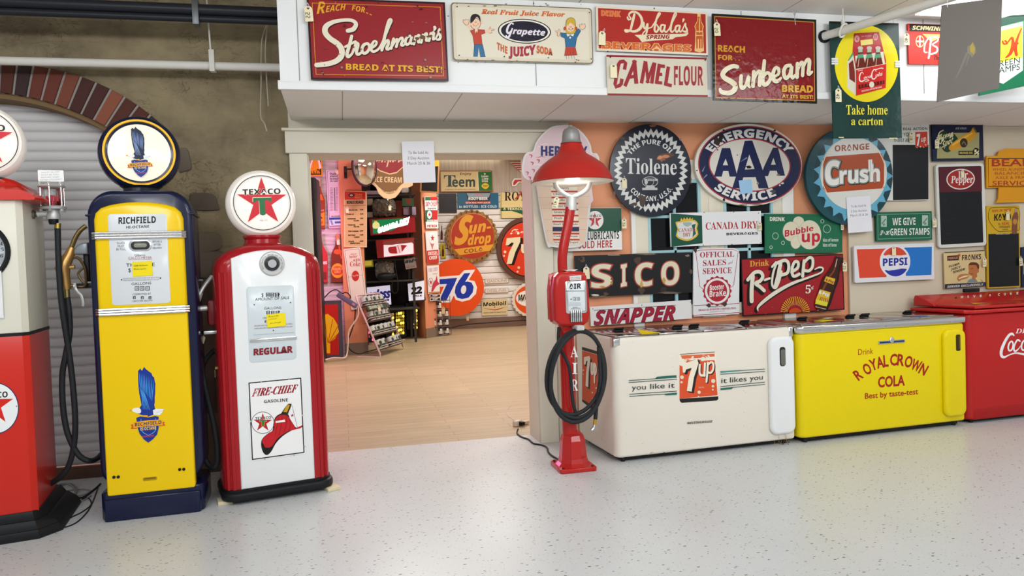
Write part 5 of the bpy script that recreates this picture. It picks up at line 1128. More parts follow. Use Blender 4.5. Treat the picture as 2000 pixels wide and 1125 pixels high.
E_ = (1580, 0, 4.019)
s = Sign('hanging_sign', 'dark green soda carton sign with a yellow disc, hanging before the soffit', [(170, 165), (718, 186), (722, 1082), (188, 1092)], E_, '1f3c38', .06, .006, wall=SOF, rough=.22, bump=.25, edge='1a302c')
s.band(0, 0, 1, .02, '191b18')
s.ell(452, 500, 250, 300, 'e6d41e', 60)
c = s
c.poly([(352, 262), (548, 250), (604, 470), (602, 690), (368, 752), (352, 540), (340, 420)], 'b8282c'); c.poly([(300, 480), (348, 430), (368, 545), (372, 752), (300, 690)], 'd8d4c0'); c.poly([(312, 500), (345, 470), (360, 560), (362, 650), (318, 620)], '7c2820'); c.poly([(305, 475), (345, 405), (348, 432), (312, 478)], '4a9a78')
c.poly([(404, 316), (500, 306), (502, 346), (408, 358)], 'e6d870'); c.ell(376, 305, 20, 28, 'd89a96'); c.ell(522, 290, 20, 28, 'd89a96'); c.text('6', 368, 318, 384, 318, 24, 'b8282c', 'b'); c.text('25', 510, 302, 534, 301, 22, 'b8282c', 'b')
c.text('FOR THE HOME', 412, 292, 490, 286, 10, 'e8b8b0', 'b'); c.poly([(362, 440), (584, 405), (596, 500), (372, 545)], 'e8dcc8')
for x in (404, 474, 542):
    c.poly([(x-18, 385), (x+16, 383), (x+16, 410), (x+38, 505), (x+36, 530), (x-38, 540), (x-36, 500), (x-18, 412)], '6c2418'); c.ell(x-1, 378, 21, 15, 'cfc0b0'); c.quad(x-17, 390, x+15, 412, 'a8c8a8', -2); c.poly([(x-22, 428), (x+20, 424), (x+26, 452), (x-28, 458)], '58a880'); c.line([(x-12, 460), (x-20, 525)], 5, 'd8b8a0')
c.poly([(370, 548), (606, 500), (602, 690), (368, 752)], 'cf2a26'); c.line([(370, 548), (606, 500)], 4, 'e8c8b8')
c.text('DRINK', 384, 562, 422, 554, 9, 'f0e0d8', 'b')
WH = 'f4e8e0'
c.line([(425, 582), (415, 566), (398, 590), (396, 630), (415, 640), (440, 626)], [4, 6, 9, 10, 8, 5], WH, 4); c.text('oca', 428, 622, 484, 610, 26, WH, 'si', .03, warp=lambda q: (0, 1)); c.line([(484, 600), (494, 594)], 5, WH); c.line([(525, 560), (512, 545), (494, 570), (492, 610), (508, 622), (528, 604)], [4, 6, 9, 10, 8, 5], WH, 4); c.text('ola', 520, 606, 575, 592, 30, WH, 'si', .03); c.line([(405, 640), (450, 625), (470, 632), (440, 640)], 4, WH, 4); c.line([(520, 548), (560, 536), (580, 538)], 6, WH, 3)
c.poly([(386, 668), (590, 630), (590, 658), (388, 698)], '5c1812'); c.ell(490, 665, 20, 24, 'e8dcc8')
for x in (405, 430, 455, 525, 550, 575): c.line([(x, 690-(x-386)*.19), (x, 668-(x-386)*.19)], 5, 'cf2a26')
c.text('DELICIOUS AND REFRESHING', 410, 724, 568, 690, 13, 'f0d8cc', 'b')
YT = 'ece04a'
c.text('Take home', 288, 900, 614, 900, 74, YT, 's', 0); c.text('a carton', 328, 982, 578, 984, 62, YT, 's', 0)
for x, y in ((200, 482), (698, 504)):
    for k in (-18, 0, 18): c.poly([(x-26, y+k-7), (x+22, y+k-8), (x+26, y+k), (x+22, y+k+8), (x-26, y+k+7)], 'd9dcdc')
for x0, x1, y in ((230, 270, 1080), (625, 690, 1086)): c.quad(x0, y-4, x1, y+4, 'd9c890')
o = s.done()

s = Sign('tin_sign', 'red bicycle sign with black top band, half hidden behind the grey hanging panel', [(788, 186), (1500, 205), (1500, 512), (784, 502)], E_, 'c42e24', .02, .012, wall=SOF, rough=.35)
s.poly([(789, 188), (1500, 206), (1500, 262), (789, 246)], '1c1916'); s.text('SCHWINN', 812, 232, 1060, 242, 30, 'e6d6a0', 'bi', .03)
s.ell(871, 325, 34, 47, 'e8c878'); s.ell(871, 325, 28, 40, 'c42e24'); s.line([(871, 285), (871, 365)], 12, 'eadfd0'); s.line([(845, 325), (897, 325)], 12, 'eadfd0'); s.poly([(890, 266), (1040, 270), (1040, 290), (960, 330)], 'e8c070')
WH = 'ece6de'
s.line([(958, 300), (945, 420), (938, 455)], 16, WH, 3); s.line([(945, 290), (912, 340), (905, 405), (930, 410)], [8, 12, 12, 6], WH, 4); s.line([(950, 295), (1000, 290), (1010, 320), (968, 350), (1005, 375), (1000, 410), (955, 425)], [10, 12, 12, 10, 14, 14, 10], WH, 4); s.line([(1036, 350), (1026, 405), (1046, 410)], 11, WH, 3); s.ell(1038, 330, 8, 8, WH); s.text('The', 980, 470, 1030, 472, 36, '2a1412', 'si')
s.done()
# grey back of a hanging sign
fr = atY(1898, 100, 3.95)
s = Sign('hanging_sign', 'plain grey back of a hanging metal sign at the upper right', [(1042, 42), (1518, -20), (1494, 692), (1004, 802)], E_, '66605b', 0, .006, shape='poly', wall=3.9, yaw=math.radians(-22), rough=.7, wear=.12, wearcol='7a746f')
s.blob(1280, 385, 30, 52, '7d7664'); s.blob(1283, 385, 20, 42, 'a08c40'); s.line([(1240, 420), (1190, 540), (1150, 620)], [20, 14, 4], '746e67', 4); s.line([(1255, 440), (1230, 520)], [10, 3], '787169', 4)
GP = s; s.done()
# trading stamp sign at the far right
s = Sign('hanging_sign', 'green and yellow trading stamp sign with a red letter, partly behind the grey panel', [(1340, 185), (1860, 50), (1860, 640), (1340, 750)], E_, '1d6a48', 0, .02, shape='poly', wall=4.55, yaw=math.radians(-16), rough=.3, edge='164a34')
s.poly([(1340, 185), (1860, 50), (1860, 118), (1340, 250)], '123a2c')
s.poly([(1420, 232), (1680, 170), (1680, 552), (1525, 658), (1420, 620)], 'd8e4d8'); s.poly([(1420, 252), (1676, 196), (1676, 452), (1420, 510)], 'efe03a'); s.poly([(1420, 232), (1680, 170), (1680, 200), (1420, 262)], 'a8d8a0')
RD_ = 'c83a1e'
s.line([(1540, 320), (1556, 340), (1530, 345), (1520, 325)], 16, RD_, 4); s.line([(1552, 345), (1570, 320), (1596, 295), (1600, 360), (1580, 420), (1545, 452)], [8, 14, 18, 30, 26, 12], RD_, 4); s.line([(1668, 225), (1640, 290), (1620, 370), (1628, 430)], [12, 18, 28, 24], RD_, 4); s.line([(1600, 372), (1640, 340)], 14, RD_)
s.text('GREEN', 1440, 534, 1655, 492, 46, '2c3a36', 'r', 0); s.text('STAMPS', 1420, 592, 1655, 546, 48, '2c3a36', 'r', 0)
s.done()

# ------------------------------------------------------------------ round and large signs on the wall
K_ = (1180, 230, 5)
s = Sign('enamel_sign', 'round dark navy oil sign with a white zigzag ring and chipped edges', [(62, 62), (855, 62), (855, 968), (62, 968)], K_, '191e2c', .035, .03, shape='ell', rough=.25, wear=.16, wearcol='5a4030', edge='1a1a1e', coat=.3)
cx, cy = 456, 515; n = 40
def zig(ra, rb, amp):
    z = -s.lift(); vs = []; fs = []
    for i in range(2*n):
        a = PI*i/n; d = amp if i % 2 == 0 else -amp
        for r in (ra, rb): u, w = s.P(cx+(r+d)*.86*math.cos(a), cy-(r+d)*math.sin(a)*.975); vs.append((u, z, w))
    for i in range(2*n): j = (i+1) % (2*n); fs.append([2*i, 2*j, 2*j+1, 2*i+1])
    s.mb.add(vs, fs, s.m('cfd0cc'))
zig(400, 348, 22)
CW = 'd3d4d2'
s.arc('THE PURE OIL', cx, cy, 238, 258, 145, 36, 46, CW, 'b', .01); s.arc('COMPANY, U.S.A.', cx, cy, 268, 300, 220, 323, 48, CW, 'b', .01, True)
s.text('Tiolene', 212, 546, 708, 556, 152, CW, 's', .012)
s.ring(448, 625, 78, 52, 6, 'b9bab8'); s.ring(440, 630, 46, 36, 5, 'b9bab8'); s.ell(410, 628, 16, 24, 'b9bab8'); s.quad(372, 684, 520, 706, 'b9bab8'); s.poly([(400, 684), (420, 660), (485, 660), (498, 684)], 'b9bab8'); s.text('MORE POWER', 380, 612, 520, 612, 14, '191e2c', 'b') ; s.quad(392, 596, 524, 616, 'b9bab8'); s.text('PURE', 420, 612, 500, 612, 12, '191e2c', 'b')
for x, y, a, b, col in ((600, 370, 84, 22, '5a3524'), (560, 395, 40, 30, '8a5238'), (480, 78, 34, 12, '8a5a3c'), (372, 806, 34, 66, '463a30'), (292, 846, 36, 16, '4a3a30'), (330, 880, 22, 14, '3a2e28'), (180, 200, 22, 14, '4a3a30'), (100, 740, 10, 26, '5a4636'), (845, 600, 8, 40, '5a4636'), (170, 860, 16, 14, '6a4a36'), (745, 212, 10, 12, '8a8a84')): s.blob(x, y, a, b, col)
s.blob(600, 380, 42, 16, 'c47a55'); s.blob(545, 390, 22, 20, 'c88058')
s.done()
s = Sign('enamel_sign', 'oval white and navy emergency service sign with three large navy letters', [(895, 60), (1942, 60), (1942, 862), (895, 862)], K_, 'ddd8cc', .035, .03, shape='ell', rough=.28, wear=.14, wearcol='a89880', coat=.3)
cx, cy = 1422, 462
s.ell(cx, cy, 506, 382, '9c2a34', 64, 4); s.ell(cx, cy, 494, 370, '1c2346', 64, 4); s.ell(cx-2, cy-2, 402, 262, 'a2303a', 64, 4); s.ell(cx-2, cy-2, 390, 250, 'd8d3c8', 64, 4)
s.arc('EMERGENCY', cx, cy+4, 408, 274, 156, 30, 80, 'dcdad6', 'b', .025, rot=2); s.arc('SERVICE', cx, cy-4, 480, 350, 224, 305, 80, 'dcdad6', 'b', .025, True, rot=2)
NV = '222a50'
def bigA(pts, hole): s.poly(pts, NV); s.poly(hole, 'd8d3c8')
bigA([(1150, 296), (1230, 296), (1302, 575), (1225, 575), (1212, 520), (1162, 520), (1148, 575), (1072, 575)], [(1186, 400), (1210, 464), (1158, 464)])
bigA([(1648, 292), (1698, 292), (1766, 566), (1700, 566), (1685, 518), (1618, 518), (1600, 570), (1530, 570), (1560, 480)], [(1652, 392), (1676, 458), (1628, 460)])
bigA([(1372, 226), (1446, 222), (1566, 560), (1606, 690), (1508, 690), (1480, 580), (1358, 582), (1334, 690), (1250, 688), (1290, 560)], [(1416, 360), (1468, 500), (1374, 506)])
for x, y, a, b, col in ((1410, 482, 26, 14, '2a2420'), (1100, 228, 30, 40, '3c3228'), (1140, 200, 18, 46, '2a2824'), (1700, 560, 16, 10, '8a6a4a'), (1165, 122, 10, 8, '1c1a18'), (1664, 124, 12, 8, '1c1a18'), (1740, 640, 14, 8, 'dcdad6'), (1715, 660, 8, 10, 'dcdad6'), (1650, 720, 26, 14, '4a4640'), (1300, 365, 6, 6, '2a2420'), (1106, 314, 7, 7, '2a2420'), (1500, 640, 10, 16, '8a7a60'), (905, 515, 8, 6, '1c1a18'), (1170, 800, 12, 16, '2a2420'), (1350, 852, 40, 6, '2a2420'), (1500, 850, 60, 5, '3a2a20')): s.blob(x, y, a, b, col)
for P_ in ([(960, 600), (1000, 560)], [(1330, 430), (1390, 392)], [(985, 470), (960, 520)]): s.line(P_, [2, 14], '7c86a8', 2)
s.done()
o = Sign('paper_note', 'pale blue paper square stuck on the oval emergency service sign', [(1314, 614), (1438, 602), (1452, 732), (1332, 746)], K_, '9cc4e4', .042, .0012, shape='poly', cat='paper', rough=.7); o.done()

N_ = (1560, 230, 4.5)
s = Sign('bottle_cap_sign', 'large round orange soda sign shaped like a dark green bottle cap', [(70, 85), (830, 85), (830, 942), (70, 942)], N_, '1e4a52', .07, .05, shape='ell', rough=.25, bev=.016, bump=.15, coat=.3)
s.ell(480, 505, 345, 405, '1a3f48', 56)
tb = []
for i in range(21):
    for d, r in ((0, 1.0), (.35, .86), (.65, .86)):
        a = 2*PI*(i+d)/21; tb.append((478+350*r*math.cos(a), 512-408*r*math.sin(a)))
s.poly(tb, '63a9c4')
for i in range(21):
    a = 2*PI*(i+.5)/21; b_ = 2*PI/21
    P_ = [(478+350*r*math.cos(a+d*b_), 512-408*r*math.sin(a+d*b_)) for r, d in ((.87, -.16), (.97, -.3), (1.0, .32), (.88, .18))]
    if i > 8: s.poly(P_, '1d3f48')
s.ell(482, 490, 292, 320, 'd9d9d2', 64)
def chord(y0a, y0b, y1a, y1b, k=1.0):
    pts = []
    R1, R2 = 292*k, 320*k
    up = []; dn = []
    for i in range(25):
        x = -1+2*i/24; X_ = 482+R1*x; lim = R2*math.sqrt(max(0, 1-x*x))
        yu = max(490-lim, y0a+(y0b-y0a)*i/24); yd = min(490+lim, y1a+(y1b-y1a)*i/24)
        if yu < yd: up.append((X_, yu)); dn.append((X_, yd))
    return up+dn[::-1]
s.poly(chord(346, 302, 662, 618), 'ab4a22'); s.ring(482, 490, 284, 312, 7, 'e4d2b4', 40, 120, 235); s.ring(482, 490, 284, 312, 7, 'e4d2b4', 40, -40, 38)
s.text('ORANGE', 316, 296, 618, 278, 52, '9a4426', 'b', .012)
def crush(col, off, dx=0, dy=0, font='b'):
    s.text('C', 236+dx, 588+dy, 352+dx, 582+dy, 200, col, font, off+.03); s.text('rush', 362+dx, 576+dy, 710+dx, 556+dy, 138, col, font, off+.02, warp=lambda q: (0, 1.0))
crush('22302f', .07, 3, 4); crush('8a948e', .045); crush('e6e4de', .0)
s.poly([(610, 370), (645, 366), (648, 470), (612, 474)], 'e6e4de'); s.line([(628, 372), (630, 555)], 3, '8a948e')
s.done()
def notice(lab, quad, crop, off, wall, lines, yaw=0.):
    s = Sign('paper_notice', lab, quad, crop, 'e4e3e8', off, .0012, shape='poly', cat='notice', rough=.75, wall=wall)
    for t, x0, y0, x1, y1, h in lines: s.text(t, x0, y0, x1, y1, h, '55555c', 'r')
    s.done()
notice('white printed auction notice taped on the orange soda bottle cap sign', [(418, 700), (628, 684), (648, 996), (436, 1014)], N_, .078, SIGN_Y, [('To Be Sold At', 459, 790, 592, 780, 19), ('2 Day Auction', 457, 832, 598, 822, 19), ('March 25 & 26', 455, 870, 606, 858, 19)])
notice('white printed auction notice hanging from the doorway header', [(842, 158), (1112, 154), (1130, 502), (858, 508)], (590, 240, 4.3276), .04, 5.66, [('To Be Sold At', 896, 264, 1068, 263, 24), ('2 Day Auction', 892, 309, 1074, 308, 24), ('March 25 & 26', 890, 354, 1082, 352, 24)])

L_ = (1100, 400, 4.326)
s = Sign('enamel_sign', 'green and white lubricants sign with a red star in a white disc', [(30, 28), (490, 26), (500, 376), (46, 394)], L_, 'e2e2de', .02, .012, rough=.25, edge='2a2420', coat=.3)
s.poly([(28, 30), (490, 27), (493, 222), (30, 230)], '22503e'); s.ell(268, 130, 72, 78, 'e4e2de'); s.star(267, 132, 66, 'b82a36', .38, sx=.95); s.text('TEXACO', 214, 106, 322, 102, 20, '3c3438', 'b', .0, ol=(.02, 'e4e2de')); s.text('T', 244, 160, 292, 159, 52, 'd8d2ce', 's', .02)
s.text('LUBRICANTS', 206, 296, 472, 286, 66, '222226', 'b', .0); s.text('SOLD HERE', 130, 370, 414, 360, 62, 'b02c36', 'b', .0)
s.text('FOR', 60, 302, 160, 298, 66, '222226', 'b')
s.done()
s = Sign('enamel_sign', 'long black sign with four large cream letters and rusty chipped edges', [(108, 432), (1090, 398), (1096, 742), (110, 782)], L_, '1a1a1c', .02, .012, rough=.3, wear=.12, wearcol='3a2a22', coat=.3)
CR_ = 'd8d0b8'
for ch, x0, x1, y, h in (('S', 232, 412, 700, 205), ('I', 486, 536, 690, 196), ('C', 600, 762, 688, 205), ('O', 822, 984, 678, 205)):
    s.text(ch, x0+(8 if ch != 'I' else 2), y+2, x1-(6 if ch != 'I' else 0), y-8, h-14, CR_, 'b', .01, ol=(.035, 'a8432e'))
for x, y, a, b, col in ((160, 462, 24, 22, '5a4232'), (150, 456, 18, 16, '1a1a1c'), (626, 470, 28, 26, '4a382e'), (662, 722, 26, 36, '4a3a30'), (850, 722, 24, 24, '332a26'), (360, 754, 20, 14, '5a4638'), (1052, 430, 18, 10, '8a8078'), (1078, 562, 14, 18, '5a4a3e'), (900, 742, 90, 8, '6a5a48'), (300, 776, 60, 8, '6a5a4a'), (700, 414, 90, 7, '7a6a58'), (420, 424, 60, 8, '8a7a68'), (408, 660, 10, 18, 'a8843a'), (330, 690, 26, 8, 'b89a50'), (660, 670, 14, 30, 'c0a050'), (852, 640, 12, 26, 'bca258'), (406, 628, 8, 6, '3a2a1e'), (268, 762, 26, 10, 'c8c4bc')): s.blob(x, y, a, b, col)
s.done()
s = Sign('enamel_sign', 'white mower sign with bold dark red letters standing on the white cooler', [(238, 862), (1086, 802), (1096, 960), (238, 1024)], L_, 'e0dedd', .012, .01, rough=.25, coat=.3, pitch=0)
s.text('SNAPPER', 262, 1014, 936, 970, 116, '9c2038', 'bi', .015, .1, ol=(.02, '3a1820'))
s.line([(262, 892), (950, 848)], 4, '2a2830'); s.line([(262, 1022), (950, 980)], 4, '2a2830')
for x, y in ((664, 848), (1076, 822), (250, 880)): s.ell(x, y, 4, 4, '3a3a3a')
s.done()
s = Sign('enamel_sign', 'white soft drink sign with a green crest panel and dark red serif lettering', [(908, 70), (1675, 52), (1685, 328), (914, 356)], L_, 'e3e3e4', .025, .012, rough=.25, coat=.3)
s.poly([(908, 72), (1172, 92), (1178, 325), (914, 356)], '1d5040'); s.poly([(948, 150), (980, 140), (1046, 130), (1110, 128), (1140, 160), (1130, 200), (1142, 250), (1100, 290), (1046, 306), (990, 292), (952, 262), (966, 205)], 'd8b43a', 2); s.poly([(960, 158), (990, 150), (1046, 142), (1104, 140), (1128, 164), (1118, 205), (1128, 246), (1094, 278), (1046, 292), (996, 280), (962, 254), (976, 206)], 'd3d6d2', 2)
s.poly([(1010, 150), (1060, 145), (1090, 150), (1080, 170), (1050, 186), (1020, 175)], '9ab0a8'); s.poly([(1085, 170), (1120, 160), (1112, 200), (1122, 245), (1092, 275), (1098, 220)], '2d5a4a')
s.poly([(988, 140), (996, 110), (1010, 130), (1022, 106), (1034, 126), (1046, 104), (1058, 124), (1072, 104), (1080, 126), (1094, 108), (1096, 134)], 'd8b43a'); s.text('CANADA', 974, 230, 1114, 224, 30, 'b03a40', 's', .01); s.text('DRY', 1012, 270, 1078, 266, 32, 'b03a40', 's', .01)
s.text('CANADA DRY', 1204, 210, 1642, 198, 60, 'ac2430', 's', .012); s.text('BEVERAGES', 1380, 258, 1644, 250, 20, '26262a', 'b', .02)
for x, y in ((1185, 340), (1426, 334), (1190, 64), (1440, 62), (1650, 70), (1670, 320)): s.ell(x, y, 4, 4, '2a2a2a')
s.done()
q = [(1100, 386), (1140, 372), (1290, 366), (1440, 366), (1484, 384), (1490, 420), (1486, 922), (1300, 934), (1106, 944), (1098, 920)]
s = Sign('enamel_sign', 'white sales and service sign with a dark red scalloped brake seal', q, L_, 'dfe0e2', .02, .012, shape='poly', rough=.22, coat=.3)
R2 = 'a82836'
for P_ in ([(1120, 394), (1160, 382), (1430, 376), (1478, 395), (1440, 680), (1412, 700)], [(1120, 394), (1154, 690), (1186, 716)], [(1104, 852), (1220, 846)], [(1384, 840), (1488, 832)], [(1104, 934), (1486, 910)]): s.line(P_, 5, R2)
s.text('OFFICIAL', 1156, 446, 1444, 438, 46, R2, 's', .01, warp=None); s.text('SALES', 1180, 516, 1376, 508, 46, R2, 's', .015); s.text('and', 1392, 506, 1434, 492, 24, 'c08088', 'si'); s.text('SERVICE', 1180, 586, 1424, 576, 48, R2, 's', .015)
sc_ = [(1300+118*(1+.05*math.cos(16*a))*math.cos(a), 728-122*(1+.05*math.cos(16*a))*math.sin(a)) for a in [2*PI*i/96 for i in range(96)]]
s.poly(sc_, R2); s.ell(1300, 728, 104, 108, 'e4e0e0', 48); s.ell(1300, 728, 84, 90, R2, 48)
s.text('Booster', 1238, 724, 1358, 712, 44, 'ece8e6', 'b', .0); s.text('BraKe', 1236, 780, 1374, 768, 50, 'ece8e6', 'b', .0)
s.text('Manufactured by', 1242, 868, 1366, 858, 12, '5a5a60', 'si'); s.text('BRAGG-KLIESRATH CORPORATION', 1142, 898, 1460, 880, 16, R2, 's'); s.text('LONG ISLAND CITY, N.Y.', 1236, 910, 1366, 900, 8, R2, 'r')
for x, y, a, b in ((1228, 850, 18, 16), (1364, 836, 20, 20), (1115, 385, 16, 20)): s.blob(x, y, a, b, '4a3834')
s.done()

M_ = (1440, 380, 4.327)
s = Sign('tin_sign', 'green lemon and lime soda sign with white bubbles and red lettering', [(232, 160), (890, 170), (894, 486), (242, 500)], M_, '1f6a4a', .025, .012, rough=.22, edge='164a34', coat=.3)
s.inset(.012, .004, '185a3e')
BW = 'd9d0b8'
for x, y, rx, ry in ((518, 232, 46, 46), (455, 312, 70, 82), (494, 405, 42, 52), (610, 340, 98, 122)): s.ell(x, y, rx+2, ry+2, '8e9a80'); s.ell(x, y, rx, ry, BW)
BR_ = 'b8283a'
s.text('Bubble', 402, 358, 642, 304, 56, BR_, 'b', .012, warp=lambda q: (0, 1-.25*q)); s.text('up', 546, 402, 698, 398, 92, BR_, 'b', .012)
s.text('DRINK', 276, 222, 400, 224, 32, 'e0dcd0', 'b', .02); s.text('kiss of lemon', 724, 398, 854, 396, 26, 'd0d8cc', 'b'); s.text('kiss of lime', 724, 440, 838, 440, 26, 'd0d8cc', 'b')
for x, y, r in ((322, 350, 26), (386, 408, 15), (285, 446, 13), (718, 226, 15), (757, 290, 32)): s.ring(x, y, r, r*1.12, 4, 'c8d0c0', 28)
s.done()
s = Sign('tin_sign', 'red five cent soda sign with a tilted brown bottle and yellow sunburst', [(32, 540), (904, 502), (910, 972), (60, 1030)], M_, '9c1f26', .022, .012, rough=.22, edge='1a1214', bump=.25, coat=.3)
s.inset(0, .01, '1c1416')
s.text('Drink', 106, 610, 268, 598, 48, 'd8a63a', 's', .012)
SB = '17130f'
def rpep(dx, dy, col, k):
    L2 = [([(128, 690), (118, 800), (118, 900)], 34), ([(86, 720), (140, 660), (190, 655), (212, 690), (190, 730), (150, 750), (190, 780), (224, 812)], 28), ([(228, 722), (270, 708)], 18),
          ([(362, 582), (340, 690), (320, 770)], 32), ([(290, 610), (330, 570), (300, 660), (290, 760), (320, 790), (350, 730), (370, 650)], 18), ([(330, 580), (400, 555), (430, 590), (420, 660), (365, 680)], 26), ([(455, 655), (505, 620), (510, 575), (480, 570), (458, 630), (470, 690), (520, 672)], 25), ([(560, 560), (552, 640), (548, 690)], 26), ([(556, 580), (600, 535), (632, 545), (630, 610), (600, 645), (560, 640)], 24)]
    for pts, w in L2: s.line([(x+dx, y+dy) for x, y in pts], w+k, col, 4)
    s.line([(172+dx, 985+dy), (178+dx, 940+dy), (300+dx, 840+dy), (450+dx, 755+dy), (600+dx, 700+dy), (700+dx, 660+dy), (720+dx, 625+dy), (690+dx, 615+dy), (650+dx, 632+dy)], [4, 22+k, 30+k, 24+k, 16+k, 14+k, 13+k, 14+k, 8+k], col, 5)
for i in range(3): rpep(-8-i*6+4, 6+i*7, SB, 6)
rpep(0, 0, 'e0dac8', 0)
s.text('5', 572, 836, 616, 832, 66, 'ece4d4', 'si', .02); s.text('¢', 620, 800, 640, 798, 30, 'ece4d4', 'r', .01)
for i in range(21):
    a = PI*(i+.5)/21; s.line([(484-62*math.cos(a), 1000-5-62*math.sin(a)*1.0), (484-122*math.cos(a), 995-134*math.sin(a))], [3, 9], 'e0a636', cap=False)
s.poly([(432, 998)]+[(484-54*math.cos(PI*i/12), 997-38*math.sin(PI*i/12)) for i in range(13)]+[(538, 995)], 'c04a1c')
bt = [(826, 520), (880, 532), (872, 560), (858, 580), (845, 660), (838, 720), (808, 800), (770, 920), (745, 970), (720, 985), (668, 972), (648, 935), (660, 880), (690, 790), (716, 710), (770, 640), (808, 580), (818, 548)]
s.poly([(x+12, y+6) for x, y in bt], SB); s.poly(bt, '3c1c10'); s.line([(836, 545), (812, 640), (770, 700), (720, 800), (690, 880)], [10, 14, 16, 18, 10], '7c3f1e', 4); s.line([(838, 540), (822, 610)], 5, 'd8d0c4')
s.poly([(826, 520), (880, 532), (874, 552), (820, 540)], '2a2624'); s.poly([(745, 690), (822, 712), (806, 762), (726, 732)], 'd8b02e'); s.text('R-Pep', 740, 730, 806, 750, 22, '8a1c1c', 'bi', .02, .1)
s.poly([(692, 800), (782, 826), (756, 925), (652, 898)], 'd9b22e'); s.text('R-Pep', 680, 838, 768, 862, 30, 'ece4d4', 'bi', .03, .1, ol=(.03, '4a2010'))
for i in range(5): s.line([(690+i*16, 895+i*3), (700+i*13, 868+i*3)], 6, '8a2c18')
s.poly([(660, 886), (760, 912), (748, 945), (650, 922)], 'd8d43a'); s.line([(656, 948), (740, 968)], 5, 'c8c0b0')
for i in range(12): s.blob(random.uniform(60, 700), random.uniform(930, 1010), random.uniform(3, 8), random.uniform(2, 4), 'c05a60', 8)
s.done()

Pp = (1650, 400, 4.69)
s = Sign('tin_sign', 'green trading stamps sign with white condensed lettering', [(286, 68), (802, 58), (800, 320), (290, 336)], Pp, '1d6048', .025, .016, rough=.25, edge='123a2c', coat=.3)
s.inset(.018, .004, '7fb59a')
for x0, y0, x1, y1 in ((332, 100, 384, 202), (708, 95, 762, 192)): s.quad(x0, y0, x1, y1, 'a9bfae'); s.line([(x0+10, y0+70), (x1-10, y0+30)], 10, '5a7a6c'); s.ell((x0+x1)/2, y1-20, 12, 12, '6a8a7c')
s.text('WE', 436, 188, 516, 186, 66, 'dfe2da', 'b', .0); s.text('GIVE', 534, 186, 648, 182, 66, 'dfe2da', 'b', .0); s.text('GREEN STAMPS', 416, 280, 776, 274, 62, 'dfe2da', 'b', .0); s.text('S', 322, 278, 352, 278, 44, 'dfe2da', 'sc', .01); s.text('&', 354, 262, 368, 262, 16, 'dfe2da', 'b'); s.text('H', 370, 276, 410, 276, 40, 'dfe2da', 'sc', .01)
s.done()
s = Sign('tin_sign', 'white cola sign with red and blue fields around a round emblem', [(76, 374), (826, 352), (820, 678), (110, 716)], Pp, 'dcdcdf', .04, .03, rough=.22, r=.012, bev=.01, bump=.2, coat=.4)
s.poly([(108, 408), (372, 400), (382, 662), (134, 672)], 'd9482e'); s.poly([(545, 392), (798, 384), (794, 642), (560, 652)], '1f72c4'); s.ell(460, 520, 140, 150, 'dfdfe4', 48)
def seg(cx, cy, rx, ry, a0, a1, curve): return [(cx+rx*math.cos(math.radians(a0+(a1-a0)*i/16)), cy-ry*math.sin(math.radians(a0+(a1-a0)*i/16))) for i in range(17)]+curve
s.poly(seg(460, 520, 122, 134, 28, 152, [(370, 466), (400, 458), (460, 462), (520, 464), (552, 458)]), 'd2462e'); s.poly(seg(464, 520, 122, 136, 216, 330, [(552, 585), (520, 584), (460, 596), (400, 604), (378, 598)]), '26349c')
s.text('PEPSI', 350, 560, 572, 550, 66, '232f92', 'b', .02)
s.done()
E7 = (1560, 230, 4.5)
s = Sign('chalkboard_sign', 'tall blackboard sign with a white heading panel and small red logo', [(640, 62), (1146, 58), (1144, 724), (640, 730)], E7, 'dcdcd6', .02, .01, shape='poly', rough=.4)
s.poly([(825, 238), (1140, 238), (1140, 718), (828, 724)], '16181c'); s.text('REAL ACTION', 917, 110, 1130, 106, 22, '3c3c40', 'b'); s.text('PERK UP YOUR', 780, 166, 1010, 162, 32, '2c6a5c', 'b', 0); s.text('THIRST AWAY', 834, 214, 1016, 212, 30, '2c6a5c', 'b', 0)
s.poly([(1024, 126), (1130, 122), (1134, 262), (1024, 272)], 'c8402e'); s.poly([(1024, 262), (1134, 254), (1134, 266), (1024, 274)], '1c1a1a'); s.text('7', 1036, 244, 1066, 240, 96, 'f0ece4', 'bi', .03, sh=(3, 3, '2a1c1a')); s.text('up', 1076, 212, 1118, 204, 44, 'f0ece4', 'b', 0, sh=(2, 2, '2a1c1a'))
for x, y, r in ((1070, 255, 6), (1116, 238, 6), (1098, 260, 4), (1040, 262, 4)): s.ell(x, y, r, r, 'e8c8bc')
s.done()
Q_ = (1820, 230, 6.617)
s = Sign('tin_sign', 'navy orange drink sign with a tilted orange bottle on ice', [(2, 76), (676, 70), (660, 552), (16, 560)], Q_, '161d3c', .025, .014, rough=.22, coat=.3)
s.poly([(70, 410), (290, 195), (614, 190), (610, 520), (66, 526)], 'a09a68'); s.blob(200, 300, 120, 130, '1c3a26'); s.text('Green', 78, 330, 276, 240, 96, 'ded6a8', 'sc', .03); s.line([(150, 160), (100, 190), (78, 260), (90, 320), (120, 330), (130, 270)], [8, 12, 14, 14, 10, 8], 'ded6a8', 4); s.text('reen', 140, 262, 274, 222, 50, 'ded6a8', 'bi', 0, .1); s.text('Spot', 128, 390, 270, 322, 80, 'ded6a8', 'bi', .0, .15)
s.poly([(520, 140), (545, 125), (580, 190), (575, 230), (545, 260), (470, 320), (350, 400), (240, 425), (222, 370), (300, 300), (420, 220), (500, 180)], 'cf9420', 2); s.line([(270, 350), (400, 270), (520, 200)], [16, 26, 14], 'e6b84a', 3); s.poly([(528, 130), (550, 128), (586, 190), (572, 205)], '6a5a3a'); s.ell(412, 324, 50, 60, '3a2c20'); s.line([(390, 340), (412, 310), (440, 350)], 8, 'a08a5a', 3)
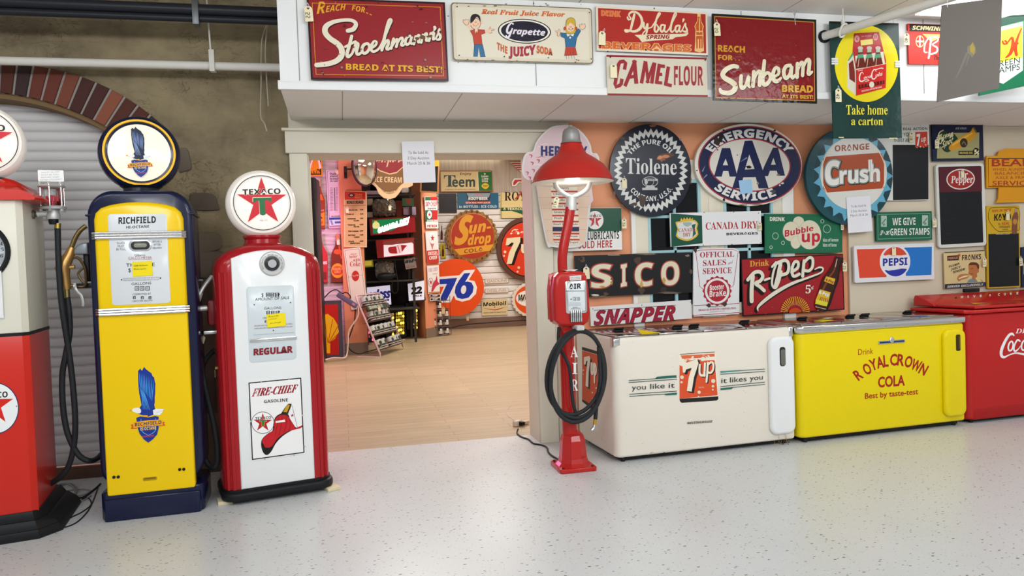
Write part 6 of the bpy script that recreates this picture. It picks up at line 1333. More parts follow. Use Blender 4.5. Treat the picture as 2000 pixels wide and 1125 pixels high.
s.text('ICE COLD', 304, 150, 444, 148, 22, '9aa4a4', 'bi', .03); s.poly([(344, 428), (540, 426), (540, 480), (344, 482)], '16160f'); s.text('ORANGE-ADE', 358, 468, 524, 466, 26, 'd0b850', 'b', .01); s.ell(572, 435, 42, 46, '12140f'); s.text('5¢', 550, 470, 606, 468, 56, 'e0d8b0', 'bi', .03)
s.done()
s = Sign('chalkboard_sign', 'tall blackboard menu with a maroon top and oval white ringed emblem', [(60, 600), (688, 594), (696, 1645), (82, 1692)], Q_, 'd3d3cd', .03, .025, rough=.35, r=.03, bev=.008)
s.band(.052, .03, .935, .962, '15171a', .01); s.poly([(94, 642), (640, 628), (648, 952), (98, 964)], '531a26')
s.ell(372, 794, 184, 134, 'dcd8d0', 48, -3); s.ell(372, 794, 170, 120, '9c2824', 48, -3); s.text('Dr', 340, 782, 466, 776, 88, 'e4e0d8', 's', .01); s.text('Pepper', 246, 846, 528, 838, 92, 'e4e0d8', 's', .03, .1)
for P_ in ([(130, 1080), (200, 1060), (150, 1040)], [(180, 1500), (260, 1490)], [(200, 1560), (480, 1540)], [(110, 1340), (330, 1300)]): s.line(P_, 3, '2a2c30', 3)
s.done()
q = [(708, 492), (860, 490), (1330, 490), (1330, 890), (1200, 895), (1210, 1090), (830, 1100), (868, 905), (706, 905)]
s = Sign('cutout_sign', 'yellow wheel service cutout sign with red lettering at the right edge', [(706, 492), (1500, 492), (1500, 892), (706, 906)], Q_, 'd9940f', .03, .014, shape='poly', rough=.28, coat=.3)
s.line([(730, 526), (1480, 526)], 8, '2a1a10'); s.line([(728, 526), (732, 888), (1480, 884)], 8, '2a1a10'); RB = 'a8321c'
s.text('BEAR', 778, 626, 1300, 622, 88, RB, 'r', .02); s.text('WHEEL ALINEMENT', 782, 686, 1300, 682, 36, RB, 'r', .004); s.text('BALANCING', 814, 738, 1300, 734, 38, RB, 'r', .01); s.text('AXLE & FRAME', 820, 792, 1290, 788, 36, RB, 'r', .006); s.text('SERVICE', 784, 876, 1290, 874, 58, RB, 'r', .015)
s.mb.prism([s.P(*p) for p in ((868, 905), (1330, 900), (1330, 1085), (830, 1100), (862, 1040))], .0, .012, s.m('d9940f')); s.mb.prism([s.P(*p) for p in ((846, 492), (870, 430), (960, 400), (1300, 400), (1330, 492))], 0, .012, s.m('d9940f'))
s.done()
R_ = (1820, 390, 6.25)
s = Sign('chalkboard_sign', 'narrow blackboard with a yellow chocolate drink heading and brown bottle', [(672, 80), (1074, 68), (1078, 1070), (676, 1084)], R_, 'c9a21c', .025, .014, rough=.3, r=.01)
s.band(.045, .34, .97, .985, '18191c'); s.line([(720, 100), (694, 150), (700, 260), (800, 380), (900, 384), (1060, 370), (1066, 300), (1060, 110), (900, 92), (720, 100)], 6, '2a2210', 3)
s.text('TOPS IN TASTE', 732, 156, 972, 136, 30, 'b84420', 'bi', .02); s.text('KAYO', 762, 256, 964, 246, 76, '1e1a14', 'b', .02); s.text('The', 806, 308, 840, 304, 22, '6a3a18', 'si'); s.text('REAL', 852, 306, 944, 302, 28, 'c05028', 'bi', .03); s.text('CHOCOLATE', 820, 346, 954, 342, 26, '3a2a14', 'b'); s.text('FLAVOR', 858, 370, 928, 368, 14, '3a2a14', 'b'); s.text('SPECIALS TODAY', 784, 430, 956, 424, 16, 'b8b098', 'bi')
s.poly([(1014, 110), (1044, 108), (1044, 150), (1056, 210), (1044, 290), (1036, 410), (975, 406), (978, 290), (974, 230), (1004, 160)], '7a4a38', 2); s.ell(1014, 268, 26, 34, 'b8803a'); s.poly([(1016, 112), (1042, 110), (1044, 150), (1008, 156)], 'a89080')
s.done()
s = Sign('tin_sign', 'cream sausage sign with a navy bottom strip and a person eating', [(152, 646), (642, 618), (662, 1054), (158, 1086)], R_, 'd3be8a', .022, .01, rough=.35)
s.poly([(152, 642), (640, 616), (640, 626), (152, 652)], '1a1814'); s.poly([(158, 1032), (656, 1006), (660, 1054), (158, 1086)], '232c48'); s.text('SERVED EXCLUSIVELY', 188, 1076, 630, 1048, 26, 'd8d0bc', 'bi', .012)
s.poly([(188, 686), (330, 678), (330, 738), (188, 746)], '3a1614'); s.text('ARMOUR', 196, 730, 318, 722, 28, 'c08a70', 'b', .02); s.star(334, 678, 26, 'c03a28'); s.text('FRANKS', 368, 740, 600, 726, 62, '451a18', 'b', .012)
for t, x0, y0, x1, y1 in (('PLUMP,', 206, 832, 342, 792), ('JUICY,', 230, 866, 356, 832), ('TENDER!', 254, 902, 406, 858)): s.text(t, x0, y0, x1, y1, 26, '2c2018', 'bi', .02)
s.poly([(448, 790), (480, 766), (540, 770), (574, 800), (572, 850), (560, 890), (530, 920), (500, 930), (470, 925), (444, 900), (452, 870), (446, 840)], 'b5703e', 2); s.poly([(448, 800), (470, 766), (540, 766), (576, 800), (572, 850), (556, 840), (540, 800), (470, 800)], '5a3218', 2); s.ell(562, 868, 12, 24, 'b5703e'); s.line([(476, 842), (500, 838)], 5, '3a2010'); s.line([(468, 900), (500, 908)], 5, '6a2c18')
s.poly([(490, 930), (548, 900), (556, 960), (520, 985), (488, 970)], 'b5703e'); s.poly([(430, 1012), (446, 980), (490, 960), (520, 985), (556, 950), (600, 975), (630, 1005)], '7a8a90'); s.poly([(530, 960), (556, 935), (612, 1000), (560, 1004)], 'd8c87a')
s.poly([(306, 970), (320, 930), (360, 908), (440, 908), (452, 930), (430, 960), (370, 975), (330, 998)], 'b87848', 2); s.line([(330, 962), (390, 940), (440, 930)], [10, 16, 10], 'ecd8b0', 3)
s.done()
s = Sign('tin_sign', 'edge of a navy and yellow sign cut by the right border of the photo', [(1092, 580), (1300, 560), (1300, 1050), (1100, 1070)], R_, '1d2a4c', .02, .012, shape='poly', rough=.3)
s.poly([(1118, 780), (1300, 770), (1300, 900), (1118, 910)], 'c8b42a'); s.done()

# ice cream flavour board behind the lamp
I_ = (1000, 230, 4.168)
out = [(410, 58), (470, 62), (540, 92), (600, 150), (640, 220), (655, 285), (690, 290), (712, 340), (700, 420), (690, 500), (655, 520), (640, 720), (610, 960), (570, 1040), (440, 1062), (330, 1050), (285, 1030), (230, 760), (190, 520), (140, 510), (95, 480), (80, 420), (92, 330), (120, 285), (170, 270), (190, 210), (240, 140), (320, 75)]
s = Sign('cutout_sign', 'ice cream shaped flavour board with pink scoop behind the red lamp', out, I_, 'dcd9d6', .06, .01, shape='smooth', rough=.4)
s.poly([(400+(x-400)*.95, 560+(y-560)*.975) for x, y in out[:12]+out[-10:]], 'dcc4c8', 3)
for i in range(14):
    a = random.uniform(0, 1); x, y = random.uniform(110, 660), random.uniform(120, 480)
    if (x-360)**2/230**2+(y-330)**2/210**2 < 1: s.line([(x, y), (x+20, y+random.uniform(-14, 10)), (x+50, y+random.uniform(-6, 16)), (x+76, y+6)], [2, 6, 6, 2], random.choice(('c0707c', 'eadcdc', 'caa0a8', 'b05060')), 3)
for x, y in ((140, 300), (110, 440), (150, 360), (130, 480), (160, 420), (200, 340)): s.line([(x, y), (x+22, y+6), (x+14, y+26)], [3, 9, 3], 'b83c52', 3)
s.text('HERSHEY', 236, 308, 610, 312, 76, '26306a', 'b', .02)
s.poly([(198, 540), (636, 540), (600, 940), (588, 1020), (440, 1042), (330, 1030), (292, 1010), (236, 740)], 'dfc6b0')
for i in range(4): s.line([(215+i*22, 650+i*90), (635-i*10, 640+i*90)], 3, 'c8ab94')
names = ['Strawberry', 'Chocolate', 'Vanilla', 'Butter Pecan', 'Green Mint', 'Peach', 'Denali Moose Tracks', '', 'Cookies & Cream', 'Strawberry Yogurt']
for i, t in enumerate(names):
    y = 546+i*49; s.quad(316+i*2, y, 530+i*2, y+12, 'b83a34'); 
    if t: s.quad(318+i*2, y+13, 528+i*2, y+46, 'e8dcca'); s.text(t, 334-(len(t) > 14)*8+i*1.5, y+34, 334-(len(t) > 14)*8+min(200, len(t)*13)+i*1.5, y+34, 17, '2a2a40', 's')
    else: s.quad(330, y+2, 545, y+36, '262c52'); s.text('ICE', 420, y+30, 470, y+30, 22, 'e0dcd8', 'b')
s.done()
# ================================================================== tags, pipes, cables, lamps
def tag_at(x, y0, y1, depth, label, tilt=0., tx=None, col=TAGM, string=8, sx=0, w=None):
    """a shipping tag: (x, y0) top of the card, (x, y1) its lower edge, photo pixels"""
    c = atY(x, (y0+y1)/2, depth); h = (atY(x, y0, depth)-atY(x, y1, depth)).length; w = w or h*.52
    M = Matrix.Translation(c) @ Matrix.Rotation(math.radians(tilt), 4, 'Y'); ch = w*.28
    g = MB(); g.prism([(-w/2, -h/2), (w/2, -h/2), (w/2, h/2-ch), (w/2-ch, h/2), (-w/2+ch, h/2), (-w/2, h/2-ch)], -.0012, .0, col)
    g.add([(.16*w*math.cos(2*PI*i/10), -.0016, h*.36+.16*w*math.sin(2*PI*i/10)) for i in range(10)], [list(range(10))], mat('4a3426', .6))
    o = g.build('price_tag', M=M); tag(o, label, 'price tag', 'price tags')
    if string:
        L = h*string/22; g = MB(); g.tube([(0, -.002, h*.36), (sx*L-.004, -.003, h*.36+L*.5), (sx*L*1.6, -.001, h*.36+L)], .0011, PAPER, 5, 4); g.tube([(0, -.002, h*.36), (sx*L+.006, -.003, h*.36+L*.5), (sx*L*1.6, -.001, h*.36+L)], .0011, PAPER, 5, 4); g.build('string', o)
    if tx:
        cv = Canvas(M @ Matrix.Translation((0, -.0017, 0)), (0, 0, 1)); d = cv.eps
        if True:
            z = -.0020; s_ = h*.3
            gl = MB(); xx = 0; vs_all = []
            for chh in tx:
                V, F, a = glyph(chh, 'r', .012); gl.add([(-(vy)*s_/.7+.3*w*.5, z, (-(vx+xx))*s_/.7+h*.12) for vx, vy in V], F, mat('6a6456', .7)); xx += a
            gl.build('number', o)
    return o
SW = SOF-.045; WS = 5.636
for a in ((603, 12, 42, SW, 'cream price tag on the left edge of the dark red bread sign with script lettering', -4, '55'), (1176, 61, 88, SW, 'blank cream price tag hanging over the red beverage sign with a bottle', 3, None), (1198.5, 125, 152, SW, 'blank cream price tag hanging on the cream flour sign', 0, None),
          (1400.5, 44, 70, SW-.035, 'cream price tag on the upper left of the hanging dented bread sign', -3, '50'), (1637.5, 173, 199, 4.71, 'cream price tag hanging on the dark green soda carton sign', 0, '45'), (1771, 65, 88, SW, 'cream price tag at the left edge of the red bicycle sign', 0, '40'),
          (1940.5, 3, 35, 3.86, 'cream price tag on the upper corner of the grey hanging panel', 2, None), (1219.5, 348, 368, WS, 'cream price tag hanging on the round navy oil sign', 0, None), (1093.5, 257, 278, WS, 'cream price tag at the top of the ice cream shaped board', 0, None),
          (1086, 385, 406, 4.80, 'cream price tag tied to the yoke of the red lamp', 14, '471'), (1219, 427, 446, WS, 'cream price tag on the right edge of the lubricants sign', 0, '29'), (1145.5, 521, 545, WS, 'cream price tag hanging on the long black sign with four letters', -2, None),
          (1484, 434, 450, WS, 'cream price tag on the right end of the white soft drink sign', 0, '27'), (1645, 437, 449, WS, 'cream price tag at the right corner of the green lemon and lime sign', 0, '24'), (1650, 512, 530, WS, 'cream price tag on the right edge of the red five cent soda sign', 0, '23'),
          (1746, 482, 499, WS-.01, 'cream price tag over the emblem of the white cola sign', 0, None), (1780.5, 258, 278, WS, 'cream price tag on the heading of the tall blackboard with small red logo', 0, '18'), (1830, 272, 290, WS, 'cream price tag on the left of the navy orange drink sign', 0, '17'),
          (1880, 333, 347, WS, 'cream price tag on the maroon top of the blackboard menu', 0, None), (1825.5, 427, 444, WS, 'cream price tag on the right edge of the green trading stamps sign', 0, '17'), (1923, 504, 521, WS, 'cream price tag on the right edge of the sausage sign', 2, '12'),
          (1968.5, 414, 430, WS, 'cream price tag on the yellow heading of the narrow blackboard', 0, None), (1994, 503, 519, WS, 'cream price tag beside the sign cut by the right border', -4, '13'), (393, 655, 677, 5.05, 'cream price tag tied to the hose of the dark red pump', 18, '1904')):
    tag_at(a[0], a[1], a[2], a[3], a[4], a[5], a[6], sx=.3 if a[0] == 1176 else 0)

# pipes under the ceiling at the left
PB = mat('24262b', .4); PW = mat('d6d3ca', .5)
def pipe(name, label, z, y, r, m, x0=-4.2, x1=-.33):
    o = MB().tube([(x0, y, z), (x1, y, z)], r, m, 18).build(name); return tag(o, label, 'pipe')
pipe('ceiling_pipe', 'thick black pipe, the upper of the pair near the ceiling at left', 3.187, 5.3, .036, PB)
pipe('ceiling_pipe', 'thinner black pipe, the lower of the pair near the ceiling at left', 3.128, 5.3, .023, PB)
o = pipe('ceiling_pipe', 'white pipe running level above the brick arch', 2.872, 5.5, .028, PW, -2.28, -.33)
g = MB(); g.tube([(-2.31, 5.5, 2.86), (-2.25, 5.5, 2.868)], .036, PB, 14); g.tube([(-2.3, 5.5, 2.83), (-2.3, 5.5, 2.93)], .038, PB, 14); g.build('elbow', o)
MB().tube([(-2.3, 5.5, 2.92), (-2.3, 5.5, 3.35)], .03, PW, 14).build('riser_pipe', o)
p = atY(383, 22, 5.3); o = MB().box((p.x, 5.3, 3.16), (.04, .082, .16), mat('6c6e70', .4, .6), .004).box((p.x, 5.3, 3.45), (.03, .01, .5), mat('6c6e70', .4, .6)).build('pipe_strap'); tag(o, 'grey metal strap holding the pair of black pipes', 'pipe strap')
p = atY(415, 118, 5.5); g = MB(); g.box((p.x, 5.462, 2.9), (.035, .01, .15), PW, .003); g.box((p.x, 5.5, 2.838), (.035, .08, .01), PW, .003); g.tube([(p.x-.03, 5.5, 3.7), (p.x-.005, 5.47, 2.96)], .006, PW, 6); o = g.build('pipe_hanger'); tag(o, 'white hanger with a thin rod holding the white pipe', 'pipe hanger')
for pts, lab in (([(521, 46), (512, 75), (510, 110), (510, 160), (509, 225), (516, 240), (521, 256)], 'longer thin beige wire hanging from the black pipes'), ([(522, 48), (518, 100), (521, 160), (524, 207)], 'shorter thin beige wire hanging from the black pipes')):
    o = MB().tube([atY(x, y, 5.6) for x, y in pts], .0045, mat('b9ae9a', .6), 6, 4).build('hanging_wire'); tag(o, lab, 'wire')
# white conduit through the soffit at the upper right
p0 = atY(1606, 72, 4.79); p1 = atZ(1791, 15, p0.z+.012); d = (p1-p0).normalized()
o = MB().tube([p0+d*.012, p0+d*3.2], .029, PW, 20).build('conduit'); tag(o, 'white round conduit coming out of the soffit towards the ceiling light', 'pipe')
MB().lathe([(0, -.012), (.045, -.012), (.045, .0)], mat('17171a', .6), (p0.x+.01, 4.787, p0.z), 24, 'y').build('dark_hole', o)
q = p0+d*.16; g = MB(); ringp = []
u = d.cross(Vector((0, 0, 1))).normalized(); w = u.cross(d)
g.tube([q+(u*math.cos(2*PI*i/24)+w*math.sin(2*PI*i/24))*.04+d*.02*math.sin(2*PI*i/24) for i in range(25)], .008, PW, 8); g.tube([q+w*.04, q+w*.075], .013, PW, 8); g.tube([q+w*.07, q+Vector((0, 0, 3.16-q.z))], .004, PW, 6)
o = g.build('pipe_hanger'); tag(o, 'white ring hanger around the conduit at the upper right', 'pipe hanger')
for x, y, yy in ((1554, 18, 4.73),):
    a = atY(1552, 20, 4.73); g = MB(); g.tube([(a.x, 4.73, 3.16), (a.x, 4.73, 3.09), (a.x+.004, 4.73, 3.06)], .003, STEEL, 6); g.tube([(a.x-.02, 4.73, 3.16), (a.x, 4.73, 3.12), (a.x+.015, 4.73, 3.16)], .002, STEEL, 6); o = g.build('wire_hook'); tag(o, 'thin wire hook above the hanging dented bread sign', 'hook')
for x, y, z0_, dd, lab in ((1650, 45, 0, 4.732, 'left'), (1745, 48, 0, 4.732, 'right')):
    a = atY(x, y, dd); o = MB().tube([(a.x, dd, a.z-.01), (a.x, dd, CEIL)], .002, STEEL, 6).build('hanging_wire'); tag(o, 'thin wire holding the %s end of the dark green soda carton sign' % lab, 'wire')
for px_, dd, lab in ((1850, 3.92, 'thin wire holding the left end of the grey hanging panel'), (1945, 3.9, 'thin wire holding the right end of the grey hanging panel')):
    a = atY(px_, 8, dd); o = MB().tube([(a.x, dd, a.z-.02), (a.x, dd, CEIL)], .002, STEEL, 6).build('hanging_wire'); tag(o, lab, 'wire')
# ceiling light seen at the upper right
t = empty('ceiling_light', 'bright rectangular ceiling light behind the grey hanging panel', 'ceiling light', (4.72, 4.36, CEIL))
g = MB(); g.box((0, 0, -.012), (1.26, .64, .024), mat('e8e8e6', .4), .004); g.build('frame', t)
MB().box((0, 0, -.026), (1.18, .56, .008), mat('fdfcf8', .4, emit=2.2)).build('diffuser', t)
# cables on the floor
CB = mat('1d1d20', .5); CG = mat('8d8f92', .5)
def cable(name, label, pts, r, m, z=None, cat='cable'):
    P_ = [atZ(p[0], p[1], p[2] if len(p) > 2 else r) for p in pts]
    o = MB().tube(P_, r, m, 8, 6).build(name); return tag(o, label, cat)
cable('cable', 'black power cord running from the doorway plug to the red air meter base', [(1012, 838, .03), (1010, 846), (1018, 853), (1032, 858), (1042, 866), (1058, 869), (1068, 874), (1071, 883), (1078, 890), (1092, 898), (1100, 903)], .007, CB)
g = MB(); pp = atZ(1010, 832, .0); g.box((0, 0, .025), (.07, .05, .05), mat('d8d2c4', .5), .008); g.box((.02, -.04, .025), (.04, .05, .035), BLACK, .006); g.box((.09, -.02, .02), (.06, .03, .03), mat('d8d2c4', .5), .006); o = g.build('power_adapter', M=Matrix.Translation(pp) @ Matrix.Rotation(.5, 4, 'Z')); tag(o, 'white plug block on the wooden floor by the doorway post', 'plug')
MB().tube([(0, 0, .04), (-.06, .05, .09), (-.03, .1, .13), (.05, .12, .16)], .003, mat('d8d2c4', .5), 6, 4).build('wire', o)
cable('loose_cable', 'grey cable lying in loops beside the cream pump base', [(104, 968), (112, 950), (130, 944), (146, 955), (142, 972), (122, 975), (104, 960), (118, 948), (140, 945), (150, 958), (135, 980), (112, 985), (100, 990), (86, 1004)], .006, CG)
cable('loose_cable', 'second grey cable loop between the cream pump and the yellow pump', [(108, 985), (135, 972), (165, 966), (176, 958), (150, 956), (120, 962), (106, 972), (125, 984), (160, 978), (178, 968)], .005, CG)
cable('loose_cable', 'thin black wire loop in front of the left pumps', [(190, 952), (178, 962), (160, 976), (172, 972), (178, 985), (160, 1000), (140, 1010), (112, 1026), (125, 1030), (150, 1020), (170, 1000), (182, 978), (192, 950)], .004, CB)
cable('loose_cable', 'thicker black cable behind the thin black wire loop', [(100, 975), (130, 968), (160, 972), (185, 955), (196, 945)], .006, CB)

# ================================================================== the back room
PWY = 12.965; F8 = (590, 300, 4.327)
B_ = dict(eps=.0002, thick=.02)
s = Sign('tin_sign', 'orange flakes sign partly hidden by the doorway post, on the grooved wall', [(-60, -70), (168, -70), (170, 190), (-60, 190)], F8, 'e08a1a', .03, wall=PWY, **B_); s.inset(.02, .02, '2a1a10'); s.text('FLAKES', 20, 172, 158, 166, 24, '3a1a10', 's', .01); s.text('SE', 20, 76, 80, 74, 34, 'b82a1c', 'b', .02); s.line([(90, 40), (70, 110), (60, 130)], 14, 'ecd8e0', 3); s.line([(130, 20), (146, 80), (152, 120)], 18, 'ecd8e0', 3); s.line([(128, 134), (156, 146)], 8, '2a1a10'); s.done()
def bottle(label, cx, top, bot, w, col, body, lab):
    P_ = [(-.12, 0), (.12, 0), (.14, .04), (.13, .12), (.2, .25), (.42, .38), (.48, .5), (.48, .96), (.44, 1), (-.44, 1), (-.48, .96), (-.48, .5), (-.42, .38), (-.2, .25), (-.13, .12), (-.14, .04)]
    out = [(cx+w*u, top+(bot-top)*v) for u, v in P_]
    s = Sign('cutout_sign', label, out, F8, col, .03, wall=PWY, shape='smooth', **B_); return s, lambda u, v: (cx+w*u, top+(bot-top)*v)
s, T = bottle('bottle shaped cola sign with an orange label, upper left on the grooved wall', 146, 218, 636, 100, '8c3a28', None, None)
s.poly([T(-.1, 0), T(.1, 0), T(.1, .14), T(-.1, .14)], 'd8a088'); s.poly([T(-.2, .3), T(.2, .3), T(.36, .42), T(-.36, .42)], 'c8602a'); s.poly([T(-.44, .74), T(.44, .66), T(.44, .93), T(-.44, .95)], 'd8822a'); s.poly([T(-.34, .79), T(-.2, .74), T(-.05, .78), T(.1, .74), T(.3, .79)], '2a1a18'); s.text('COLA', *T(-.4, .9), *T(.34, .9), 22, '8c2a1c', 'b', .02); s.text('RC', *T(-.36, .795), *T(.0, .79), 18, 'f0e0d0', 'b', .02); s.text('NEHI', *T(-.4, .66), *T(.4, .64), 14, 'd8a088', 'b'); s.done()
s, T = bottle('red bottle shaped soda sign, leftmost on the lower part of the grooved wall', 154, 678, 1090, 132, 'b8323a', None, None); s.poly([T(-.12, 0), T(.12, 0), T(.12, .16), T(-.12, .16)], 'e0b0ac'); s.text('Squires', *T(-.42, .64), *T(.42, .62), 30, 'ecd8d4', 'b', .02); s.poly([T(-.4, .8), T(.4, .78), T(.4, .94), T(-.4, .94)], '7c2a28'); s.done()
s, T = bottle('brown bottle shaped cola sign with an oval orange label, right on the grooved wall', 300, 678, 1088, 112, '7c3224', None, None); s.poly([T(-.12, 0), T(.12, 0), T(.16, .12), T(-.16, .12)], 'c87a5a'); s.line([T(.05, .15), T(.2, .4), T(.3, .5)], 12, 'c8604a'); s.ell(*T(0, .37), 34, 22, 'd05a34'); s.ell(*T(0, .76), 54, 62, 'e09a34'); s.ell(*T(0, .76), 48, 38, 'c8482c'); s.text('DOUBLE', *T(-.36, .75), *T(.36, .74), 20, 'e8b070', 'b', .01); s.text('COLA', *T(-.24, .81), *T(.26, .8), 20, 'e8b070', 'b', .01); s.done()
s = Sign('thermometer_sign', 'tall pale thermometer sign with a blue box at the bottom', [(206, 136), (334, 138), (346, 624), (222, 630)], F8, 'd6c4d4', .03, wall=PWY, r=.02, **B_); s.inset(.015, .008, '9a7a96')
for i, t in enumerate(('We make', 'mufflers &', 'pipes', 'We install', 'only the parts', 'you need')): s.text(t, 232+(i % 3)*2, 170+i*13+(i > 2)*4, 306-(i % 3)*3, 170+i*13+(i > 2)*4, 9, '3a2a3a', 'b', .03)
s.line([(274, 290), (278, 480)], 6, '5a3a58')
for i in range(17): s.line([(238, 290+i*12), (262 if i % 2 else 256, 290+i*12)], 3, '5a3a58'); s.line([(286, 290+i*12), (300, 290+i*12)], 3, '5a3a58')
s.text('We install', 246, 536, 314, 534, 9, '3a2a3a', 'b', .02); s.poly([(230, 544), (330, 542), (332, 604), (232, 612)], 'c8d0e0'); s.poly([(230, 544), (330, 542), (330, 558), (230, 562)], '2c4a9c'); s.poly([(236, 566), (250, 562), (266, 600), (250, 606)], '7a8aa8'); s.poly([(276, 575), (330, 572), (330, 590), (276, 592)], '4a5a9c'); s.done()
s = Sign('menu_board', 'tan service price board with a red top on the orange pier', [(342, 312), (541, 322), (556, 790), (362, 792)], F8, 'c9a474', .03, wall=12.88, **B_); s.inset(0, .02, 'd8b88c'); s.poly([(358, 318), (532, 326), (536, 388), (360, 390)], 'b42e22'); s.ell(417, 352, 26, 16, '1e1a1a'); s.ell(417, 352, 14, 8, 'b8a890')
for i, t in enumerate(('THE', 'MUFFLER', 'PEOPLE')): s.text(t, 448, 348+i*15, 508, 350+i*15, 9, 'e09a5a', 'b', .01)
s.text('BONUS BOARD', 378, 424, 518, 422, 24, '1e1812', 'b', .03); s.poly([(352, 438), (542, 434), (542, 440), (352, 444)], 'a8825a')
for t, x0, x1, y, pr in (('OIL/FILTER', 394, 468, 482, '6.95'), ('TUNE UP', 380, 438, 518, '13.00'), ('RADIATOR', 384, 454, 556, '7.50'), ('FLUSH', 436, 480, 572, ''), ('TRANS OIL', 386, 452, 608, '9.00'), ('FILTER', 438, 484, 623, ''), ('TIRE CHANGE', 388, 476, 661, '2.50'), ('BATTERY', 390, 452, 695, '1.00'), ('CHECK', 440, 484, 711, ''), ('STATE', 392, 438, 748, '5.00'), ('INSPECTION', 406, 488, 763, '')):
    s.text(t, x0, y, x1, y, 10, '1e1812', 'b', .03)
    if pr: s.text(pr, 488, y-3, 516, y-4, 10, '1e1812', 'b', .03)
s.done()
G6 = (590, 480, 4.686)
s = Sign('tin_sign', 'tall cream soda sign with red lettering and a small red disc on the orange pier', [(396, 30), (560, 12), (578, 570), (432, 590)], G6, 'd8d0c0', .03, wall=12.88, r=.02, **B_); s.inset(.02, .006, '8a6a5a'); R3 = 'b03028'
s.text('things go', 444, 84, 498, 78, 14, R3, 's'); s.text('better', 434, 114, 506, 108, 26, R3, 's', 0); s.text('with', 466, 146, 530, 140, 28, R3, 's', 0); s.text('Coke', 438, 190, 532, 186, 44, R3, 's', 0); s.ell(489, 276, 34, 48, 'b82a24'); s.text('Coca-Cola', 462, 284, 516, 276, 14, 'ecd8d0', 'sc', .03); s.line([(416, 288), (560, 268)], 2, '8a7a6a'); s.done()
# convex mirror and its bracket
t = empty('convex_mirror', 'convex safety mirror on a bracket above the price board', 'mirror', tuple(atY(712, 326, 12.35)))
c0 = t.location; g = MB(); g.lathe([(0, -.1), (.1, -.095), (.2, -.07), (.27, -.03), (.3, 0)], mat('e8e8e8', .03, 1.0), (0, 0, 0), 40, 'y', Matrix.Rotation(.5, 4, 'Z') @ Matrix.Scale(.72, 4, (1, 0, 0))); g.build('mirror_face', t)
g = MB(); g.lathe([(.3, -.012), (.315, -.01), (.315, .03), (.3, .04), (0, .05)], mat('3a2230', .5), (0, 0, 0), 40, 'y', Matrix.Rotation(.5, 4, 'Z') @ Matrix.Scale(.72, 4, (1, 0, 0))); g.build('mirror_rim', t)
MB().tube([(-.0, .03, 0), (-.22, .1, -.02), (-.30, .1, -.02), (-.30, .52, -.02)], .012, BLACK, 8).box((-.30, .5, -.02), (.05, .02, .2), BLACK).build('wall_bracket', t)
s = Sign('cutout_sign', 'brown and red ice cream sign with a curved cream bottom edge', [(480, -60), (480, 480), (500, 525), (545, 520), (590, 515), (625, 545), (650, 600), (690, 635), (740, 645), (790, 630), (825, 590), (850, 550), (900, 545), (935, 530), (940, 480), (940, -60)], (590, 240, 4.3276), 'd8bc92', .0, wall=12.6, shape='poly', **B_)
s.poly([(500, -60), (500, 480), (560, 480), (610, 500), (650, 545), (700, 580), (740, 585), (790, 570), (840, 520), (900, 485), (930, 480), (930, -60)], '7d5a34'); s.poly([(500, -60), (500, 350), (600, 370), (660, 410), (740, 438), (800, 425), (850, 380), (930, 340), (930, -60)], 'd8b890'); s.poly([(505, -60), (505, 340), (600, 358), (660, 400), (740, 428), (800, 414), (850, 370), (925, 330), (925, -60)], '8c2428')
s.text('Champions', 560, 330, 870, 330, 90, 'd8b8a0', 'sc', .02); s.text('ICE CREAM', 612, 500, 842, 506, 46, 'e0c49a', 'b', 0); s.arc('PENN DAIRIES, INC', 738, 490, 92, 112, 215, 326, 16, '6a4a2a', 'b', 0, True); s.done()
# dark panel edge-on by the doorway post
q = atY(614, 350, 12.1); o = MB().box((0, 0, q.z/2), (.085, .5, q.z), BLACK, .01).build('display_board', M=Matrix.Translation((q.x, 12.1, 0)) @ Matrix.Rotation(-.12, 4, 'Z')); tag(o, 'narrow black board standing upright beside the doorway post', 'board')
for px_, lab in ((735, 'left'), (795, 'right')):
    q = atY(px_, 300, 12.6); o = MB().tube([(q.x, 12.6, q.z-.1), (q.x, 12.6, 4.05)], .006, STEEL, 6).build('hanging_wire'); tag(o, 'wire holding the %s side of the ice cream sign' % lab, 'wire')
# black boards above the column
Z1 = (660, 300, 7.03)
s = Sign('chalkboard', 'black board high beside the doorway notice, on the orange column', [(1130, 130), (1386, 150), (1392, 545), (1136, 530)], Z1, '1e1a18', .0, wall=15.0, yaw=0, **B_); s.inset(0, .03, 'b07a4a'); s.poly([(1330, 60), (1390, 60), (1390, 170), (1330, 176)], 'd0a83a'); s.done()
T_ = (850, 300, 9.378)
WB = 16.99
s = Sign('chalkboard', 'small black board under the pale lemon drink sign on the slat wall', [(72, 735), (392, 732), (394, 1082), (74, 1085)], T_, '2b2b2e', .02, wall=WB, **B_); s.done()
s = Sign('tin_sign', 'pale lemon drink sign with dark green lettering and a green end panel', [(84, 312), (1044, 310), (1060, 695), (100, 706)], T_, 'd9c690', .055, wall=WB, **B_); s.inset(0, .02, '9a5a2a'); s.poly([(782, 332), (1034, 330), (1040, 680), (798, 682)], '1f7038'); s.poly([(772, 332), (784, 332), (800, 682), (788, 684)], 'e8e0c0'); GT = '1d3a30'
s.text('Enjoy', 458, 392, 664, 388, 42, '2a3a2c', 'b', 0); s.text('T', 160, 606, 372, 606, 210, GT, 's', .01); s.text('eem', 312, 606, 728, 606, 170, GT, 'b', .012); s.text('A PRODUCT OF PEPSI-COLA COMPANY', 178, 668, 742, 664, 20, '4a4630', 'b')
for t, x0, x1, y in (('a', 892, 920, 386), ('Lemon', 846, 972, 432), ('-Lime', 850, 972, 478), ('Drink', 858, 966, 524)): s.text(t, x0, y, x1, y, 38, 'e8e4d4', 'b', .02)
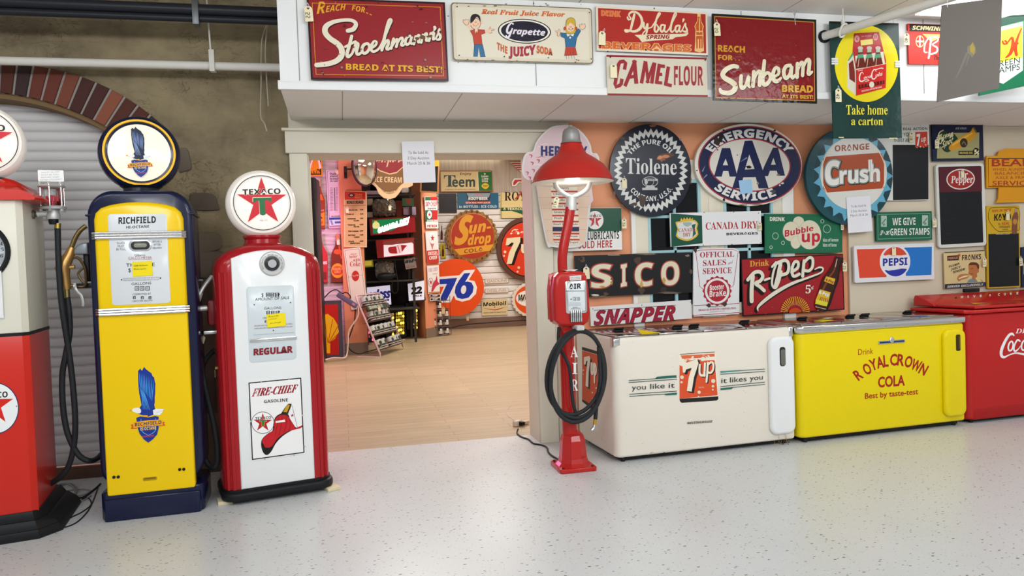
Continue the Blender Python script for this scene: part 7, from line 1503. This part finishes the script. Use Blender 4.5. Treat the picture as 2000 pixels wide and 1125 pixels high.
s.poly([(846, 592), (880, 550), (918, 538), (956, 552), (988, 592), (956, 634), (918, 650), (880, 634)], 'e0c02c', 2); s.text('Teem', 876, 610, 962, 606, 36, '1d3a30', 'b', 0); s.done()
s = Sign('tin_sign', 'blue root beer sign with a dark disc and white lettering', [(410, 722), (1160, 720), (1164, 1004), (416, 1010)], T_, '24607e', .025, wall=WB, **B_); s.ell(795, 760, 220, 180, '2a3138'); s.poly([(575, 724), (1010, 722), (985, 800), (800, 830), (610, 800)], '8fa0a8'); s.text('ROOT BEER', 610, 850, 960, 848, 48, 'e8e8e4', 'b', .02); s.poly([(548, 878), (1016, 876), (1014, 916), (552, 920)], 'c03a2c'); s.text('WITH REAL ROOT JUICES', 560, 914, 1004, 910, 28, 'e8d8d0', 'b'); s.text('in BOTTLES - ICE COLD', 440, 996, 1126, 990, 44, 'd8e4e4', 'b'); s.text('HI', 740, 770, 850, 770, 40, 'c8808a', 'b', .03); s.done()
s = Sign('tin_sign', 'yellow and green dealer sign cut by the doorway post', [(1200, 715), (1900, 715), (1900, 1180), (1200, 1180)], T_, 'dcc98c', .03, wall=WB, **B_); s.poly([(1200, 990), (1900, 975), (1900, 1180), (1700, 1180), (1560, 1100), (1400, 1050), (1200, 1055)], '2c5a34'); s.text('ROYAL', 1268, 862, 1900, 862, 160, '2a1410', 's', .02); s.text('A TEXACO BRAND', 1246, 1034, 1900, 1030, 40, 'e8e0b8', 'b', .02); s.line([(1470, 830), (1560, 740), (1560, 700)], 30, 'b83a34', 3); s.line([(1210, 720), (1214, 1178)], 8, '6a5a30'); s.done()
s = Sign('cutout_sign', 'red and white striped wing sign high on the wood panel', [(1365, 160), (1800, 150), (1800, 420), (1560, 330)], T_, 'e8dcd4', .03, wall=WB, shape='poly', **B_)
for i in range(4): s.poly([(1385+i*40, 176+i*36), (1800, 176+i*36), (1800, 194+i*36), (1408+i*40, 196+i*36)], 'b82a30')
s.done()
s = Sign('cutout_sign', 'red hoof shaped cutout sign with white edge on the wood panel', [(1400, 520), (1440, 455), (1800, 450), (1800, 530), (1530, 530), (1470, 600), (1410, 600)], T_, 'ece0da', .03, wall=WB, shape='poly', **B_); s.poly([(1430, 530), (1460, 480), (1800, 466), (1800, 512), (1520, 512), (1460, 570), (1430, 580)], 'b82a28'); s.done()
# lit strip at the top of the wood panel
t = MB().box((2.95, 16.9, 3.955), (1.5, .12, .06), mat('fff6e0', .4, emit=2.5)).build('strip_light'); tag(t, 'long lit strip lamp above the wood panel in the back room', 'strip light')
o = MB().prism([(3.55, 3.93), (4.3, 3.93), (4.3, 3.99), (3.78, 3.99)], 16.8, 16.88, mat('2f5a34', .5)).prism([(3.4, 3.93), (3.78, 3.93), (3.78, 3.985)], 16.8, 16.88, mat('d8c080', .5)).build('valance_board'); tag(o, 'green and cream board beside the strip lamp', 'board')
T2 = (850, 400, 9.378)
# cap shaped sun drop sign
def cap_sign(name, lab, cx, cy, rx, ry, crop, rimc, fc, wall, n=28, off=.12, thick=.1):
    out = []
    for i in range(n*4): a = 2*PI*i/(n*4); k = 1+.03*math.cos(n*a); out.append((cx+rx*k*math.cos(a), cy-ry*k*math.sin(a)))
    s = Sign(name, lab, out, crop, rimc, off, thick, shape='poly', wall=wall, eps=.0002, bev=.03); s.ell(cx, cy, rx*.86, ry*.86, fc, 48); return s
s = cap_sign('bottle_cap_sign', 'rusty bottle cap shaped cola sign with yellow lettering', 668, 576, 470, 480, T2, '8f6634', 'a83a24', WB)
s.ring(690, 576, 410, 424, 12, 'd08a5a', 48, 20, 200); YS = 'd89a34'
s.text('S', 360, 722, 610, 690, 490, YS, 'bi', .03, .15); s.text('un-', 622, 528, 1016, 470, 190, YS, 'bi', .02); s.text('drop', 600, 740, 1016, 690, 170, YS, 'bi', .02); s.poly([(345, 815), (1072, 722), (1000, 840), (450, 925)], YS); s.text('COLA', 530, 890, 876, 845, 70, '8a4a24', 'b', .01)
for i in range(28):
    a = 2*PI*i/28; s.blob(668+440*math.cos(a), 576-450*math.sin(a), 16, 26, random.choice(('6a4a24', 'a88044', '5a3c1e')))
s.done()
s = Sign('oval_sign', 'oval orange-red soda sign in a dark brown frame cut by the doorway post', [(1130, 225), (2230, 225), (2230, 1395), (1130, 1395)], T2, '5a3c30', .11, .05, shape='ell', wall=WB, eps=.0002); s.ell(1680, 810, 480, 510, '1e1412', 56); s.ell(1680, 810, 465, 490, 'cf3a20', 56)
s.text('Fresh up', 1380, 545, 1980, 520, 90, 'ece0c8', 'sc', .03); P7 = [(1310, 610), (1560, 590), (1556, 680), (1470, 860), (1400, 1080), (1310, 1085), (1350, 880), (1440, 700), (1400, 690), (1340, 740), (1290, 740)]
for k in range(4): s.poly([(x+k*16, y+k*8) for x, y in P7], '1e1814')
s.poly(P7, 'e0d4b0'); s.text('up', 1580, 880, 1850, 870, 200, 'e0d4b0', 'b', .02, sh=(20, 12, '1e1814'))
for x, y, r in ((1278, 862, 26), (1262, 936, 18), (1530, 1150, 24), (1508, 1225, 18)): s.ell(x, y, r, r, 'ecc8a8')
s.done()
T3 = (850, 500, 7.033)
s = Sign('round_sign', 'big round orange sign with blue numerals edged in white', [(-90, 38), (672, 38), (672, 824), (-90, 824)], T3, 'e2501c', .23, .09, shape='ell', wall=WB, eps=.0002, bev=.012)
s.poly([(0, 290), (330, 265), (400, 195), (550, 186), (460, 330), (540, 345), (575, 430), (560, 520), (480, 600), (370, 628), (280, 600), (255, 540), (208, 638), (20, 645), (120, 420), (0, 425)], 'f0ecea')
BL = '1a3aa8'; s.poly([(20, 322), (300, 300), (270, 380), (155, 610), (55, 612), (160, 385), (10, 390)], BL); s.poly([(398, 238), (484, 232), (410, 360), (440, 350), (500, 365), (528, 425), (515, 500), (460, 570), (370, 592), (300, 570), (268, 500), (280, 420), (330, 330)], BL); s.ell(390, 462, 36, 60, 'f0ecea', 30, 10); s.done()
for t, q, lab in (('GASOLINE', [(684, 320), (1010, 304), (1012, 366), (688, 382)], 'narrow cream strip reading gasoline on the slat wall'), ('DIESEL-FUEL', [(684, 452), (1008, 436), (1010, 500), (688, 512)], 'narrow cream strip reading diesel fuel on the slat wall')):
    s = Sign('strip_sign', lab, q, T3, 'e2d8cc', .02, wall=WB, r=.02, **B_); s.inset(.0, .006, '8a7a6c'); x0, y0 = q[3]; x1, y1 = q[2]; s.text(t, x0+26, y0-14, x1-26, y1-14, 38, '9a8a7c', 'r', 0); s.done()
s = Sign('tin_sign', 'cream motor oil sign with black lettering and a red chevron', [(636, 598), (992, 588), (998, 802), (642, 822)], T3, 'd4c294', .025, wall=WB, **B_); s.text('Mobiloil', 662, 690, 972, 672, 50, '1a1816', 'b', .015); s.poly([(644, 714), (820, 735), (990, 696), (860, 740), (822, 748), (760, 738)], 'b03028'); s.star(816, 702, 16, 'b03028'); s.text("WORLD'S LARGEST SELLING MOTOR OIL", 664, 790, 974, 774, 14, '2a2420', 'b'); s.done()
s = cap_sign('bottle_cap_sign', 'white edged bottle cap sign with an orange face cut by the doorway post', 1330, 600, 275, 240, T3, 'dcd0c0', 'd8501f', WB); s.ell(1300, 582, 190, 112, 'ece6dc'); s.text('Whistle', 1145, 632, 1480, 632, 100, '2a2420', 'bi', .02); s.done()
for q, c1, lab in (([(78, 345), (150, 340), (156, 675), (84, 680)], 'c8c4bc', 'narrow pale bottle sign at the left of the rusty cap sign'), ([(92, 712), (184, 705), (190, 970), (98, 980)], 'b8a82c', 'narrow yellow bottle sign below the pale bottle sign')):
    s = Sign('tin_sign', lab, q, T2, c1, .02, wall=WB, **B_); x = (q[0][0]+q[2][0])/2; y0 = q[0][1]; h = q[2][1]-y0; s.poly([(x-7, y0+.12*h), (x+7, y0+.12*h), (x+9, y0+.35*h), (x+22, y0+.5*h), (x+22, y0+.9*h), (x-22, y0+.9*h), (x-22, y0+.5*h), (x-9, y0+.35*h)], '4a1a14'); s.done()
for k, (x, y, lab) in enumerate(((446, 852, 'small orange tag hanging below the big round orange sign'),)):
    tag_at(850+x/7.033, 500+(y-25)/7.033, 500+(y+36)/7.033, 16.8, lab, 0, None, mat('d8a878', .7))
# plates on the column
CW_ = math.atan2(.5, .38); F6 = (590, 240, 4.3276)
def plate(lab, q, base):
    s = Sign('pump_plate', lab, q, F6, base, .015, wall=15.36, yaw=math.radians(52.7), eps=.0003, thick=.01); return s
s = plate('red white and green plate, topmost on the orange column', [(1040, 624), (1146, 628), (1146, 892), (1044, 890)], 'e6e2e0'); s.poly([(1041, 626), (1144, 628), (1144, 655), (1041, 655)], '2c6a4a'); s.poly([(1085, 626), (1144, 628), (1144, 655), (1085, 655)], 'b8282c'); s.poly([(1041, 738), (1145, 738), (1145, 836), (1041, 836)], '28603e'); s.poly([(1100, 738), (1145, 738), (1145, 836), (1100, 836)], 'b8282c'); s.ell(1076, 776, 20, 34, 'ece8e6'); s.star(1076, 776, 24, 'b8282c', sx=.6); s.text('SKY CHIEF', 1044, 706, 1142, 704, 40, 'b8282c', 'bi', 0); s.text('Supreme', 1060, 730, 1134, 729, 15, '3a2a2a', 'b'); s.text('GASOLINE', 1056, 834, 1142, 834, 15, 'ece8e6', 'b', .02); s.text('PETROX', 1058, 884, 1142, 882, 22, 'a83038', 'b', .01); s.done()
s = plate('white plate with a red star funnel, second on the orange column', [(1046, 920), (1150, 912), (1156, 1180), (1058, 1190)], 'e2dcdc'); s.poly([(1072, 985), (1130, 975), (1106, 1050), (1102, 1075)], 'c0686a'); s.ell(1102, 974, 28, 48, 'e6e2e0'); s.star(1102, 974, 32, 'b02a30', sx=.6); s.poly([(1054, 1080), (1152, 1072), (1156, 1182), (1058, 1190)], 'bb3028'); s.text('DIESEL', 1066, 1118, 1148, 1112, 28, 'ece4e0', 'b', .01); s.text('CHIEF', 1074, 1156, 1142, 1150, 28, 'ece4e0', 'b', .01); s.done()
F6 = G6
s = plate('white plate with a red fire helmet, third on the orange column', [(1146, 186), (1252, 176), (1262, 432), (1156, 440)], 'e4dedc'); s.text('FIRE CHIEF', 1156, 240, 1244, 228, 32, 'a86a98', 'si', 0); s.ring(1178, 335, 22, 40, 3, '6a3a3c', 30); s.star(1178, 335, 28, 'b03a38', sx=.6); s.poly([(1182, 420), (1188, 380), (1205, 330), (1222, 310), (1232, 270), (1242, 330), (1258, 350), (1225, 372), (1200, 415)], 'bb3048', 2); s.text('GASOLINE', 1196, 262, 1236, 260, 10, 'b8a050', 'b'); s.poly([(1158, 424), (1262, 418), (1262, 432), (1158, 440)], 'c07a48'); s.done()
for q, lab in (([(1170, 446), (1266, 442), (1268, 466), (1172, 470)], 'narrow black and white plate under the helmet plate'), ([(1172, 478), (1268, 472), (1270, 500), (1174, 506)], 'narrow white plate, lowest on the orange column')):
    s = plate(lab, q, 'dedad6'); x0, y0 = q[0]; s.poly([(x0+4, y0+4), (x0+92, y0), (x0+92, y0+20), (x0+4, y0+22)], '22201e'); s.text('PUMP', x0+24, y0+18, x0+70, y0+15, 12, 'dedad6', 'b', .02); s.done()
# small wire rack of oil cans at the column
rk = atZ(858, 656); t = empty('wire_rack', 'small wire rack of black and white oil cans by the orange column', 'rack', tuple(rk), .35)
g = MB()
for x in (-.22, -.07, .08, .23):
    for y in (-.1, .12): g.tube([(x, y, .02), (x, y, .78+.05*(x > 0))], .006, mat('5a4a44', .5), 6)
for z in (.02, .2, .38, .56, .74): g.tube([(-.22, -.1, z), (.23, -.1, z), (.23, .12, z), (-.22, .12, z), (-.22, -.1, z)], .006, mat('5a4a44', .5), 6)
g.build('wire_frame', t)
MR = Matrix.Translation(rk) @ Matrix.Rotation(.35, 4, 'Z')
def can(M, r, h, c1, c2, c3, name, label, group, proto=[None], key=None):
    o = empty(name, label, 'oil can', (0, 0, 0), 0, group); o.matrix_world = M
    g = MB(); g.lathe([(r*.92, 0), (r, .004), (r, h-.004), (r*.92, h)], mat(c1, .35), (0, 0, 0), 20); g.lathe([(r*1.004, h*.12), (r*1.004, h*.5)], mat(c2, .35), (0, 0, 0), 20); g.lathe([(0, h-.003), (r*.9, h-.003), (r*.98, h+.002)], STEEL, (0, 0, 0), 20); g.build('can_body', o)
    g = MB(); g.lathe([(0, -.0015), (r*.45, -.001), (r*.5, .001)], mat(c3, .4), (0, -r*1.01, h*.66), 16, 'y'); g.build('can_emblem', o)
    return o
cproto = None
spots = [(.0, .02), (.0, .2), (.0, .38), (.0, .56), (.155, .02), (.155, .2), (.155, .38), (-.145, .02), (-.145, .2)]
for i, (x, z) in enumerate(spots):
    M = MR @ Matrix.Translation((x, -.03, z+.012))
    if cproto is None: o = cproto = can(M, .058, .15, '26262a', 'cfc8c0', 'd8d2cc', 'oil_can', 'x', 'oil cans in the small wire rack')
    else: o = copy_tree(cproto); o.matrix_world = M
    col, row = ('middle', 'right', 'left')[0 if x == 0 else 1 if x > 0 else 2], ('bottom', 'second', 'third', 'top')[round(z/.18)]
    o['label'] = 'black and white oil can in the small wire rack, %s column, %s shelf' % (col, row)
tag_at(866, 600, 613, 15.3, 'tan price tag hanging on the small wire rack of oil cans', 0, None, mat('d8b88c', .7))
# leaning oil can rack
F1 = atZ(745, 697); F2 = atZ(790, 682); dx = (F2-F1).normalized(); W_ = (F2-F1).length; nn = Vector((dx.y, -dx.x, 0)); la = math.radians(22.5); upv = Vector((0, 0, 1))*math.cos(la)-nn*math.sin(la); nv = dx.cross(upv)
MRK = Matrix((dx, nv*-1, upv)).transposed().to_4x4(); MRK = Matrix.Translation(F1) @ Matrix((dx, -nv, upv)).transposed().to_4x4()
t = empty('display_rack', 'pale pink tube rack leaning back, filled with four rows of oil cans', 'rack', (0, 0, 0)); t.matrix_world = MRK
# local frame: x along the rack, -y out of the rack face, z up the slope
PK = mat('c9a8a4', .4); H_ = 1.1
g = MB(); ins = Vector((0, .45, 0))
def back(p): # a floor point behind the face
    return MRK.inverted() @ (F1+dx*p-nn*.42)
bl, br = back(.0), back(W_)
g.tube([bl, Vector((0, .02, 0)), Vector((0, 0, .06)), Vector((0, 0, H_-.08)), Vector((.03, 0, H_-.01)), Vector((.1, 0, H_)), Vector((W_-.1, 0, H_)), Vector((W_-.03, 0, H_-.01)), Vector((W_, 0, H_-.08)), Vector((W_, 0, .06)), Vector((W_, .02, 0)), br], .016, PK, 10)
g.build('tube_frame', t)
rows = [.13, .38, .63, .90]
for i, z in enumerate(rows):
    g = MB(); g.box((W_/2, -.0, z-.012), (W_-.02, .13, .006), mat('6a5450', .5)); g.tube([(0, -.075, z+.03), (W_, -.075, z+.03)], .006, PK, 6); g.tube([(0, 0, z), (0, -.075, z+.03)], .006, PK, 6); g.tube([(W_, 0, z), (W_, -.075, z+.03)], .006, PK, 6); g.build('shelf', t)
g = MB(); g.box((W_*.5, -.085, .83), (W_*.9, .01, .075), mat('3a4034', .5)); sg = g.build('header_board', t)
cv = MB(); xx = 0
for chh in 'QUAKER STATE':
    V, F, a = glyph(chh, 'b', .01); cv.add([(.12+(vx+xx)*.082, -.0915, .81+vy*.07) for vx, vy in V], F, mat('c8ccb8', .5)); xx += a
cv.build('header_lettering', sg)
cproto = None; nm_row = ('bottom', 'second', 'third', 'top')
for i, z in enumerate(rows):
    for k in range(6):
        if (i, k) in ((0, 2), (3, 0), (2, 0)): continue
        M = MRK @ Matrix.Translation((.1+k*(W_-.2)/5, -.0, z-.008)) @ Matrix.Rotation(.2*((k*7+i*3) % 5-2), 4, 'Z')
        if cproto is None: o = cproto = can(M, .06, .165, 'bdbcb6', '3c463a', '2c3a30', 'oil_can', 'x', 'oil cans on the leaning rack')
        else: o = copy_tree(cproto); o.matrix_world = M
        o['label'] = 'grey and green oil can on the %s shelf of the leaning pink rack' % nm_row[i]; o['group'] = 'oil cans on the %s shelf of the leaning rack' % nm_row[i]
tag_at(741, 598, 608, 12.5, 'cream price tag hanging on the leaning oil can rack', -15)
# shell light box, power bar and cords on the left
s = Sign('light_box', 'red light box with a yellow scallop shell standing against the grooved wall', [(560, 592), (668, 586), (671, 697), (560, 702)], (0, 0, 1), '4a4450', .0, .12, wall=12.6, eps=.0003); s.poly([(560, 598), (660, 594), (662, 692), (560, 697)], 'b81e14')
SH_ = [(637, 690), (637, 676), (630, 672), (616, 655), (610, 640), (618, 625), (630, 616), (640, 613), (652, 622), (659, 634), (662, 648), (654, 662), (645, 668), (645, 680)]
s.poly(SH_[:2]+SH_[2:]+[(645, 690)], 'e9b412', 0)
for a, b in (((640, 668), (634, 618)), ((641, 668), (650, 623)), ((642, 669), (660, 637)), ((643, 670), (660, 652))): s.line([a, b], 1.3, 'b81e14')
s.done()
g = MB(); a, b = atY(659, 574, 12.2), atY(697, 599, 12.2); d = (b-a); M = Matrix.Translation((a+b)/2) @ Matrix.Rotation(math.atan2(-d.z, d.x), 4, 'Y'); g.box((0, 0, 0), (d.length, .05, .085), mat('6a5878', .5), .01); g.box((d.length*.32, -.028, 0), (.05, .01, .035), mat('b87a9a', .4), .004); o = g.build('power_strip', M=M); tag(o, 'purple grey power strip hanging slanted between the wall and the rack', 'power strip')
def wcable(name, label, pts, r, m):
    o = MB().tube([atY(*p) for p in pts], r, m, 8, 5).build(name); tag(o, label, 'cable')
wcable('cable', 'pale pink cord hanging from the power strip to the floor', [(700, 601, 12.2), (698, 620, 12.2), (682, 645, 12.2), (680, 665, 12.2), (678, 690, 12.2), (672, 699, 12.15), (650, 699, 12.1), (635, 703, 12.0)], .012, mat('d8bcb4', .5))
wcable('cable', 'black cord hanging from the power strip and running under the rack', [(694, 604, 12.25), (692, 630, 12.25), (681, 664, 12.3), (683, 682, 12.3), (700, 691, 12.35), (720, 686, 12.5), (745, 680, 13.1)], .009, CB)
wcable('cable', 'black cord looping from the wall to the top of the power strip', [(634, 581, 12.6), (645, 570, 12.5), (657, 566, 12.4), (668, 573, 12.3), (676, 571, 12.3), (684, 578, 12.2), (682, 586, 12.2), (672, 584, 12.2), (660, 573, 12.2)], .009, CB)
wcable('cable', 'thin black cord lying along the floor below the slat wall', [(870, 643, 16.6), (910, 634, 16.75), (960, 630, 16.8), (1000, 627, 16.85), (1030, 625, 16.9)], .012, CB)
# shelving in the alcove
DK = mat('3a3632', .6)
t = empty('shelving_unit', 'dark steel shelving unit in the alcove between the orange pier and column', 'shelving', (.93, 14.9, 0))
for z in (.655, 1.2, 1.615, 2.0, 2.425, 2.86): MB().box((0, 0, z), (1.04, .9, .03), DK, .004).build('shelf', t)
for x in (-.5, .42):
    for y in (-.43, .43): MB().box((x, y, 1.5), (.045, .045, 3.0), DK).build('upright', t)
o = MB().box((1.0, 15.75, 1.5), (1.6, .04, 3.1), mat('2a2624', .8)).build('wall_alcove'); o['kind'] = 'structure'
V_ = (700, 400, 9.377)
def lightbox(name, lab, q, crop, edge, face, wall, thick=.22, yaw=0., emit=0., fx=None):
    s = Sign(name, lab, q, crop, edge, .0, thick, wall=wall, yaw=yaw, eps=.0003, cat='light box'); return s
s = lightbox('light_box', 'red light box with a glowing green drink panel on the alcove shelf', [(185, 262), (1040, 200), (1052, 500), (246, 560)], V_, '8a1e20', None, 14.2)
s.emit = .6; s.poly([(252, 282), (945, 236), (880, 330), (620, 470), (270, 530)], '0f7a48'); s.emit = .1; s.poly([(945, 236), (1030, 228), (1042, 490), (600, 540), (270, 530), (640, 470)], 'a8202a'); s.emit = 3.0; s.text('CANADA DRY', 360, 520, 935, 318, 92, 'f0fff4', 'b', .06); s.line([(400, 470), (880, 340)], [40, 60], 'f8fff8'); s.emit = .6; s.poly([(262, 350), (300, 320), (360, 320), (390, 370), (370, 430), (270, 430)], 'd8d890', 2); s.poly([(280, 318), (300, 294), (340, 296), (348, 318)], 'd8b83a'); s.done()
s = lightbox('light_box', 'red light box with a lit bottle on white ice, below the green one', [(330, 642), (1025, 600), (1035, 910), (345, 985)], V_, '9a1e20', None, 14.2)
s.emit = .1; s.poly([(440, 645), (1020, 600), (1028, 905), (450, 970)], 'a82428'); s.emit = .25; s.poly([(462, 668), (1008, 620), (1012, 895), (468, 955)], '8a4034'); s.emit = .45; s.poly([(462, 735), (620, 735), (700, 720), (860, 705), (980, 690), (1006, 720), (1012, 895), (468, 955)], 'ecdfe8'); s.emit = .35; s.poly([(545, 800), (580, 770), (690, 760), (760, 735), (860, 740), (890, 750), (850, 790), (800, 860), (740, 890), (620, 895), (560, 870)], 'a02428', 2); s.poly([(688, 740), (775, 722), (800, 880), (715, 895)], 'e8ccd0'); s.line([(720, 745), (760, 880)], 12, 'b83040'); s.done()
PV = (680, 540, 6.62)
s = lightbox('light_box', 'white light box with blue slanted lettering behind the leaning rack', [(215, 140), (545, 108), (565, 370), (215, 385)], PV, '44403e', None, 15.0); s.emit = .6; s.poly([(220, 145), (540, 112), (558, 362), (220, 380)], 'dcd8ee'); s.emit = .2; s.text('Peerless', 130, 310, 536, 270, 110, '3038b0', 'bi', .03, .1, sh=(4, 4, '1a1838')); s.poly([(450, 298), (528, 290), (528, 314), (452, 320)], '1e1c28'); s.done()
s = lightbox('light_box', 'white light box with black numerals beside the orange column', [(765, 85), (985, 40), (990, 320), (785, 328)], PV, '2a2830', None, 14.9); s.emit = .45; s.poly([(770, 95), (985, 50), (985, 300), (785, 315)], 'd6d8e6'); s.emit = 0; s.text('22', 820, 228, 950, 215, 84, '15151c', 'b', .05); s.text('SALE', 835, 262, 950, 256, 18, '15151c', 'b', .03); s.done()
def board(lab, q, lamps, word, wq, base=False, red=False):
    s = lightbox('scoreboard', lab, q, PV, '1c1a1a', None, 15.35 if not red else 14.9, .3)
    if word: s.text(word, *wq, 30, 'd8d4cc', 'b')
    for i, (x, y) in enumerate(lamps):
        on = (i*7+3) % 5 < 2; s.emit = (2.2 if on else .35); s.ell(x, y, 13, 19, ('ff5a78' if red else 'ffd84a') if on else ('d83a58' if red else 'c8a422'), 14)
    s.done()
board('black home scoreboard with yellow lamps behind the leaning rack', [(480, 392), (728, 366), (752, 780), (480, 800)], [(x, y0+k*43) for x, y0 in ((580, 490), (628, 484), (656, 478), (684, 474), (712, 470)) for k in range(7)], 'HOME', (636, 436, 704, 428))
board('black scoreboard with yellow lamps half hidden by the orange column', [(745, 350), (890, 338), (890, 682), (760, 684)], [(x, 440+k*44) for x in (860, 884) for k in range(6)], 'GU', (848, 402, 888, 398))
board('black scoreboard with red lamps low behind the leaning rack', [(200, 640), (380, 630), (380, 890), (200, 900)], [(240, 690), (265, 725), (268, 775), (245, 830), (320, 815), (290, 690), (330, 740)], None, None, red=True)
o = MB().box((0, 0, 0), (.9, .5, .28), mat('c8b8a4', .7), .01).build('cardboard_box', M=Matrix.Translation(atZ(826, 655)+Vector((-.15, .5, .14)))); tag(o, 'low pale box on the floor left of the orange column', 'box')
s = lightbox('tin_sign', 'yellow sign with green frame on the lower alcove shelf', [(105, 1020), (255, 1010), (290, 1130), (110, 1150)], V_, '8f9a1e', None, 14.3, .03); s.emit = .1; s.poly([(118, 1035), (240, 1026), (245, 1110), (122, 1118)], 'd8cc4a'); s.done()
for (x, y, w, h, dd, lab) in ((470, 60, 400, 310, 14.5, 'crumpled clear plastic wrapped bundle above the glowing green light box'), (480, 1181, 320, 310, 14.6, 'crumpled clear plastic wrapped bundle below the red bottle light box')):
    c = atY(700+x/9.377, 400+y/9.377, dd); a = atY(700+(x-w/2)/9.377, 400+y/9.377, dd); b = atY(700+x/9.377, 400+(y-h/2)/9.377, dd); bm = bmesh.new(); bmesh.ops.create_icosphere(bm, subdivisions=4, radius=1)
    for v in bm.verts:
        n_ = v.co.copy(); q_ = 1+random.uniform(-.09, .09); v.co = Vector((max(min(n_.x*1.25, 1), -1)*abs(c.x-a.x)*q_, n_.y*.18*q_, max(min(n_.z*1.25, 1), -1)*abs(b.z-c.z)*q_))
    g = MB(); g.bm(bm, mat('6e6a62', .12, .0, coat=.8)); o = g.build('plastic_bundle', M=Matrix.Translation(c), smooth=False); tag(o, lab, 'bundle')
s = lightbox('tin_sign', 'green sign with a brown shield on the top alcove shelf', [(880, 612), (1042, 612), (1042, 716), (886, 722)], (660, 300, 7.03), '3c6a50', None, 14.4, .03); s.poly([(930, 618), (1010, 618), (1008, 670), (970, 708), (936, 670)], '8a4a34'); s.done()
s = lightbox('tin_sign', 'grey sign with black script on the alcove shelf beside the column', [(780, 470), (930, 430), (930, 590), (780, 600)], (680, 440, 7.033), '8d8a84', None, 14.35, .03); s.text('aris', 785, 520, 925, 500, 60, '1a1a1c', 'sc', .04); s.text('MOTOR', 790, 590, 920, 575, 26, 'a04a40', 'b'); s.done()
g = MB(); pc = atY(752, 540, 14.2); g.sphere((0, 0, 0), .11, BLACK, 1.5, .8, .7); g.tube([(.1, 0, 0), (.2, 0, .02)], .05, BLACK, 12); o = g.build('black_lamp_head', M=Matrix.Translation(pc)); tag(o, 'black rounded lamp head on the alcove shelf', 'lamp')
wcable('cable', 'black cord looping below the black lamp head', [(768, 546, 14.1), (765, 560, 14.1), (768, 572, 14.1), (776, 570, 14.1), (777, 552, 14.1), (772, 520, 14.2), (771, 506, 14.2)], .008, CB)
for x0, y0, x1, y1, c_, lab, dd in ((716, 372, 770, 384, 'c8b8d8', 'pale lilac box on the top alcove shelf', 14.5), (785, 366, 797, 376, 'e8e4e4', 'small white carton on the top alcove shelf', 14.5), (718, 388, 728, 400, 'b8b0a0', 'small pale box at the left of the upper plastic bundle', 14.5), (718, 414, 728, 425, 'c8ccc4', 'small white tin left of the upper plastic bundle', 14.5), (774, 392, 786, 424, '7a4030', 'narrow brown panel right of the upper plastic bundle', 14.55), (788, 404, 812, 420, 'b8a8c8', 'pale box with a blue mark beside the column', 14.5)):
    a, b = atY(x0, y1, dd), atY(x1, y0, dd); o = MB().box((0, 0, 0), (b.x-a.x, .2, b.z-a.z), mat(c_, .6), .005).build('storage_box', M=Matrix.Translation(((a.x+b.x)/2, dd+.1, (a.z+b.z)/2))); tag(o, lab, 'box')
for a in ((603.5, 375, 391, 12.0, 'cream price tag on the narrow black board by the doorway post', 0), (617, 357, 368, 12.9, 'pale price tag on the neck of the upper bottle shaped sign', 2), (658.5, 331, 341, 12.9, 'pale price tag on top of the thermometer sign', -18), (621, 467, 479, 12.9, 'pale price tag on the red bottle shaped sign', 2), (660.5, 467, 478, 12.9, 'pale price tag on the brown bottle shaped sign', 0), (678, 405, 416, 12.8, 'pale price tag on the tan service price board', 0), (761.5, 401, 411, 12.5, 'tan price tag hanging below the ice cream sign', 0)):
    tag_at(*a[:5], a[5], None)
# pink neon tube on the side wall of the back room (out of the photo), source of the pink glow
t = MB().tube([(-2.0, 12.965, 1.3), (-1.9, 12.965, 2.6), (-1.4, 12.965, 2.6), (-1.5, 12.965, 1.3)], .012, mat('ff6ad0', .3, emit=8), 8, 6).build('neon_tube'); tag(t, 'pink neon tube in the back room left of the doorway', 'neon light')
l = bpy.data.lights.new('neon_glow', 'POINT'); l.energy = 80; l.color = (1, .32, .72); l.shadow_soft_size = .3; lo = bpy.data.objects.new('neon_glow', l); COL.objects.link(lo); lo.location = (-1.2, 12.2, 2.1)

bpy.data.scenes.remove(GS)
